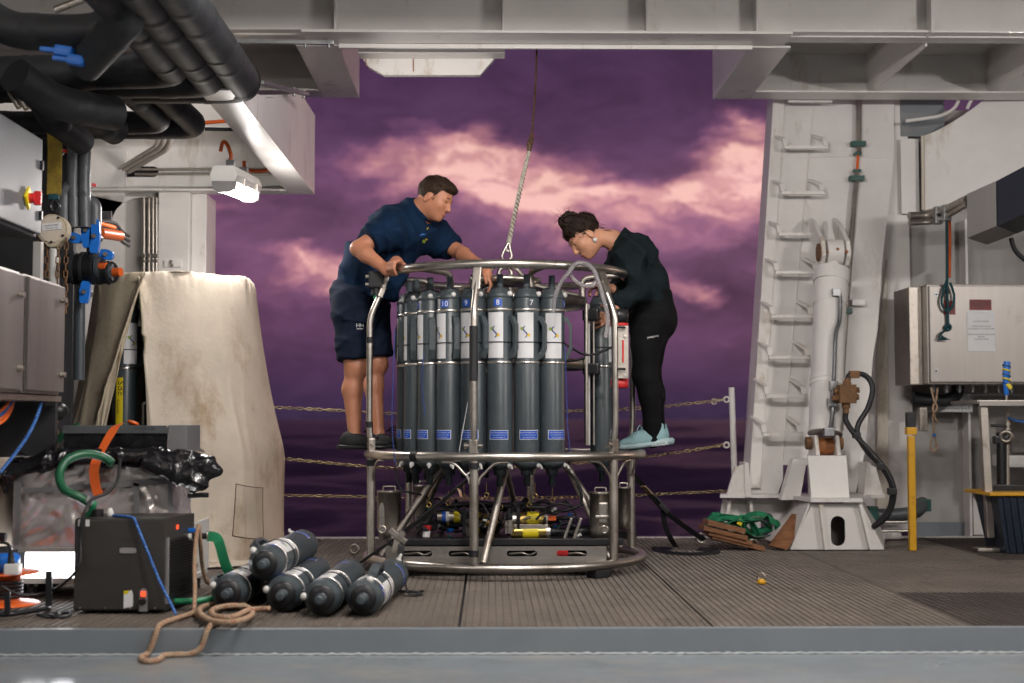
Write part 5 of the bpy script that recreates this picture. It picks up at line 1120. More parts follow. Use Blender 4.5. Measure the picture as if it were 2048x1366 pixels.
for dx in (0, 9):
    b = MB(); b.tube([P(938,962,7.08), P(944-dx,948,7.07), P(950+dx*.6,940,7.07), P(956,938,7.06)], .005, 7, sub=4); b.build('hook_wire', 'white_plastic', t2)
b = MB(); q = P(914,976,7.04); b.add([q, q+Vector((.02,0,-.01)), q+Vector((.025,-.005,-.045)), q+Vector((.015,-.005,-.04))], [(0,1,2,3)]); b.build('leather_tag', 'rope_cream', t2)
t2 = thing('ratchet_strap', 'black ratchet strap tying the frame down at the right rear', 'strap', P(1410,1085,8.7))
b = MB(); b.band([P(1262,948,8.0), P(1285,970,8.1), P(1330,1022,8.35), P(1385,1064,8.65), P(1410,1080,8.72)], (.012,-.014,.024), .003, sub=4); b.build('webbing', 'black_rubber', t2)
b = MB(); b.obox(P(1322,1010,8.3), (.12,.04,.03), Matrix.Rotation(R(46),3,'Y'), .005); b.build('ratchet_frame', 'black_plastic', t2)
b = MB(); b.band([P(1325,1012,8.3), P(1330,1050,8.35), P(1342,1078,8.4), P(1352,1094,8.5)], (.03,0,.0), .003, sub=4); b.build('loose_tail', 'black_rubber', t2)
q = P(1355,1096,8.5); b = MB(); b.band([Vector((q.x-.02,8.6,.02)), Vector((q.x-.12,8.75,.005)), Vector((q.x-.05,8.5,.006)), Vector((q.x+.1,8.42,.006)), Vector((q.x+.26,8.55,.006)), Vector((q.x+.16,8.75,.006))], (.01,.03,.012), .003, sub=5); b.build('loose_tail', 'black_rubber', t2)
b = MB(); b.torus(P(1403,1076,8.7), (.2,1,0), .028, .007, 14, 8, 20, 330); b.build('snap_hook', 'steel', t2)
for p0, p1 in (((1285,972,8.1),(1300,988,8.16)),):
    b = MB(); b.beam(P(*p0)-Vector((0,.01,0)), P(*p1)-Vector((0,.01,0)), .04, .008); b.build('leather_patch', 'rope_cream', t2)
# far lower bottle of clutter: eye bolt and padeye on deck
b = MB(); p = P(709,1104,8.5); p.z = .03; b.torus(p, (.2,1,0), .026, .007, 18); b.build('eye_ring', 'steel_dull', None, label='steel ring standing on the deck left of the frame', cat='ring')
t2 = thing('pad_eye', 'small yellow pad eye on the open deck', 'pad eye', P(1523,1166,6.94))
p = P(1523,1166,6.94); b = MB(); b.lathe([(0,0),(.022,0),(.022,.014),(.014,.024),(0,.026)], (p.x,p.y,0), n=16); b.build('base', 'yellow_paint', t2)
b = MB(); b.torus((p.x,p.y,.034), (.5,1,0), .018, .006, 16); b.build('ring', 'steel_dull', t2)
# ================================================================ LEFT: canvas covered rosette
TC = Vector((-1.86, 8.45, 0))
def canvas_pt(th, u):
    """th = angle in degrees, u = 0 centre of the top .. 1 rim .. 2 hem"""
    a = R(th); c, s = math.cos(a), math.sin(a)
    if u <= 1:
        r = u*.50; z = 1.655 - .035*u**3 + .012*math.sin(3*a+1)*u + .008*math.sin(9*a)*u*u
    else:
        v = u-1; flare = .50 + .155*math.sin(min(1.0, v/.8)*1.45) - .035*max(0, v-.75)/.25 + .10*v*max(0, math.cos(a+R(78)))**2
        rdg = lambda q: 1-abs(math.sin(q))
        fold = (.010+.030*v)*math.sin(5*a+1.3+1.6*math.sin(3*v)) + .022*v*math.sin(9*a+2.1*v+.9*math.sin(6*v))
        fold += .030*rdg(3.1*a+2.6*v+.5*math.sin(5*v))**3*math.sin(math.pi*min(1, v*1.1)) + .024*rdg(5.2*a-3.7*v+1.2)**4*min(1, v*3) + .018*rdg(7.5*a+6.0*v+.4*math.sin(9*a))**5
        fold += .022*math.sin(6.5*v+1.9*a+2*math.sin(2.3*a))*math.sin(3.3*a+.6)
        r = flare + fold; z = 1.62*(1-v) + .01 + .02*math.sin(4*a+.5)*v
        rim = min(1, v/.07); rim = rim*rim*(3-2*rim); r = r*rim + (.50+.006*math.sin(13*a))*(1-rim)
        z += .016*math.sin(9*a+1)*(1-v)**4
    return TC + Vector((r*c*1.02, r*s*1.05, max(z, .012)))
t = thing('canvas_cover', 'stained cream canvas cover draped over a second bottle frame', 'cover', TC)
def canvas(name, tha, thb, nth, us, m):
    """tha/thb functions of u giving the angular edges"""
    pts = []
    for u in us:
        a, c2 = tha(u), thb(u)
        for i in range(nth): pts.append(canvas_pt(a+(c2-a)*i/(nth-1), u))
    b = MB(); b.sheet(pts, len(us), nth); o = b.build(name, m, t)
    sd_ = o.modifiers.new('s', 'SOLIDIFY'); sd_.thickness = .006
    return o
NT, NU, NTOP = 232, 96, 16
def canvas_relax():
    """Cover sewn with slack, settled under gravity over the covered frame (position based cloth)."""
    th0, th1 = -99., 255.          # the slit is at about -102 degrees; edges 0 (right sheet) and NT-1 (left sheet)
    g = np.random.default_rng(12); X = np.zeros((NU, NT, 3)); RR = np.zeros((NU, NT, 3))
    ths = np.radians(np.linspace(th0, th1, NT)); C_ = np.array([TC.x, TC.y, 0])
    for i in range(NU):
        if i < NTOP: r = .47*(i+.6)/NTOP; rr = r; z = 1.64-.02*(i/NTOP)**2
        else:
            v = (i-NTOP+1)/(NU-NTOP); r = .475+.17*min(1,v*1.6); rr = .50+.36*v**.9; z = 1.63*(1-v)+.02
        X[i,:,0] = r*np.cos(ths); X[i,:,1] = r*np.sin(ths)*1.03; X[i,:,2] = z
        RR[i,:,0] = rr*np.cos(ths); RR[i,:,1] = rr*np.sin(ths)*1.03; RR[i,:,2] = z*1.03
    bumpy = sum(a_*np.sin(k*ths[None,:]+p+q*np.arange(NU)[:,None]/NU*6) for k, a_, p, q in ((5,.012,1.,.6),(9,.010,2.2,-.5),(14,.006,.3,1.),(3,.02,.6,.3)))
    m = (np.arange(NU) > NTOP)[:,None]; X[:,:,0] += np.cos(ths)*bumpy*m; X[:,:,1] += np.sin(ths)*bumpy*m; X += g.normal(0, .0015, X.shape)
    V = np.zeros_like(X); Wm = np.ones((NU, NT)); Wm[:5] = 0
    cons = []
    def add(di, dj, st):
        A = (slice(0, NU-di), slice(max(0,-dj), NT-max(0,dj))); B = (slice(di, NU), slice(max(0,dj), NT+min(0,dj)))
        L_ = np.linalg.norm(RR[A]-RR[B], axis=-1); cons.append((A, B, L_, st, di, dj))
    add(1,0,1.); add(0,1,1.); add(1,1,.7); add(1,-1,.7); add(2,0,.07); add(0,2,.07); add(0,4,.05); add(4,0,.05)
    edge_r = np.zeros((NU,3)); edge_l = np.zeros((NU,3))
    for i in range(NU):
        v = max(0, (i-NTOP)/(NU-NTOP)); 
        pr = P(276+30*min(1,v*1.7), 560+590*v, 7.95-.15*v); pl = P(292-165*min(1,v*1.02)**.85, 562+560*v, 7.93-.02*v); edge_r[i] = (pr.x-C_[0], pr.y, max(.02,1.63*(1-v))); edge_l[i] = (pl.x-C_[0], pl.y, max(.02,1.63*(1-v)))
    edge_r[:,1] -= C_[1]; edge_l[:,1] -= C_[1]
    dt = .02
    for it in range(170):
        V[:,:,2] -= 9.8*dt; V *= .93; Pn = X+V*dt*Wm[:,:,None]
        for sweep in range(4):
            for (A, B, L_, st, di, dj) in cons:
                D = Pn[B]-Pn[A]; l = np.linalg.norm(D, axis=-1)+1e-9; wa, wb = Wm[A], Wm[B]; w = wa+wb+1e-9
                e = (l-L_)/l; 
                if di+abs(dj) > 2 or (di == 0 and dj == 2) or (di == 2 and dj == 0): e = np.minimum(e, 0)     # bending only resists folding up
                c = (D*(st*.30*e/w)[:,:,None]); acc = np.zeros_like(Pn); acc[A] += c*wa[:,:,None]; acc[B] -= c*wb[:,:,None]; Pn += acc
            # collisions: covered frame and deck
            rad = np.hypot(Pn[:,:,0], Pn[:,:,1]/1.03)+1e-9; zz = Pn[:,:,2]; lim = np.where(zz < 1.61, np.clip(.455+(.85-zz)*.75, .455, .625)+.006*np.cos(3*np.arctan2(Pn[:,:,1], Pn[:,:,0]))**2, 0)
            k = np.where(rad < lim, lim/rad, 1); Pn[:,:,0] *= k; Pn[:,:,1] *= k
            top = (rad < .46) & (rad > .40) & (zz < 1.625) & (zz > 1.5); Pn[:,:,2] = np.where(top, 1.625, Pn[:,:,2]); inn = (rad <= .40) & (zz < 1.585) & (zz > 1.4); Pn[:,:,2] = np.where(inn, 1.585, Pn[:,:,2]); Pn[:,:,2] = np.maximum(Pn[:,:,2], .012)
            f = min(1, it/70); rows = np.arange(NU) > NTOP-2
            pw = (np.clip((np.arange(NU)-NTOP+3)/4., 0, 1)*.35*min(1, it/25))[rows][:,None]; av = (Pn[:NTOP-1,0]+Pn[:NTOP-1,-1])*.5; Pn[:NTOP-1,0] = av; Pn[:NTOP-1,-1] = av; Pn[rows,0] += (edge_r[rows]-Pn[rows,0])*pw; Pn[rows,-1] += (edge_l[rows]-Pn[rows,-1])*pw
        V = np.clip((Pn-X)/dt, -3, 3); X = Pn
    # fine crease relief on the settled cloth
    du = np.gradient(X, axis=0); dv = np.gradient(X, axis=1); nn = np.cross(dv, du); nn /= np.linalg.norm(nn, axis=-1, keepdims=True)+1e-9
    ii, jj = np.meshgrid(np.arange(NU)/NU, np.arange(NT)/NT, indexing='ij'); rdg = lambda q: 1-np.abs(np.sin(q))
    cr = .020*rdg(9*jj*3.1+5*ii+1.2*np.sin(7*ii+5*jj))**3 + .014*rdg(-12*jj*2.2+9*ii+1.1*np.sin(9*jj*3))**4 + .012*rdg(26*jj+16*ii+2*np.sin(11*ii))**4 + .010*rdg(14*ii-30*jj+1.5*np.sin(8*jj*3+4*ii))**5
    m = np.clip((np.arange(NU)-NTOP+4)/10., 0, 1)[:,None]*(.55+.45*np.sin(17*jj+6*ii)*np.sin(9*ii+3)); X = X + nn*(cr*m)[:,:,None]*np.sign((nn[:,:,0]*X[:,:,0]+nn[:,:,1]*X[:,:,1]+1e-9))[:,:,None]
    return X + C_
CV = canvas_relax()
def canvas_sheet(name, j0, j1, m):
    sub = CV[:, j0:j1]; b = MB(); b.sheet([tuple(p) for r_ in sub for p in r_], NU, j1-j0); o = b.build(name, m, t)
    sd_ = o.modifiers.new('s', 'SOLIDIFY'); sd_.thickness = .005; sm_ = o.modifiers.new('sub', 'SUBSURF'); sm_.levels = 1; sm_.render_levels = 1
    return o
JS = 150
canvas_sheet('right_sheet', 0, JS+1, 'canvas'); canvas_sheet('left_sheet', JS, NT, 'canvas_olive')
for j in (0, NT-1):
    b = MB(); b.tube([Vector(CV[i, j])+Vector((0,-.004,0)) for i in range(NTOP, NU)], .007, 6); b.build('hem', 'canvas_olive', t)
b = MB(); b.tube([Vector(CV[NU-1, j])+Vector((0,0,.002)) for j in range(NT)], .006, 6); b.build('hem', 'canvas_olive', t)
# sewn patch
def near_cv(px, py):
    d = (P(px, py, 8.0)-CAM).normalized(); dv = np.array(d); Q_ = CV.reshape(-1,3)-np.array(CAM); t_ = Q_@dv; e_ = np.linalg.norm(Q_-t_[:,None]*dv, axis=1)+(t_ > 8.4)*1; k = int(np.argmin(e_)); return k//NT, k % NT
i0_, j0_ = near_cv(472, 962); ih, jw = 8, 14
pts = []
for i in range(ih):
    for j in range(jw):
        p = CV[min(NU-1, i0_+i), (j0_+j) % NT]; n_ = Vector((p[0]-TC.x, p[1]-TC.y, 0)).normalized(); pts.append(Vector(p)+n_*.008)
b = MB(); b.sheet(pts, ih, jw); b.build('patch', 'canvas', t)
rim = [pts[i*jw] for i in range(ih)]+[pts[(ih-1)*jw+j] for j in range(jw)]+[pts[i*jw+jw-1] for i in range(ih-1,-1,-1)]+[pts[j] for j in range(jw-1,-1,-1)]
b = MB(); b.tube(rim, .0025, 5); b.build('stitching', 'wire_rope', t)
# what shows through the slit
bt = bottle('upright grey bottle with yellow sticker inside the canvas cover', '', Matrix.Translation(Vector((PX(250,8.10), 8.10, .458))) @ Matrix.Rotation(R(62),4,'Z'), 'bottles standing in the rosette frame', 0)
bt['group'] = 'covered bottle'
a0 = -168
def prt(name, fn, m, par):
    b = MB(); fn(b); return b.build(name, m, par) 
stk = bpy.data.objects.new('sticker', msh('sbe', lambda b: wrap(b, .045, .27, a0, .44, BR+.0014), 'yellow_label')); COL.objects.link(stk); stk.parent = bt
MESHES['sbe'].materials[0] = MATS['yellow_label']
def sbe(b):
    f = cylfn(BR+.0022, a0+8, .515); text_on(b, 'SBE', .056, lambda u, v: f(v*1.0, -u))
    f = cylfn(BR+.0022, a0-6, .41); text_on(b, 'Scientific', .024, lambda u, v: f(v*1.0, -u))
o = bpy.data.objects.new('lettering', msh('sbe_t', sbe, 'print_black')); COL.objects.link(o); o.parent = stk
t = thing('covered_frame', 'dark frame hidden in the shade of the canvas cover', 'frame', TC)
for a in (-40, 20, 90, 160, 215):
    b = MB(); b.cyl(TC+Vector((.42*math.cos(R(a)),.42*math.sin(R(a)),0)), TC+Vector((.42*math.cos(R(a)),.42*math.sin(R(a)),1.58)), .018, n=10); b.build('post', 'steel_dull', t)
for z in (.06, .6, 1.57):
    b = MB(); b.torus(TC+Vector((0,0,z)), (0,0,1), .44, .018, 40); b.build('ring', 'steel_dull', t)
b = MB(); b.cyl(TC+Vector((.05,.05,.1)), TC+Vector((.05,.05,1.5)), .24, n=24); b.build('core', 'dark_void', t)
b = MB(); b.tube(fillet([P(287,905,8.0), P(287,806,8.0), P(303,806,8.0), P(303,905,8.0)], .01, 3), .010, 8); b.build('bracket', 'steel', t)

# ================================================================ LEFT: equipment rack and cabinets
XR = -1.93
def cab(label, y0, y1, z0, z1, m, knobs, name='steel_cabinet', depth=.5, xr=XR):
    t = thing(name, label, 'cabinet', (xr-.2, (y0+y1)/2, z0), 'cabinets on the left rack')
    b = MB(); b.box(xr-depth, xr-.024, y0, y1, z0, z1, .006); b.build('body', m, t)
    b = MB(); b.box(xr-.022, xr, y0+.012, y1-.01, z0+.012, z1-.012, .006); b.build('door', m, t)
    for (y, z) in knobs:
        b = MB(); b.cyl((xr,y,z), (xr+.022,y,z), .013, n=12); b.obox((xr+.012,y,z), (.012,.05,.012), None, .003); b.build('latch_knob', 'steel', t)
    return t
z0c, z1c = P(135,790,6.5).z, P(135,570,6.5).z
cab('stainless cabinet with two latch knobs next to the canvas cover', 5.98, 6.5, z0c, z1c, 'steel_brushed', [(6.44, z0c+.09), (6.44, z1c-.075)])
cab('stainless cabinet cut off by the left edge of the picture', 5.2, 5.93, z0c, z1c, 'steel_brushed', [(5.86, z0c+.10), (5.86, z1c-.10)])
t = cab('grey painted switch cabinet with a red rotary switch at upper left', 5.2, 6.2, 1.59, 2.03, 'cabinet_grey', [], depth=.4, xr=-1.95)
nt = P(50,400,6.0); sx = -1.95; c_ = Vector((sx+.004, 5.98, PZ(400, 6.0)))
b = MB(); b.obox(c_+Vector((.006,0,0)), (.012,.07,.07), Matrix.Rotation(R(45),3,'X'), .003); b.build('switch_plate', 'yellow_label', t)
b = MB(); b.cyl(c_+Vector((.01,0,0)), c_+Vector((.035,0,0)), .022, n=14); b.obox(c_+Vector((.045,0,0)), (.03,.018,.06), None, .005); b.build('red_switch', 'red_plastic', t)
for z in (1.68, 1.90):
    b = MB(); b.obox((-1.943, 6.16, z), (.012,.02,.04), None, .003); b.build('hinge', 'black_plastic', t)
t = thing('rack_frame', 'grey steel rack carrying the left cabinets', 'rack', (-2.2, 6, 0))
for y in (5.95, 6.55):
    b = MB(); b.box(-2.45, -2.40, y-.02, y+.02, 0, 2.0, .003); b.build('upright', 'wall_dirty', t)
b = MB(); b.box(-2.6, XR-.03, 5.0, 6.56, z0c-.03, z0c-.005, .003); b.build('shelf', 'steel_dull', t)
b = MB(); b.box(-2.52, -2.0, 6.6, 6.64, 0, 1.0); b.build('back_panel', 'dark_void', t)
b = MB(); b.box(-2.02, -1.985, 6.30, 6.34, z1c+.003, 1.585, .003); b.build('hanger', 'wall_dirty', t)
b = MB(); b.box(-2.02, -1.985, 5.70, 5.74, z1c+.003, 1.585, .003); b.build('hanger', 'wall_dirty', t)
b = MB(); b.box(-3.5, -2.25, 7.7, 7.75, .0, 2.4); b.build('equipment_panel', 'dark_void', None, label='near-black equipment panel behind the left pipes', cat='panel')  # dark by its flat near-black colour
# pipework and valves beyond the rack
YV = 7.05
def butterfly(label, px, py, ang, ln, m='blue_plastic', Y=YV, grp='blue valve levers on the pipes'):
    t = thing('blue_valve', label, 'valve', P(px,py,Y), grp); c_ = P(px,py,Y); Rm = Matrix.Rotation(R(ang),3,'Y')
    b = MB(); pr = [(-.5,.35),(-.42,.5),(-.1,.62),(.1,.62),(.42,.5),(.5,.35),(.5,-.35),(.42,-.5),(.1,-.62),(-.1,-.62),(-.42,-.5),(-.5,-.35)]
    b.prism([c_ + Rm @ Vector((ln*x, 0, .04*z)) for x, z in pr], (0,-.028,0)); b.build('lever', m, t)
    b = MB(); b.cyl(c_+Vector((0,-.028,0)), c_+Vector((0,-.045,0)), .011, n=10); b.build('hub_screw', 'steel', t)
    b = MB(); b.cyl(c_, c_+Vector((0,.06,0)), .020, n=12); b.build('stem', 'black_plastic', t)
butterfly('tall blue valve lever left of the twin levers', 175, 462, 88, .17)
butterfly('tall blue valve lever right of the twin levers', 192, 474, 92, .17)
butterfly('small blue valve knob left of the tall levers', 152, 477, 15, .065)
butterfly('small blue valve knob below the tall levers', 215, 510, 15, .065)
butterfly('blue valve lever hanging below the black pump', 172, 585, 95, .11)
for i, (px, py, r, L_) in enumerate(((165,535,.075,.16),(200,545,.055,.12))):
    t = thing('pump', ['large black pump housing with orange plug', 'smaller black pump housing with orange plug'][i], 'pump', P(px,py,YV), 'black pumps with orange plugs'); c_ = P(px,py,YV)
    b = MB(); b.cyl(c_-Vector((L_/2,-.05,0)), c_+Vector((L_/2,.05-.05,0)), r, n=24); b.build('housing', 'black_plastic', t)
    for f in (-.3, 0, .35):
        b = MB(); p = c_+Vector((L_*f,.02-.02*f,0)); b.cyl(p-Vector((.008,0,0)), p+Vector((.008,0,0)), r*1.08, n=24); b.build('flange', 'insulation', t)
    p = c_+Vector((L_*.5,-.01,.0)); b = MB(); b.cyl(p, p+Vector((.05,-.02,0)), .022, n=12); b.build('plug', 'orange_plastic', t)
    b = MB(); b.cyl(p-Vector((.01,0,0)), p+Vector((.006,0,0)), r*.75, n=20); b.build('cover', 'pvc_cap', t)
pipe_thing('grey_pipe', 'grey vertical plastic pipe below the pumps', 'pipe', [P(160,560,7.12), P(158,760,7.12)], .028, 'pvc', 12)
pipe_thing('grey_pipe', 'grey plastic pipe rising behind the tall valve levers', 'pipe', [P(184,440,7.12), P(184,560,7.12)], .028, 'pvc_cap', 12)
pipe_thing('grey_pipe', 'pale pipe behind the rusty chains', 'pipe', [P(108,470,7.1), P(108,600,7.1)], .026, 'white_plastic', 12)
# cables right of the valves
for i, (y, dx) in enumerate(((442,0),(452,2),(462,4))):
    pipe_thing('cable', ['top black cable running left beside the blue levers', 'middle black cable running left beside the blue levers', 'lowest black cable running left beside the blue levers'][i], 'cable', [P(198,y,8.2), P(228,y+4,8.3), P(245,y+22,8.4), P(258,y+30,8.5)], .010, 'black_rubber', 7, sub=4, group='black cables by the valves')
b = MB(); b.cyl(P(200,466,7.3), P(240,472,7.5), .028, n=14); b.build('orange_conduit', 'orange_plastic', None, label='short orange conduit beside the blue levers', cat='conduit')
pipe_thing('cable', 'thin orange cable above the orange conduit', 'cable', [P(198,446,8.1), P(230,455,8.2)], .012, 'orange_plastic', 8)
b = MB(); b.box(PX(196,8.4), PX(216,8.4), 8.4, 8.42, PZ(440,8.4), PZ(424,8.4)); b.build('mesh_guard', 'galv', None, label='small wire mesh guard above the cables', cat='guard')
for i, (px, py) in enumerate(((130,302),(188,370))):
    t = thing('red_tag', ['upper small red tag on the lagged pipes', 'lower small red tag right of the lagged pipes'][i], 'tag', P(px,py,6.9), 'small red tags')
    b = MB(); b.obox(P(px,py,6.9), (.022,.008,.016), Matrix.Rotation(.4,3,'Y'), .003); b.build('tag', 'red_plastic', t); b = MB(); b.cyl(P(px,py,6.9), P(px-4,py+8,6.9), .003, n=6); b.build('wire_tie', 'steel', t)
# chain hoist with yellow sling and rusty chains
YH = 6.75
t = thing('lifting_sling', 'faded yellow webbing sling hanging beside the cabinet', 'sling', P(108,240,YH))
b = MB(); b.band([P(108,215,YH), P(109,300,YH), P(108,392,YH)], (.060,0.01,0), .012, sub=3); b.build('webbing', 'yellow_olive', t) if 'yellow_olive' in MATS else None
mat('yellow_olive', (.20, .135, .012), .85, var=.25, vs=20, bump=.5, bs=120)
b = MB(); b.band([P(106,215,YH), P(110,300,YH), P(108,390,YH)], (.064,0.015,0), .014, sub=3); b.build('webbing', 'yellow_olive', t)
b = MB(); b.obox(P(108,394,YH), (.05,.03,.03), None, .01); b.build('sleeve', 'rope_teal', t)
t = thing('chain_hoist', 'cream round chain hoist hanging from the yellow sling', 'hoist', P(108,470,YH))
b = MB(); b.tube([P(108,398,YH), P(100,412,YH), P(108,424,YH), P(118,412,YH), P(108,398,YH)], .010, 8, sub=4); b.build('hook', 'black_plastic', t)
c_ = P(108,460,YH); b = MB(); hexp = [c_+Vector((.072*math.cos(R(a))*(1.0 if a % 90 else .98), -.03, .072*math.sin(R(a)) - (.012 if 250 < a < 290 else 0))) for a in range(0, 360, 15)]; b.prism(hexp, (0,.07,0)); b.build('casing', 'canvas_olive', t)
b = MB(); b.cyl(c_+Vector((0,-.034,0)), c_+Vector((0,-.030,0)), .062, n=28); b.build('cover_plate', 'canvas', t)
b = MB(); b.obox(c_+Vector((0,-.037,.012)), (.09,.003,.034), Matrix.Rotation(R(-6),3,'Y'), 0); pl = b.build('name_plate', 'paper', t)
b = MB(); Rm = Matrix.Rotation(R(-6),3,'Y')
text_on(b, 'CHAIN HOIST', .011, lambda u, v: c_+Vector((0,-.0395,.012)) + Rm @ Vector((u,0,v+.005))); text_on(b, 'CAPACITY  PULL', .008, lambda u, v: c_+Vector((0,-.0395,.012)) + Rm @ Vector((u,0,v-.008))); b.build('lettering', 'print_black', pl)
for a in (60, 150, 270, 330):
    p = c_+Vector((.062*math.cos(R(a)),-.034,.062*math.sin(R(a)))); b = MB(); b.cyl(p, p+Vector((0,-.006,0)), .006, n=8); b.build('screw', 'black_plastic', t)
RL_ = LINK.copy(); RL_.materials.clear(); RL_.materials.append(MATS['rust'])
for i, (px, y1) in enumerate(((74,560),(84,585),(94,560),(115,640),(131,625))):
    chain(['rusty hoist chain nearest the cabinet', 'second rusty hoist chain under the cream hoist', 'third rusty hoist chain under the cream hoist', 'fourth rusty hoist chain under the cream hoist', 'rusty hoist chain nearest the pumps'][i], [P(px+2,478,YH-.0), P(px,(478+y1)/2,YH), P(px+1,y1,YH)], 'rusty hoist chains', me=RL_, name='hoist_chain')
for i, px in enumerate((88, 100, 112)):
    chain(['left dark chain fall behind the foil box', 'middle dark chain fall behind the foil box', 'right dark chain fall behind the foil box'][i], [P(px,800,7.2), P(px+1,850,7.2), P(px,905,7.2)], 'dark chain falls', me=RL_, name='hoist_chain')
b = MB(); b.lathe([(0,-.05),(.03,-.045),(.045,0),(.03,.045),(0,.05)], P(118,822,7.0), (.2,1,0), n=18); b.build('chain_block', 'black_plastic', None, label='black round chain block hanging behind the foil box', cat='block')
for i in range(4):
    pipe_thing('cable', ['topmost orange cable sagging under the left cabinet', 'second orange cable sagging under the left cabinet', 'third orange cable sagging under the left cabinet', 'lowest orange cable sagging under the left cabinet'][i], 'cable', [P(-40,850-i*7,6.0), P(0,846-i*8,6.0), P(18,826-i*8,6.1), P(26,806-i*4,6.2)], .008, 'orange_plastic' if i != 2 else 'rope_blue', 7, sub=4, group='cables under the cabinet')
pipe_thing('blue_hose', 'thin blue hose curving down at the left edge', 'hose', [P(85,792,6.4), P(75,830,6.3), P(50,880,6.2), P(0,945,6.1)], .008, 'rope_blue', 8, sub=5)
pipe_thing('green_hose', 'dark green hose passing behind the black lid', 'hose', [P(45,935,7.3), P(85,905,7.2), P(128,868,7.1), P(160,850,7.1)], .018, 'green_dark', 10, sub=4)
t = thing('drum', 'brown cylinder with green lettering at the left edge', 'drum', P(10,1075,6.45))
b = MB(); b.cyl(P(-40,1090,6.62), P(-40,915,6.62), .17, n=30); b.build('shell', 'canvas', t)
b = MB(); cc = P(-40,1000,6.62)
def drf(u, v): return Vector((cc.x+.171*math.cos(R(-62)+v/.171), cc.y+.171*math.sin(R(-62)+v/.171), cc.z+u))
text_on(b, 'RING', .07, lambda u, v: drf(u-.06, v)); b.build('lettering', 'green_dark', t)

# ================================================================ FOIL INCUBATOR CART
YI = 6.42
xa, xb = PX(30,YI), PX(342,YI)
t = thing('incubator', 'foil wrapped incubator tank with black plastic and glowing base', 'incubator', (-1.75, 6.6, 0))
def crumple(x0, x1, y, z0, z1, nx, nz, amp, seed, plane='xz'):
    g = np.random.default_rng(seed); n1 = [(g.uniform(3,16), g.uniform(-22,22), g.uniform(0,6.3)) for _ in range(16)]
    pts = []
    for i in range(nx):
        for j in range(nz):
            u, v = i/(nx-1), j/(nz-1); x = x0+(x1-x0)*u; z = z0+(z1-z0)*v; d = 0
            wx = .03*math.sin(21*z+9*x+seed)+.02*math.sin(37*x-15*z); wz = .03*math.sin(19*x-7*z)
            for a, b_, p in n1: d += (abs(math.sin(a*(x+wx)*2.2+b_*(z+wz)*2.2+p))-.6)*14/(6+math.hypot(a, b_))
            d = amp*d/5
            pts.append((x, y+d, z) if plane == 'xz' else (y+d, x, z))
    b = MB(); b.sheet(pts, nx, nz, smooth=True); return b
z0_, z1_ = PZ(1098,YI), PZ(912,YI)
crumple(xa, xb, YI, z0_, z1_, 120, 76, .018, 3).build('foil_front', 'foil', t)
crumple(YI, YI+.42, xb+.004, z0_-.02, z1_, 50, 56, .010, 5, 'yz').build('foil_side', 'foil', t)
crumple(YI, YI+.42, xa-.004, z0_, z1_, 30, 30, .010, 6, 'yz').build('foil_side', 'foil', t)
b = MB(); b.box(xa+.03, xb-.03, YI+.035, YI+.40, z0_, z1_+.0); b.build('tank', 'black_plastic', t)
for (x0, y0, x1, y1, w) in ((48,982,338,962,11),(272,966,274,1040,11),(340,962,342,1050,9),(38,960,34,1090,10)):
    b = MB(); b.beam(P(x0,y0,YI-.018), P(x1,y1,YI-.018), .0022, w*YI/FPX, up=(0,0,1) if abs(x1-x0) > 50 else (1,0,0)); b.build('tape', 'tape_grey', t)
# black plastic sheet gathered round the top
def ruff(x0, x1, y, zc_, h, amp, seed, n=110, m=14, bulge=.06):
    g = np.random.default_rng(seed); w = [(g.uniform(8,46), g.uniform(-3,3), g.uniform(0,6.3)) for _ in range(14)]; pts = []
    for i in range(n):
        u = i/(n-1); x = x0+(x1-x0)*u; top = zc_(u)+h/2; bot = zc_(u)-h/2*(1+.5*math.sin(9*u+seed)+.25*math.sin(23*u))
        for j in range(m):
            v = j/(m-1); d = sum(math.sin(a*u*1.3+b_*v+p) for a, b_, p in w)/7
            pts.append((x, y-bulge*math.sin(math.pi*min(1, v*1.1))+amp*d, top+(bot-top)*v+amp*.5*d))
    b = MB(); b.sheet(pts, n, m); return b
hh = PZ(905,YI)
BAG = [[(5,958,.030,0),(30,938,.036,0),(90,922,.042,0),(160,914,.038,.01),(240,912,.036,.01),(310,916,.045,0),(370,926,.055,-.02),(415,936,.048,-.02),(434,940,.026,-.02)], [(300,928,.040,-.03),(350,946,.048,-.04),(395,962,.040,-.04),(385,980,.022,-.03)], [(14,950,.030,-.01),(12,975,.020,0)]]
g_ = []
for i in range(60):
    u = i/59; x = PX(15,YI)+(PX(372,YI)-PX(15,YI))*u
    for j in range(14):
        v = j/13; g_.append((x, YI-.05+.5*v, PZ(908,YI)+.015*math.sin(17*u+5*v)+.012*math.sin(31*u-9*v)-.05*(1-v)**3))
b = MB(); b.sheet(g_, 60, 14); b.build('black_sheet', 'bag', t)
b = MB(); b.tube([P(376,992,YI), P(400,990,YI), P(417,990,YI)], .012, 10); b.build('pipe_stub', 'black_rubber', t)
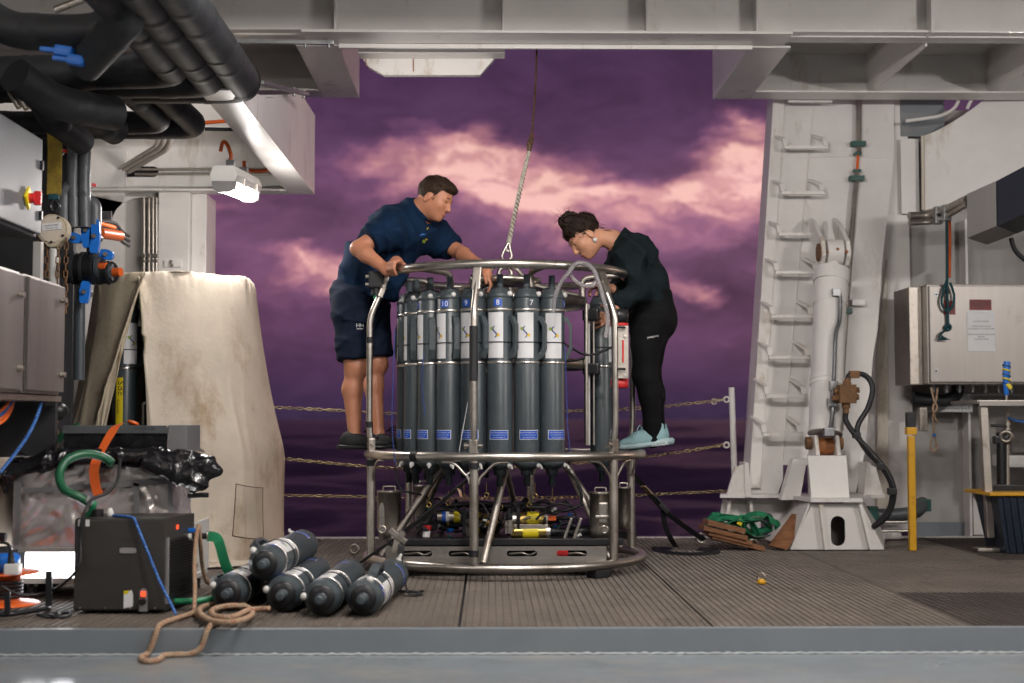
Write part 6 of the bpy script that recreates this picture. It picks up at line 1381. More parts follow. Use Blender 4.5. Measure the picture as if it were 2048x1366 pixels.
# lid box
xl0, xl1 = PX(128,YI+.1), PX(333,YI+.1); zl0, zl1 = PZ(905,YI+.1), PZ(850,YI+.1)
crumple(xl0, xl1, YI+.1, zl0, zl1-.03, 50, 14, .006, 9).build('lid_cover', 'bag', t)
b = MB(); b.box(xl0, xl1, YI+.125, YI+.42, zl0, zl1-.012, .003); b.build('lid_core', 'black_plastic', t)
b = MB(); b.box(xl0-.003, xl1+.003, YI+.088, YI+.098, zl1-.038, zl1-.002, .002); tp = b.build('lid_tape', 'insulation_grey', t)
b = MB(); cx, cz = PX(290,YI+.1), zl1-.02; text_on(b, 'INCUBATOR', .017, lambda u, v: Vector((cx+u, YI+.0865, cz+v+.004))); text_on(b, 'No. 2', .013, lambda u, v: Vector((cx+u, YI+.0865, cz+v-.011))); b.build('lettering', 'print_black', tp)
crumple(YI+.1, YI+.42, xl1+.004, zl0, zl1-.004, 30, 14, .006, 12, 'yz').build('lid_side', 'foil', t)
b = MB(); b.box(xl1+.006, xl1+.09, YI+.12, YI+.42, zl0, zl1-.0, .003); b.build('lid_end', 'tape_grey', t)
# glowing lamp tray and white cart frame
zg0, zg1 = PZ(1152,YI), PZ(1104,YI)
b = MB(); b.box(xa+.05, xb+.08, YI+.02, YI+.40, zg0, zg1, .004); b.build('light_tray', 'panel_glow', t)
b = MB(); b.box(xa, xb+.09, YI-.012, YI+.42, zg0-.03, zg0-.004, .004); b.build('cart_deck', 'white_plastic', t)
b = MB(); b.box(xa+.03, PX(200,YI), YI-.02, YI+.01, zg1+.004, zg1+.022, .002); b.build('slat', 'wall_dirty', t)
b = MB(); b.box(xb+.085, xb+.095, YI+.0, YI+.42, zg0, PZ(1048,YI), .002); b.build('side_plate', 'white_plastic', t)
b = MB(); pz = PZ(1130,YI+.1); tri = [(-.014,-.012),(.014,-.012),(0,.014)]; flatpoly(b, tri, lambda u, v: Vector((xb+.098, YI+.14+u, pz+v))); b.build('warning_mark', 'print_black', t)
for x in (xa+.08, xb+.05):
    for y in (YI+.04, YI+.36):
        b = MB(); b.cyl((x-.012,y,.035), (x+.012,y,.035), .035, n=16); w_ = b.build('caster', 'black_rubber', t); b = MB(); b.box(x-.018, x+.018, y-.02, y+.02, .05, zg0-.031); b.build('caster_fork', 'steel', w_)
b = MB(); b.beam(P(366,1145,YI), P(388,1165,YI-.1), .03, .012, bev=.003); b.build('outrigger', 'white_plastic', t)
ld = bpy.data.lights.new('tray_light', 'AREA'); ld.shape = 'RECTANGLE'; ld.size = xb-xa; ld.size_y = zg1-zg0; ld.energy = 2.0; ld.color = (.96,.96,1)
lo = bpy.data.objects.new('tray_light', ld); COL.objects.link(lo); lo.parent = t; lo.matrix_parent_inverse = WORLD[t.name].inverted(); lo.matrix_basis = Matrix.Translation(((xa+xb)/2, YI+.012, (zg0+zg1)/2)) @ Matrix.Rotation(R(90),4,'X')
# orange strap over the lid
t = thing('orange_strap', 'bright orange tie strap over the black lid', 'strap', P(240,850,6.5))
b = MB(); b.band([P(240,849,6.62), P(232,852,6.50), P(212,884,6.44), P(196,915,6.36), P(188,940,6.36), P(192,975,6.38), P(198,990,6.38)], (.04,0,.012), .003, sub=5); b.build('webbing', 'orange_plastic', t)
b = MB(); b.torus(P(266,846,6.6), (.3,.2,1), .02, .008, 14); b.build('knot', 'orange_plastic', t)
# ================================================================ CHILLER
YCH = 5.93
t = thing('chiller', 'dark grey box chiller with a lit red switch', 'chiller', P(240,1222,YCH))
xa, xb = PX(150,YCH,1130), PX(330,YCH,1130); z1_ = PZ(1036,YCH); dp = .33; sk = .05
b = MB(); b.hexa([(xa,YCH,.012),(xb,YCH-.0,.012),(xb+.05,YCH+dp,.012),(xa+.02,YCH+dp,.012),(xa,YCH,z1_),(xb,YCH,z1_),(xb+.05,YCH+dp,z1_),(xa+.02,YCH+dp,z1_)]); b.build('casing', 'chiller', t)
b = MB(); b.box(xa-.001, xb+.001, YCH-.010, YCH-.001, .018, z1_-.004, .004); b.build('front_panel', 'chiller', t)
vx = Vector((.05,dp,0)).normalized(); nx_ = Vector((dp,-.05,0)).normalized()
def sidep(u, v): return Vector((xb,YCH,0)) + vx*u + Vector((0,0,v)) + nx_*.003
b = MB(); b.add([sidep(.02,.05), sidep(.31,.05), sidep(.31,.30), sidep(.02,.30)], [(0,1,2,3)]); gp = b.build('grille_panel', 'black_plastic', t)
for k in range(20):
    v = .062+k*.0118; b = MB(); b.prism([sidep(.03,v), sidep(.30,v), sidep(.30,v+.005)+nx_*.004, sidep(.03,v+.005)+nx_*.004], nx_*.002); b.build('grille_slat', 'chiller', gp)
b = MB(); b.beam(sidep(.012,.04)+nx_*.002, sidep(.012,.31)+nx_*.002, .008, .014, up=nx_); b.build('grille_frame', 'grey_plastic', gp)
b = MB(); p = sidep(.13,.345); b.add([p+vx*x+Vector((0,0,z)) for x, z in ((-.012,-.009),(.012,-.009),(.012,.009),(-.012,.009))], [(0,1,2,3)]); b.build('display', 'led_red', t)
cx, cz = PX(256,YCH-.012,1100), PZ(1100,YCH-.012)
b = MB(); el = [(.034*max(-1,min(1,1.25*math.cos(a))), .013*max(-.85,min(.85,1.1*math.sin(a)))) for a in np.linspace(0,6.283,25)[:-1]]; b.prism([Vector((cx+x,YCH-.011,cz+z)) for x, z in el], (0,-.003,0)); b.build('badge', 'grey_plastic', t)
b = MB(); sp = [(-.017,-.05),(.017,-.05),(.017,.028),(.012,.04),(0,.045),(-.012,.04),(-.017,.028)]; cx2 = PX(287,YCH-.012,1190); cz2 = PZ(1197,YCH-.012); b.prism([Vector((cx2+x,YCH-.011,cz2+z)) for x, z in sp], (0,-.003,0)); b.build('switch_plate', 'grey_plastic', t)
b = MB(); b.box(cx2-.009, cx2+.009, YCH-.022, YCH-.014, cz2+.012, cz2+.032, .002); b.build('power_switch', 'led_red', t)
b = MB(); b.cyl((cx2,YCH-.012,cz2-.008), (cx2,YCH-.04,cz2-.008), .013, n=14); b.build('power_plug', 'black_plastic', t)
b = MB(); q = [(-.022,-.048),(.016,-.04),(.016,.010),(.010,.028),(-.006,.020),(-.022,.018)]; cx3, cz3 = PX(258,YCH-.012,1195), PZ(1192,YCH-.012); b.add([Vector((cx3+x,YCH-.0115,cz3+z)) for x, z in q], [tuple(range(6))]); b.build('torn_label', 'paper', t)
b = MB(); b.add([Vector((cx3+x,YCH-.0125,cz3+z)) for x, z in ((-.022,.010),(-.004,.012),(.0,.026),(-.022,.024))], [(0,1,2,3)]); b.build('torn_label', 'yellow_label', t)
for px in (160, 175):
    b = MB(); a = P(px,1045,YCH-.012); b.box(a.x-.008, a.x+.008, YCH-.013, YCH-.0105, a.z-.016, a.z+.012); b.build('white_tape', 'white_plastic', t)
b = MB(); b.cyl(P(194,1037,YCH+.12), P(194,1018,YCH+.12), .028, n=18); b.build('inlet_fitting', 'black_plastic', t)
b = MB(); b.lathe([(0,0),(.020,0),(.014,.02),(.008,.035),(0,.036)], P(220,1033,YCH+.1), n=16); b.build('white_cap', 'white_plastic', t)
for i in range(4):
    p = P(160+i*50,1216,YCH-.011); b = MB(); b.cyl(p, p+Vector((0,-.003,0)), .004, n=8); b.build('screw', 'steel', t)
# hoses, cords
t = thing('green_hose', 'green hose looping over the chiller top', 'hose', P(180,1030,6.05))
b = MB(); b.tube([P(225,927,6.2), P(205,914,6.2), P(170,908,6.15), P(135,920,6.1), P(119,948,6.05), P(128,978,6.0), P(160,995,6.0), P(180,1008,6.03)], .019, 12, sub=6); b.build('hose', 'green_dark', t)
b = MB(); b.cyl(P(168,998,6.01), P(180,1006,6.03), .022, n=12); b.build('tape_collar', 'grey_plastic', t)
b = MB(); b.tube([P(182,1010,6.03), P(188,1005,6.03), P(183,1022,6.04), P(176,1032,6.05)], .014, 10, sub=3); b.build('hose', 'green_hose', t)
pipe_thing('power_cable', 'black power cable arching over the chiller', 'cable', [P(240,918,6.2), P(235,960,6.1), P(215,985,6.0), P(185,998,5.95), P(172,1018,5.9), P(163,1045,5.89), P(161,1080,5.9), P(158,1130,5.88), P(130,1165,5.9), P(95,1185,5.95), P(40,1190,5.9), P(0,1172,5.8)], .007, 'black_rubber', 8, sub=6)
pipe_thing('tie_line', 'blue and white cord hanging down the chiller front', 'cord', [P(224,1031,6.03), P(255,1033,5.93), P(268,1036,5.91), P(290,1090,5.90), P(318,1160,5.88), P(352,1229,5.80)], .0062, 'rope_blue', 7, sub=1)
t = thing('hose_valve', 'blue and white hose valve right of the chiller', 'valve', P(375,1080,6.2))
b = MB(); b.cyl(P(358,1074,6.2), P(385,1074,6.2), .016, n=14); b.build('body', 'white_plastic', t)
b = MB(); b.cyl(P(357,1072,6.2), P(362,1072,6.2), .028, n=16); b.build('collar', 'blue_plastic', t)
b = MB(); b.obox(P(385,1060,6.2), (.036,.02,.018), None, .004); b.build('handle', 'blue_plastic', t)
b = MB(); b.cyl(P(384,1072,6.2), P(415,1072,6.2), .014, n=12); b.build('nozzle', 'black_plastic', t)
b = MB(); b.torus(P(416,1070,6.2), (1,0,0), .018, .004, 16); b.build('hose_clip', 'steel', t)
t = thing('green_hose', 'pale green lay-flat hose dropping to the bottle pile', 'hose', P(440,1140,6.3))
b = MB(); b.band([P(414,1072,6.2), P(432,1075,6.2), P(440,1090,6.2), P(448,1120,6.22), P(458,1145,6.25)], (.04,.0,.012), .012, sub=5); b.build('hose', 'green_hose', t)
pipe_thing('green_hose', 'short green hose lying between the chiller and the bottles', 'hose', [P(350,1203,6.05), P(395,1202,6.05), P(425,1198,6.1)], .014, 'green_hose', 10)
# bottles lying on deck: (near cap px, py, Y, yaw deg to the right, tilt)
lying = [(457,1178,5.98,1.5,0,195,'grey water bottle lying nearest the chiller, leftmost of the pile'), (566,1180,5.93,2,0,205,'grey water bottle lying in the middle under the raised one'), (530,1122,5.98,3,1,175,'grey water bottle stacked on top of the others'),
         (643,1194,5.80,2,0,215,'grey water bottle lying second from the right of the pile'), (727,1196,5.80,4,0,110,'rightmost grey water bottle lying beside the strap')]
for px, py, Y, yaw, lift, roll, lab in lying:
    c_ = P(px, py, Y); c_.z = (BR+.004)*1.12 if not lift else BR*2.72*1.12
    d = Vector((math.sin(R(yaw)), math.cos(R(yaw)), 0))
    M = Matrix.Translation(c_ - d*.075) @ Matrix.Rotation(R(-yaw),4,'Z') @ Matrix.Rotation(R(90),4,'X') @ Matrix.Rotation(R(roll),4,'Z') @ Matrix.Diagonal((1.12,1.12,.95,1)) @ Matrix.Translation((0,0,-1.084))
    bottle(lab, '5', M, 'bottles lying on the deck', 0)
pipe_thing('blue_line', 'thin blue line lying in front of the bottles', 'line', [P(700,1215,5.95), P(740,1232,5.9), P(790,1246,5.85), P(850,1243,5.85), P(880,1236,5.88)], .0025, 'fishing_line', 5, sub=5)
# ropes
t = thing('rope', 'cream and red rope hanging from the hose valve into a pile', 'rope', P(420,1225,5.95))
b = MB(); twisted(b, [P(397,1050,6.12), P(392,1080,6.10), P(389,1130,6.05), P(390,1180,5.98), P(388,1222,5.90)], .0095); b.build('rope_fall', 'rope_cream', t)
b = MB(); twisted(b, [P(397,1050,6.12), P(401,1090,6.2), P(404,1130,6.3), P(415,1165,6.4), P(440,1152,6.6), P(470,1140,6.9)], .0095); b.build('rope_fall', 'rope_cream', t)
def gp(px, py, h=.010):
    q = P(px, py, 6.0); d = (q-CAM); k = (h-CAM.z)/d.z; return CAM + d*k
coil = [(388,1222),(405,1235),(440,1240),(480,1235),(498,1222),(485,1210),(440,1207),(405,1214),(400,1226),(420,1240),(455,1245),(490,1238),(505,1226),(490,1213),(455,1212),(425,1220),(430,1232),(465,1234),(500,1220),(540,1217)]
b = MB(); twisted(b, [gp(x, y, .010+.004*(i % 3)+.0015*i) for i, (x, y) in enumerate(coil)], .0115); b.build('rope_coil', 'rope_cream', t)
zfl = ZF+.011
def gf(px, py): 
    q = P(px, py, 6.0); d = (q-CAM); return CAM + d*((zfl-CAM.z)/d.z)
edge = lambda px: Vector((PX(px,YS-.03,1252), YS-.035, -.0))
b = MB(); twisted(b, [gp(388,1226), gp(350,1238), gp(330,1245), Vector((PX(318,YS-.02,1250), YS-.03, .004)), Vector((PX(305,YS-.035,1280), YS-.045, -.06)), gf(294,1308), gf(282,1315), gf(292,1322), gf(316,1320), gf(328,1311), gf(355,1309), gf(380,1308), Vector((PX(402,YS-.04,1290), YS-.045, -.07)), Vector((PX(420,YS-.02,1255), YS-.025, .006)), gp(450,1240), gp(490,1225)], .0115); b.build('rope_bight', 'rope_cream', t)
# carabiners
t = thing('carabiner', 'pair of black carabiner rings lying in front of the chiller', 'carabiner', gp(110,1230))
for px in (97, 120):
    b = MB(); c_ = gp(px,1230,.008); b.tube([c_+Vector((.042*math.cos(a), .05*math.sin(a), .004*math.sin(2*a))) for a in np.linspace(0,6.283,21)[:-1]], .006, 8, closed=True); b.build('ring', 'black_rubber', t)
# cable reel
YRl = 5.95
t = thing('cable_reel', 'orange cable reel on a black stand at the left edge', 'reel', P(20,1222,YRl))
c_ = Vector((PX(-2,YRl,1180), YRl+.02, 0))
b = MB(); b.lathe([(0,.03),(.15,.032),(.16,.036),(.15,.042),(.085,.05),(.078,.06),(.078,.150),(.09,.156),(.15,.162),(.158,.166),(.15,.170),(0,.172)], c_, n=40); b.build('drum', 'orange_plastic', t)
for k in range(5):
    b = MB(); b.torus(c_+Vector((0,0,.068+k*.016)), (0.02*k,.03,1), .083, .007, 36); b.build('cable_turn', 'black_rubber', t)
b = MB(); b.beam(P(98,1222,YRl-.02)+Vector((0,0,.02)), P(98,1142,YRl-.02), .026, .018, up=(0,1,0), bev=.004); b.build('stand_leg', 'black_plastic', t)
b = MB(); b.beam(P(15,1235,YRl-.2)+Vector((0,0,.01)), P(15,1185,YRl-.2), .022, .016, up=(0,1,0), bev=.004); b.build('stand_leg', 'black_plastic', t)
b = MB(); b.tube(fillet([P(-30,1235,YRl-.2)+Vector((0,0,.012)), P(18,1235,YRl-.2)+Vector((0,0,.012)), P(98,1222,YRl-.02)+Vector((0,0,.012)), P(98,1222,YRl+.25)+Vector((0,0,.012))], .03, 4), .010, 8); b.build('stand_foot', 'black_plastic', t)
b = MB(); b.lathe([(0,.172),(.052,.172),(.052,.235),(.042,.245),(0,.246)], (c_.x+.03,c_.y-.02,0), n=24); b.build('socket_hub', 'blue_plastic', t)
t2 = thing('mains_plug', 'white mains adaptor plugged into the cable reel', 'plug', P(22,1135,YRl-.05))
b = MB(); b.obox(P(26,1138,YRl-.09), (.06,.05,.045), None, .008); b.build('adaptor', 'white_plastic', t2)
b = MB(); b.cyl(P(22,1128,YRl-.09), P(22,1105,YRl-.09), .016, .010, n=12); b.build('plug_body', 'black_rubber', t2)
b = MB(); b.tube([P(22,1105,YRl-.09), P(18,1090,YRl-.09), P(0,1085,YRl-.05), P(-30,1095,YRl)], .006, 8, sub=4); b.build('cord', 'black_rubber', t2)
b = MB(); b.cyl(P(-30,1072,6.1), P(12,1074,6.1), .018, n=12); b.build('hose_end', 'black_plastic', None, label='black hose coupling at the left edge above the reel', cat='coupling')
# ================================================================ PEOPLE: implicit bodies polygonised with surface nets
class SDF:
    def __init__(s): s.ops = []
    def cone(s, a, b, ra, rb, k=.03, clip=None, sub=False): s.ops.append(('c', np.array(a, float), np.array(b, float), ra, rb, k, clip, sub)); return s
    def ell(s, c, rad, rot=None, k=.03, clip=None, sub=False): s.ops.append(('e', np.array(c, float), np.array(rad, float), np.array(rot) if rot is not None else np.eye(3), None, k, clip, sub)); return s
    def chain(s, pts, k=.03): # pts = [(p, r)...]
        for (a, ra), (b, rb) in zip(pts[:-1], pts[1:]): s.cone(a, b, ra, rb, k)
        return s
    def mesh(s, h=.006, pad=.02, disp=None, cuts=()):
        lo = np.full(3, 1e9); hi = -lo
        for o in s.ops:
            if o[7]: continue
            if o[0] == 'c':
                m = max(o[3], o[4]); lo = np.minimum(lo, np.minimum(o[1], o[2])-m); hi = np.maximum(hi, np.maximum(o[1], o[2])+m)
            else:
                m = o[2].max(); lo = np.minimum(lo, o[1]-m); hi = np.maximum(hi, o[1]+m)
        lo -= pad; hi += pad; n = np.ceil((hi-lo)/h).astype(int)+1
        ax = [lo[i]+h*np.arange(n[i]) for i in range(3)]
        F = np.full(n, .05, dtype=np.float32)
        for o in s.ops:
            k = o[5]
            if o[0] == 'c': m = max(o[3], o[4]); l_, h_ = np.minimum(o[1], o[2])-m, np.maximum(o[1], o[2])+m
            else: m = o[2].max(); l_, h_ = o[1]-m, o[1]+m
            i0 = np.clip(((l_-k-.05-lo)/h).astype(int), 0, n-1); i1 = np.clip(((h_+k+.05-lo)/h).astype(int)+2, 1, n)
            sl = tuple(slice(i0[i], i1[i]) for i in range(3))
            X, Y, Z = np.meshgrid(*[ax[i][sl[i]] for i in range(3)], indexing='ij', sparse=True)
            if o[0] == 'c':
                a, b, ra, rb = o[1], o[2], o[3], o[4]; d = b-a; L2 = max(d@d, 1e-9)
                t = np.clip(((X-a[0])*d[0]+(Y-a[1])*d[1]+(Z-a[2])*d[2])/L2, 0, 1)
                D = np.sqrt((X-a[0]-t*d[0])**2+(Y-a[1]-t*d[1])**2+(Z-a[2]-t*d[2])**2) - (ra+(rb-ra)*t)
            else:
                M = o[3]; qx = X-o[1][0]; qy = Y-o[1][1]; qz = Z-o[1][2]
                u = [(M[0,i]*qx+M[1,i]*qy+M[2,i]*qz)/o[2][i] for i in range(3)]
                r = np.sqrt(u[0]**2+u[1]**2+u[2]**2); g = np.sqrt((u[0]/o[2][0])**2+(u[1]/o[2][1])**2+(u[2]/o[2][2])**2)+1e-6
                D = r*(r-1)/g
            if o[6] is not None:
                for (cp, cn) in o[6]: D = np.maximum(D, (X-cp[0])*cn[0]+(Y-cp[1])*cn[1]+(Z-cp[2])*cn[2])
            D = np.asarray(D, np.float32)
            if o[7]:
                F[sl] = np.maximum(F[sl], -D) if k < 1e-4 else -smin(-F[sl], D, k)
            else: F[sl] = smin(F[sl], D, k)
        if disp is not None or cuts:
            X, Y, Z = np.meshgrid(*ax, indexing='ij', sparse=True)
            if disp is not None: F = F + disp(X, Y, Z).astype(np.float32)
            for (cp, cn) in cuts: F = np.maximum(F, ((X-cp[0])*cn[0]+(Y-cp[1])*cn[1]+(Z-cp[2])*cn[2]).astype(np.float32))
        return surfnet(F, lo, h)
def smin(a, b, k):
    if k < 1e-4: return np.minimum(a, b)
    q = np.maximum(k-np.abs(a-b), 0)/k; return np.minimum(a, b) - q*q*k*.25
def surfnet(F, lo, h):
    S_ = F < 0; n = F.shape; c = tuple(k-1 for k in n)
    cnt = np.zeros(c, np.int8); corner = [(i,j,k) for i in (0,1) for j in (0,1) for k in (0,1)]
    for i,j,k in corner: cnt += S_[i:c[0]+i, j:c[1]+j, k:c[2]+k]
    act = (cnt > 0) & (cnt < 8); idx = np.argwhere(act); vid = np.full(c, -1, np.int32); vid[act] = np.arange(len(idx))
    vals = np.stack([F[idx[:,0]+i, idx[:,1]+j, idx[:,2]+k] for i,j,k in corner], 1)
    pos = np.zeros((len(idx), 3)); w = np.zeros(len(idx))
    for a in range(8):
        for b in range(a+1, 8):
            ca, cb = np.array(corner[a]), np.array(corner[b])
            if np.abs(ca-cb).sum() != 1: continue
            va, vb = vals[:,a], vals[:,b]; m = (va < 0) != (vb < 0); t = np.where(m, va/np.where(m, va-vb, 1), 0)
            pos += np.where(m[:,None], ca+(cb-ca)*t[:,None], 0); w += m
    pos = lo + h*(idx + pos/w[:,None])
    faces = []
    for ax_ in range(3):
        u, v = [(1,2),(2,0),(0,1)][ax_]
        s0 = [slice(0, n[i]-1) if i == ax_ else slice(1, n[i]-1) for i in range(3)]; s1 = list(s0); s1[ax_] = slice(1, n[ax_])
        A, B = S_[tuple(s0)], S_[tuple(s1)]; e = np.argwhere(A != B)
        if not len(e): continue
        off = np.array([0 if i == ax_ else 1 for i in range(3)]); g = e+off; fl = A[tuple(e.T)]
        def cid(du, dv):
            q = g.copy(); q[:,u] += du; q[:,v] += dv; return vid[tuple(q.T)]
        quad = np.stack([cid(-1,-1), cid(0,-1), cid(0,0), cid(-1,0)], 1); quad[~fl] = quad[~fl][:, ::-1]; faces.append(quad)
    return pos, np.concatenate(faces)
def sdf_obj(name, s, m, parent, h=.006, disp=None, cuts=(), smooth_it=1):
    v, f = s.mesh(h, disp=disp, cuts=cuts)
    me = bpy.data.meshes.new(name); me.vertices.add(len(v)); me.vertices.foreach_set('co', v.astype(np.float32).ravel())
    me.loops.add(f.size); me.loops.foreach_set('vertex_index', f.astype(np.int32).ravel()); me.polygons.add(len(f))
    me.polygons.foreach_set('loop_start', np.arange(0, f.size, 4, dtype=np.int32)); me.polygons.foreach_set('use_smooth', np.ones(len(f), bool)); me.update(calc_edges=True); me.validate()
    o = ob(name, me, m, parent)
    if smooth_it:
        md = o.modifiers.new('sm', 'SMOOTH'); md.iterations = smooth_it; md.factor = .5
    return o
def axes(fwd, up):
    f = Vector(fwd).normalized(); u = Vector(up); u = (u-f*u.dot(f)).normalized(); l = u.cross(f); return np.array([list(f), list(l), list(u)]).T, f, l, u   # columns: forward, left, up
V3 = lambda p: np.array([p.x, p.y, p.z]) if isinstance(p, Vector) else np.array(p, float)
def folds(amp, seed, dirs=((9,4,14),(5,8,-11),(14,3,6))):
    g = np.random.default_rng(seed); ph = g.uniform(0, 6.3, 24)
    def f(X, Y, Z):
        d = 0
        for i, (a, b, c) in enumerate(dirs):
            w = 1.7*np.sin(4.1*X+3.3*Z+2*Y+ph[i]) + 1.2*np.sin(7.3*Z-6*X+ph[i+5])
            m = .5+.5*np.sin(5.7*X-4.9*Z+3*Y+ph[i+10])          # folds come and go along their length
            q = 1-np.abs(np.sin((a*X+b*Y+c*Z)*1.7+ph[i+3]+w)); d = d - (q**1.6)*m*1.0
        return amp*d + 0*X*Y*Z
    return f
def finger(s, base, pts, r): s.chain([(V3(base), r*1.1)]+[(V3(p), r*(1-.12*i)) for i, p in enumerate(pts)], k=.006)
def head_sdf(s, C, A, sc=1.0, female=False):
    f, l, u = A[:,0], A[:,1], A[:,2]; L = lambda x, y, z: C + sc*(f*x+l*y+u*z); E = lambda c, r, k=.03, rot=None: s.ell(L(*c), np.array(r)*sc, A if rot is None else A@rot, k)
    E((-.012,0,.040), (.098,.076,.092), .02); E((.030,0,.020), (.070,.066,.080), .03)
    E((.036,0,-.042), (.062,.054,.070), .035); E((.012,0,-.052), (.060,.058,.050), .03)      # face, jaw
    E((.068,0,-.092), (.024,.026 if not female else .021,.020), .025)                          # chin
    for y in (-1, 1):
        E((.058,y*.036,-.018), (.028,.026,.024), .02)                                          # cheek
        E((-.006,y*.080,-.004), (.020,.009,.034), .005, np.array(Matrix.Rotation(R(12),3,'Y')))  # ear
        s.ell(L(.094,y*.030,.012), np.array((.016,.015,.009))*sc, A, .012, sub=True)            # eye socket
        E((.082,y*.030,.010), (.012,.013,.0115), .004)
    E((.086,0,.028), (.016,.046,.010), .016)                                                   # brow
    s.cone(L(.094,0,.020), L(.117,0,-.024), .0085*sc, .0125*sc, .012); E((.112,0,-.030), (.013,.015,.009), .008)   # nose
    E((.092,0,-.060), (.012,.022,.0065), .008); E((.089,0,-.071), (.012,.019,.0065), .008)     # lips
def face_bits(par, C, A, sc, brow='hair_man', female=False):
    f, l, u = [Vector(A[:,i]) for i in range(3)]; C = Vector(C); L = lambda x, y, z: C+(f*x+l*y+u*z)*sc
    for y in (-1, 1):
        b = MB(); b.tube([L(.093,y*.018,.0105), L(.0945,y*.030,.0125), L(.090,y*.038,.0105)], .0024, 6, sub=3); b.build('eye', 'eye', par)
        b = MB(); b.tube([L(.101,y*.012,.030), L(.0995,y*.028,.037), L(.092,y*.041,.034)], .0030, 6, sub=4); b.build('eyebrow', brow, par)
    b = MB(); b.tube([L(.094,-.022,-.0655 if female else -.0615), L(.1025,-.010,-.0655), L(.104,0,-.066), L(.1025,.010,-.0655), L(.094,.022,-.0655 if female else -.0615)], .0028, 6, sub=3); b.build('mouth', 'lip', par)

# ---------------------------------------------------------------- the man
def man():
    t = thing('person', 'person in navy T-shirt and shorts leaning over the frame from the left', 'person', P(715,912,7.75))
    hd = P(868, 400, 7.78); A, f, l, u = axes((.86,-.36,-.40), (.42,-.05,.90)); C = V3(hd)
    J = dict(pel=P(716,585,7.93), nh=P(708,612,7.83), fh=P(738,612,8.03), nk=P(711,735,7.78), fk=P(752,728,8.02), na=P(710,882,7.76), fa=P(757,872,7.98),
             sp=P(738,530,7.92), ch=P(795,468,7.88), nb=P(840,424,7.82), ns=P(776,462,7.70), ne=P(716,497,7.60), nw=P(776,541,7.50), fs=P(872,476,8.02), fe=P(916,503,7.93), fw=P(957,528,7.72))
    g = {k: V3(v) for k, v in J.items()}
    body = SDF()
    body.cone(g['pel'], g['sp'], .135, .125, .05).cone(g['sp'], g['ch'], .125, .15, .06).cone(g['ns'], g['fs'], .085, .085, .06).cone(g['ch'], g['nb'], .12, .075, .05)
    body.cone(g['nb'], C+A@np.array((-.03,0,-.03)), .058, .053, .03)
    head_sdf(body, C, A, .93)
    for h_, k_, a_ in (('nh','nk','na'), ('fh','fk','fa')):
        hp, kp, ap = g[h_], g[k_], g[a_]; body.cone(hp, kp, .095, .062, .04)
        calf = kp+(ap-kp)*.30+np.array((-.018,.01,0)); body.cone(kp, calf, .049, .053, .03).cone(calf, ap, .053, .032, .03).ell(kp+np.array((.018,-.005,.0)), (.052,.055,.06), None, .02)
        ft = ap.copy(); ft[2] = ZM+.070; body.cone(ap, ft, .036, .036, .02).cone(ft, ft+np.array((.09,-.02,-.018)), .034, .022, .02)
    def arm(s_, e_, w_):
        sp_, ep, wp = g[s_], g[e_], g[w_]; body.cone(sp_, ep, .056, .041, .03); m = ep+(wp-ep)*.28; body.cone(ep, m, .040, .042, .02).cone(m, wp, .042, .027, .02)
    arm('ns','ne','nw'); arm('fs','fe','fw')
    # near hand closed round the ring tube, which passes at angle -150
    ring = lambda a, dr, dz: V3(RP(a, RT+dr, ZT+dz))
    pal = ring(-151.5, -.005, .045); body.cone(g['nw'], pal, .030, .034, .02).ell(ring(-150,0,.044), (.042,.032,.022), np.array(Matrix.Rotation(R(-60),3,'Z')), .012)
    for i, a in enumerate((-146.2,-148.0,-149.8,-151.5)):
        finger(body, ring(a,.01,.046), [ring(a+.4,.040,.036), ring(a+.5,.047,.002), ring(a+.4,.030,-.028)], .0105-.0006*i)
    finger(body, ring(-149.5,-.03,.036), [ring(-147.5,-.046,.016), ring(-145.8,-.038,-.014)], .0115)
    # far hand reaching inside, gripping a bottle top
    fh = V3(P(972,548,7.60)); body.cone(g['fw'], fh, .029, .033, .02).ell(fh+np.array((.008,0,-.01)), (.022,.036,.042), None, .012)
    for i, dy in enumerate((-.032,-.011,.010,.030)):
        b0 = fh+np.array((.012,dy,-.03)); finger(body, b0, [b0+np.array((.014,-.003,-.030)), b0+np.array((.008,-.006,-.058)), b0+np.array((-.008,-.006,-.076))], .0092)
    b0 = fh+np.array((-.008,-.035,-.005)); finger(body, b0, [b0+np.array((.004,-.022,-.025)), b0+np.array((.010,-.024,-.050))], .0105)
    bo = sdf_obj('body', body, 'skin_man', t, .0055)
    face_bits(bo, C, A, .93)
    # T-shirt
    sh = SDF(); sh.cone(g['pel']+np.array((.01,0,-.03)), g['sp'], .138, .126, .05).cone(g['sp'], g['ch'], .126, .150, .06).cone(g['ns']+np.array((.01,0,.0)), g['fs'], .098, .095, .07)
    sh.cone(g['ch'], g['nb']-np.array((.02,0,.0)), .132, .076, .05).cone(g['ch'], V3(P(775,545,7.86)), .13, .10, .06)
    nd = g['nb']-g['ch']; nd /= np.linalg.norm(nd)
    for s_, e_, fr in (('ns','ne',.62), ('fs','fe',.72)):
        en = g[s_]+(g[e_]-g[s_])*fr; d = (g[e_]-g[s_]); d /= np.linalg.norm(d); sh.cone(g[s_], en+d*.05, .078, .076, .05, clip=[(en, d)])
    hem = V3(P(690,588,7.9)); sh_dn = V3(P(768,606,7.80))
    sh.cone(g['sp'], sh_dn, .12, .085, .06, clip=[(sh_dn, np.array((.25,0,-1.)))])
    hn = np.array((-.18,0,-1.)); hn /= np.linalg.norm(hn)
    so = sdf_obj('shirt', sh, 'shirt_navy', t, .0055, smooth_it=6, disp=folds(.013, 2, ((4,2,9),(9,3,-5),(13,5,9),(6,-4,3))), cuts=[(V3(P(700,590,7.9)), hn), (g['nb']+nd*.022+np.array((0,0,.0)), nd)])
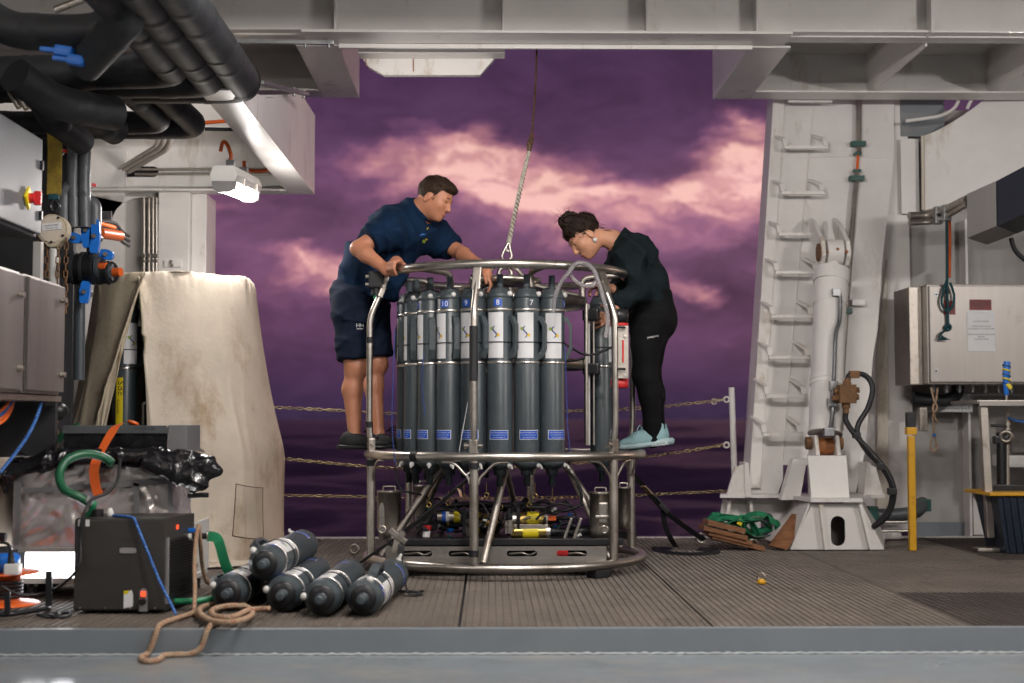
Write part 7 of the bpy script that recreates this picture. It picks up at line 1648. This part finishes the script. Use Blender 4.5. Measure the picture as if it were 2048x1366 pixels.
    b = MB(); cc = Vector(g['nb']+nd*.016); uu, ww, dd = frame_from(Vector(nd)); b.tube([cc+uu*.077*math.cos(a)+ww*.077*math.sin(a) for a in np.linspace(0,6.283,29)[:-1]], .012, 8, closed=True); b.build('collar', 'shirt_navy', so)
    # printed emblem on the chest (projected onto the shirt later by ray)
    emblem = [(852,462,'print_yellow',[(0,0),(.012,.012),(.014,.022),(.006,.016)]), (846,472,'rope_blue',[(-.020,.0),(-.010,.012),(.006,.013),(.016,.006),(.004,.006),(-.008,.003)]), (848,483,'print_green',disc2(.010)), (853,479,'print_yellow',disc2(.005))]
    EMB.append((so, emblem))
    # shorts
    so_ = SDF(); so_.cone(g['pel'], g['pel']+np.array((0,0,-.05)), .150, .150, .05)
    for h_, k_ in (('nh','nk'), ('fh','fk')):
        hp, kp = g[h_], g[k_]; en = hp+(kp-hp)*.88; d = (kp-hp)/np.linalg.norm(kp-hp); so_.cone(hp, en+d*.06, .116, .094, .035, clip=[(en, d)])
    q = sdf_obj('shorts', so_, 'shorts_navy', t, .006, smooth_it=6, disp=folds(.012, 5, ((3,2,12),(9,3,-6),(5,4,15))), cuts=[(g['pel']+np.array((0,0,.085)), np.array((-.15,0,1.)))])
    EMB.append((q, [(720,651,'print_white','HH')]))
    b = MB(); hp, kp = Vector(g['nh']), Vector(g['nk']); c_ = P(712,640,7.70); b.obox(c_+Vector((0,.005,-.005)), (.14,.03,.012), Matrix.Rotation(R(8),3,'Y'), .005); b.build('pocket_flap', 'shorts_navy', q)
    # shoes
    for a_, yaw in (('na', -.10), ('fa', -.30)):
        ap = g[a_]; fl = ap.copy(); fl[2] = ZM+.023; d = np.array((math.cos(yaw), math.sin(yaw), 0)); lt = np.array((-d[1], d[0], 0)); upv = np.array((0,0,1.))
        A2 = np.array([d, lt, upv]).T; s2 = SDF()
        s2.ell(fl+d*.055+upv*.036, (.140,.048,.036), A2, .02).ell(fl-d*.025+upv*.055, (.055,.043,.048), A2, .025).ell(fl+d*.05+upv*.060, (.075,.040,.034), A2, .03)
        shoe = sdf_obj('shoe', s2, 'shoe_black', t, .006, cuts=[(fl+upv*.012, -upv), (fl-d*.02+upv*.098, np.array((.3*d[0],.3*d[1],1.)))])
        s3 = SDF(); s3.ell(fl+d*.055+upv*.014, (.146,.053,.020), A2, .02).ell(fl-d*.04+upv*.014, (.056,.046,.020), A2, .03)
        sdf_obj('sole', s3, 'black_plastic', shoe, .006, cuts=[(fl+upv*.0, -upv), (fl+upv*.026, upv)])
        for k in range(4):
            p = Vector(fl+d*(.055+.022*k)+upv*(.094-.011*k)); b = MB(); b.tube([p+Vector(lt)*.024, p+Vector((0,0,.008)), p-Vector(lt)*.024], .0035, 6, sub=3); b.build('lace', 'black_rubber', shoe)
        for s_ in (-1, 1):
            p = Vector(fl+d*.06+upv*.10); b = MB(); b.tube([p, p+Vector(lt)*.02*s_+Vector((.02,0,.022)), p+Vector(lt)*.03*s_+Vector((.03,0,.004)), p], .003, 6, sub=4); b.build('lace', 'black_rubber', shoe)
    # hair
    hr = SDF(); L = lambda x, y, z: C+.93*(A@np.array((x,y,z))); s = .93
    hr.ell(L(-.016,0,.050), np.array((.106,.083,.096))*s, A, .02).ell(L(.030,0,.100), np.array((.072,.062,.036))*s, A, .03).ell(L(.075,0,.092), np.array((.035,.052,.026))*s, A, .02)
    hr.ell(L(.026,.066,.022), np.array((.012,.010,.032))*s, A, .01).ell(L(.026,-.066,.022), np.array((.012,.010,.032))*s, A, .01)
    # carve away the face and the neck
    fw = A@np.array((1.,0,-.18)); fw /= np.linalg.norm(fw); dn = A@np.array((-.25,0,-1.)); dn /= np.linalg.norm(dn)
    hr.ell(L(.108,0,-.020), np.array((.088,.10,.090))*s, A, .012, sub=True)
    for y in (-1, 1): hr.ell(L(-.006,y*.088,-.012), np.array((.026,.030,.040))*s, A, .004, sub=True)
    def hd_(X, Y, Z): return .0018*np.sin(95*X+40*Z+22*Y)*np.sin(70*Z-30*X+50*Y)
    hro = sdf_obj('hair', hr, 'hair_man', t, .0042, disp=hd_, cuts=[(L(0,0,-.045), dn)], smooth_it=1)
    Fv, Uv = A[:,0], A[:,2]
    def flow(p):
        q = (np.array(p)-C)@A; return A@np.array((.9 if q[2] > .07 else .25, .1*np.sign(q[1]), .25 if q[2] > .07 and q[0] < .04 else -.9 if q[2] < .07 else .1))
    strands(hro, 2600, flow, 'hair_man', 3, (.010,.022), .0010, .0028)
    # watch strap / yellow glove cuff by the far wrist
    b = MB(); p, q2 = Vector(g['fw']).lerp(Vector(fh), .55), Vector(g['fw']).lerp(Vector(fh), .8); b.cyl(p, q2, .036, n=16); b.build('wrist_band', 'yellow_paint', t)
    return t
# ---------------------------------------------------------------- the woman
def woman():
    t = thing('person', 'person in black top and leggings with hair bun bending over the frame', 'person', P(1295,910,7.9))
    hd = P(1172, 474, 7.82); A, f, l, u = axes((-.70,-.20,-.70), (-.70,-.05,.71)); C = V3(hd); sc = .93
    J = dict(pel=P(1303,622,7.92), nh=P(1297,645,7.84), fh=P(1303,645,8.00), nk=P(1289,748,7.84), fk=P(1296,750,8.0), na=P(1305,868,7.90), fa=P(1312,862,8.02),
             sp=P(1296,566,7.92), ch=P(1268,514,7.90), nb=P(1226,480,7.86), ns=P(1258,512,7.74), ne=P(1279,578,7.66), nw=P(1231,614,7.60), fs=P(1256,512,8.04), fe=P(1262,572,8.05), fw=P(1229,578,7.92))
    g = {k: V3(v) for k, v in J.items()}; body = SDF()
    body.cone(g['pel'], g['sp'], .115, .090, .05).cone(g['sp'], g['ch'], .090, .098, .05).cone(g['ns'], g['fs'], .062, .062, .05).cone(g['ch'], g['nb'], .085, .052, .05)
    body.cone(g['nb'], C+sc*(A@np.array((-.045,0,-.035))), .050, .046, .03); head_sdf(body, C, A, sc, True)
    for h_, k_, a_ in (('nh','nk','na'), ('fh','fk','fa')):
        hp, kp, ap = g[h_], g[k_], g[a_]; body.cone(hp, kp, .098, .060, .04); calf = kp+(ap-kp)*.32+np.array((.016,0,0)); body.cone(kp, calf, .056, .057, .03).cone(calf, ap, .057, .034, .03)
        ft = ap.copy(); ft[2] = ZM+.080; body.cone(ap, ft, .034, .034, .02).cone(ft, ft+np.array((-.08,-.02,-.018)), .031, .022, .02)
    def arm(s_, e_, w_):
        sp_, ep, wp = g[s_], g[e_], g[w_]; body.cone(sp_, ep, .046, .037, .03); m = ep+(wp-ep)*.3; body.cone(ep, m, .036, .037, .02).cone(m, wp, .037, .024, .02)
    arm('ns','ne','nw'); arm('fs','fe','fw')
    # near hand flat round the lone bottle
    BX = RP(0, RB, 0); zc = PZ(636, 7.72)
    bp = lambda ang, z, dr=.0: np.array((BX.x+(BR+.012+dr)*math.cos(R(ang)), BX.y+(BR+.012+dr)*math.sin(R(ang)), z))
    k0 = bp(-52, zc+.012, .008); body.cone(g['nw'], k0, .024, .028, .02).ell(bp(-66, zc, .004), (.036,.018,.038), np.array(Matrix.Rotation(R(24),3,'Z')), .012)
    for i, (dz, a1) in enumerate(((.030,-150),(.010,-156),(-.010,-152),(-.030,-142))):
        finger(body, bp(-82, zc+dz*.85), [bp(-102+2*i, zc+dz*1.15-.006), bp(-122+2*i, zc+dz*1.25-.014), bp(a1+10, zc+dz*1.3-.022)], .0085-.0004*i)
    finger(body, bp(-62, zc+.034), [bp(-76, zc+.058), bp(-94, zc+.068)], .0095)
    # far hand on top of the bottle
    fh = V3(P(1200,572,7.86)); body.cone(g['fw'], fh, .023, .027, .02).ell(fh, (.036,.030,.020), None, .012)
    for i, dy in enumerate((-.028,-.010,.009,.026)):
        b0 = fh+np.array((-.025,dy,-.004)); finger(body, b0, [b0+np.array((-.022,0,-.010)), b0+np.array((-.034,0,-.032)), b0+np.array((-.030,0,-.052))], .0084)
    b0 = fh+np.array((-.005,-.028,-.008)); finger(body, b0, [b0+np.array((-.012,-.016,-.022)), b0+np.array((-.020,-.014,-.046))], .0092)
    bo = sdf_obj('body', body, 'skin_woman', t, .005); face_bits(bo, C, A, sc, 'hair_woman', True)
    # top
    hn = np.array((.30,0,-1.)); hn /= np.linalg.norm(hn); hemc = [(V3(P(1300,612,7.9)), hn)]
    sh = SDF(); sh.cone(g['pel']+np.array((0,0,.0)), g['sp'], .130, .102, .05, clip=hemc).cone(g['sp'], g['ch'], .102, .112, .06, clip=hemc).cone(g['ns'], g['fs'], .072, .072, .06).cone(g['ch'], g['nb']+np.array((.04,0,.0)), .108, .066, .05)
    sh.cone(g['ch']-np.array((.03,0,.06)), g['sp']-np.array((.025,0,.03)), .09, .088, .06, clip=hemc)
    for s_, e_, w_ in (('ns','ne','nw'), ('fs','fe','fw')):
        sp_, ep, wp = g[s_], g[e_], g[w_]; d = (wp-ep)/np.linalg.norm(wp-ep); en = ep+(wp-ep)*.97; sh.cone(sp_, ep, .060, .050, .035); sh.cone(ep, en+d*.03, .050, .034, .02, clip=[(en, d)])
    nd = g['nb']-g['ch']; nd /= np.linalg.norm(nd); nc = g['nb']-nd*.012
    so = sdf_obj('top', sh, 'top_black', t, .0055, smooth_it=6, disp=folds(.012, 8, ((7,3,8),(-4,3,11),(12,5,-6),(9,2,14))), cuts=[(nc, np.array((nd[0], 0, nd[2]*.9))/np.linalg.norm((nd[0], nd[2]*.9)))])
    # leggings
    lg = SDF(); lg.cone(g['pel']+np.array((0,0,.09)), g['pel']+np.array((.0,0,-.06)), .112, .124, .05).ell(g['pel']+np.array((.040,0,-.045)), (.098,.125,.110), None, .05)
    for h_, k_, a_ in (('nh','nk','na'), ('fh','fk','fa')):
        hp, kp, ap = g[h_], g[k_], g[a_]; lg.cone(hp, kp, .106, .064, .04); calf = kp+(ap-kp)*.32+np.array((.016,0,0)); lg.cone(kp, calf, .061, .061, .03).cone(calf, ap, .061, .042, .03, clip=[(ap+np.array((0,0,.005)), np.array((0,0,-1.)))])
        lg.cone(ap+np.array((0,0,.05)), ap+np.array((0,0,-.04)), .042, .040, .02)
    lo_ = sdf_obj('leggings', lg, 'leggings', t, .006, smooth_it=6, disp=folds(.006, 12, ((4,2,14),(8,2,-7),(5,3,18))), cuts=[(g['pel']+np.array((0,0,.12)), np.array((0,0,1.)))])
    EMB.append((lo_, [(1306,673,'print_white','patagonia')]))
    # shoes
    for a_, yaw, off in (('na', math.pi-.06, 0), ('fa', math.pi-.2, 0)):
        ap = g[a_]; fl = ap.copy(); fl[2] = ZM+.023; d = np.array((math.cos(yaw), -abs(math.sin(yaw)), 0)); lt = np.array((-d[1], d[0], 0)); upv = np.array((0,0,1.)); A2 = np.array([d, lt, upv]).T
        ro = Matrix.Rotation(R(7), 3, Vector(lt)); A2 = np.array(ro) @ A2; d, upv = A2[:,0], A2[:,2]; fl = fl+np.array((0,0,.012))
        s2 = SDF(); s2.ell(fl+d*.060+upv*.040, (.128,.044,.034), A2, .02).ell(fl-d*.03+upv*.058, (.052,.040,.045), A2, .025).ell(fl+d*.045+upv*.066, (.070,.036,.034), A2, .03).cone(fl-d*.055+upv*.06, fl-d*.068+upv*.112, .018, .010, .02)
        shoe = sdf_obj('shoe', s2, 'shoe_teal', t, .005, cuts=[(fl+upv*.020, -upv)])
        s3 = SDF(); s3.ell(fl+d*.060+upv*.016, (.138,.050,.024), A2, .02).ell(fl-d*.05+upv*.018, (.062,.044,.028), A2, .03).cone(fl+d*.15+upv*.020, fl+d*.178+upv*.030, .024, .014, .02)
        sdf_obj('sole', s3, 'shoe_sole', shoe, .005, cuts=[(fl+upv*.0, -upv), (fl+upv*.038, upv)])
        s4 = SDF(); s4.cone(fl+d*.0+upv*.07, fl-d*.005+upv*.13, .041, .039, .02); sdf_obj('sock', s4, 'leggings', shoe, .006)
        for k in range(4):
            p = Vector(fl+d*(.050+.022*k)+upv*(.100-.010*k)); b = MB(); b.tube([p+Vector(lt)*.022, p+Vector((0,0,.006)), p-Vector(lt)*.022], .0032, 6, sub=3); b.build('lace', 'shoe_teal', shoe)
        p = Vector(fl+d*.05+upv*.104); b = MB(); b.tube([p, p+Vector((-.012,-.02,.02)), p+Vector((-.03,-.025,-.015)), p+Vector((-.01,-.012,-.01)), p], .003, 6, sub=4); b.build('lace', 'shoe_teal', shoe)
        if a_ == 'na': EMB.append((shoe, [(1320,888,'print_white','HOKA')]))
    # hair
    hr = SDF(); L = lambda x, y, z: C+sc*(A@np.array((x,y,z)))
    hr.ell(L(-.020,0,.050), np.array((.106,.083,.092))*sc, A, .02).ell(L(.020,0,.078), np.array((.075,.066,.055))*sc, A, .03)
    hr.ell(L(.128,0,-.052), np.array((.084,.10,.100))*sc, A, .008, sub=True)
    for y in (-1, 1): hr.ell(L(.006,y*.086,-.030), np.array((.026,.018,.036))*sc, A, .004, sub=True)
    bun = V3(P(1138,443,7.82)); hr.ell(bun, (.052,.050,.044), None, .012); hr.ell(bun+np.array((.035,0,-.03)), (.040,.045,.040), None, .03)
    dn = A@np.array((-.45,0,-1.)); dn /= np.linalg.norm(dn)
    def hd_(X, Y, Z): return .0028*np.sin(80*X+60*Z+20*Y)*np.sin(60*Z-45*X+40*Y) + .0022*np.sin(150*X+120*Y-90*Z)
    hro = sdf_obj('hair', hr, 'hair_woman', t, .0042, disp=hd_, cuts=[(L(-.03,0,-.045), dn)], smooth_it=1)
    strands(hro, 3000, lambda p: Vector(bun)-p, 'hair_woman', 5, (.02,.045), .0011, .003)
    rr = random.Random(6); m_ = MB(); bu = Vector(bun)
    for k in range(40):   # twisted strands wrapped round the bun
        ax_ = Vector((rr.gauss(0,.5), 1+rr.gauss(0,.4), rr.gauss(0,.5))).normalized(); r0 = rr.uniform(.038,.054); u_, w_, d_ = frame_from(ax_); a0 = rr.uniform(0,6.3); da = rr.uniform(1.5,3.6); off = ax_*rr.uniform(-.03,.02)
        m_.tube([bu+off+(u_*math.cos(a0+da*i/9)+w_*math.sin(a0+da*i/9))*(r0+.004*math.sin(i)) for i in range(10)], [.0015,.006,.007,.006,.0015], 6, sub=0)
    for k in range(34):   # loose ends
        a = rr.uniform(.2, 2.9) if k < 24 else rr.uniform(2.6,4.2); p = bu+Vector((.04*math.cos(a), rr.uniform(-.03,.03), .04*math.sin(a))); d_ = Vector((math.cos(a+rr.uniform(-.5,.5)), rr.uniform(-.4,.4), math.sin(a+rr.uniform(-.5,.5)))); ln = rr.uniform(.015,.045); c_ = Vector((rr.uniform(-.03,.03), 0, rr.uniform(-.03,.02)))
        m_.tube([p, p+d_*ln*.5, p+d_*ln*.8+c_*.7, p+d_*ln*.75+c_*1.5], [.0010,.0007,.0006,.0003], 4, sub=4)
    for k in range(46):   # swept-up strands over the crown
        y = rr.uniform(-.06,.06); s0 = L(.062-.3*abs(y), y, .052-.2*abs(y)); mid = L(.03, y*1.15, .118-2.2*y*y*8*.5); e = bun
        m_.tube([Vector(s0), Vector(mid)*1.0, Vector(e)+Vector((rr.uniform(-.02,.02), rr.uniform(-.03,.03), rr.uniform(-.03,.02)))], [.002,.0042,.002], 5, sub=4)
    for k in range(16):
        y = rr.uniform(-.05,.05); p = Vector(L(-.10, y, rr.uniform(-.05,.02))); m_.tube([p, p+Vector((.02,0,rr.uniform(-.01,.01))), p+Vector((rr.uniform(.03,.06),0,rr.uniform(-.012,.006)))], [.0012,.0009,.0004], 4, sub=3)
    o = m_.build('hair_strands', 'hair_woman', t); o['kind'] = 'stuff'
    b = MB(); p = Vector(L(.0,.082 if (A@np.array((0,1,0)))[1] < 0 else -.082,-.048)); b.lathe([(0,-.002),(.012,-.002),(.012,.002),(0,.003)], p, (0,1,.1), n=14); b.build('earring', 'white_plastic', bo)
    nb_ = Vector(g['nb']); b = MB(); b.tube([nb_+Vector((.055,-.02,.025)), nb_+Vector((.04,-.055,-.0)), nb_+Vector((.0,-.06,-.035)), nb_+Vector((-.035,-.03,-.075)), nb_+Vector((-.04,0,-.085))], .0018, 5, sub=5); b.build('necklace', 'gold', bo)
    p = Vector(bp(-108, zc-.012, .008)); b = MB(); b.torus(Vector(bp(-100, zc-.013, .000)), Vector((math.cos(R(-10)), math.sin(R(-10)), 0)), .0105, .0018, 14); b.lathe([(0,0),(.004,.001),(0,.005)], p, (0,-1,0), n=8); b.build('ring', 'steel', bo)
    b = MB(); c_ = Vector(g['fw']); d_ = (Vector(fh)-c_).normalized(); b.cyl(c_-d_*.02, c_+d_*.01, .029, n=14); b.build('cuff', 'top_black', so)
    return t
EMB = []; HAIR = []
def strands(o, n, flow, m, seed, ln=(.018,.034), w=.0011, lift=.003, skip=None):
    rs = random.Random(seed); me = o.data; vs = me.vertices; mb = MB(); k = 0
    while k < n:
        v = vs[rs.randrange(len(vs))]; k += 1; p = v.co.copy(); nn = v.normal
        fl = Vector(flow(p)); fl = fl - nn*fl.dot(nn)
        if fl.length < 1e-4: continue
        fl = fl.normalized() + Vector((rs.gauss(0,.22), rs.gauss(0,.22), rs.gauss(0,.22))); fl = (fl-nn*fl.dot(nn)).normalized(); s_ = nn.cross(fl)*w; L_ = rs.uniform(*ln)
        q = [p+nn*.0005, p+fl*L_*.5+nn*lift*rs.uniform(.5,1.3), p+fl*L_+nn*lift*rs.uniform(-.2,1.0)]
        mb.add([q[0]-s_, q[0]+s_, q[1]+s_*.9, q[1]-s_*.9, q[2]], [(0,1,2,3),(3,2,4)])
    me2 = bpy.data.meshes.new('hair_strands'); me2.from_pydata(mb.v, [], mb.f); me2.update(); q = ob('hair_strands', me2, m, o.parent); q['kind'] = 'stuff'; return q
man(); woman()
# flat prints laid on the clothing surfaces
def project(o, px, py, u, v, eps=.0025):
    q = P(px, py, 7.5); d0 = (q-CAM).normalized(); sc_ = 7.6/FPX
    q = P(px + u/sc_, py - v/sc_, 7.5); d = (q-CAM).normalized(); ok, loc, nrm, i = o.ray_cast(CAM+d*4, d)
    return (loc - d*eps) if ok else CAM+d*7.8
for o, items in EMB:
    for it in items:
        px, py, m, shp = it; b = MB()
        if isinstance(shp, str):
            sz = {'HH': .030, 'patagonia': .0165, 'HOKA': .030}[shp]; rt = {'HH': 0, 'patagonia': .17, 'HOKA': .12}[shp]
            v_, f_ = text_geo(shp, sz); b.add([project(o, px, py, x*math.cos(rt)-y*math.sin(rt), x*math.sin(rt)+y*math.cos(rt)) for x, y in v_], f_)
            if shp == 'HH': b.add([project(o, px, py, x, y) for x, y in rect2(.035,.003,0,-.018)], [(0,1,2,3)])
        else: b.add([project(o, px, py, x, y) for x, y in shp], [tuple(range(len(shp)))])
        b.build('print', m, o)

# bunched black plastic sheet round the incubator (needs the implicit modeller)
inc = bpy.data.objects['incubator']; bg_ = SDF()
for ch_ in BAG:
    pts_ = [(V3(P(x, y, YI-.02+dy)), r) for x, y, r, dy in ch_]
    bg_.chain(pts_, k=.02)
def crinkle(X, Y, Z):
    w = .5*np.sin(23*X+11*Z)+.4*np.sin(31*Z-17*X+9*Y)
    return -.012*(1-np.abs(np.sin(17*X+9*Z+6*Y+2*w)))**2 + .004 - .008*(1-np.abs(np.sin(29*X-25*Z+15*Y+1.5*w)))**2
sdf_obj('black_sheet', bg_, 'bag', inc, .006, disp=crinkle, smooth_it=3)
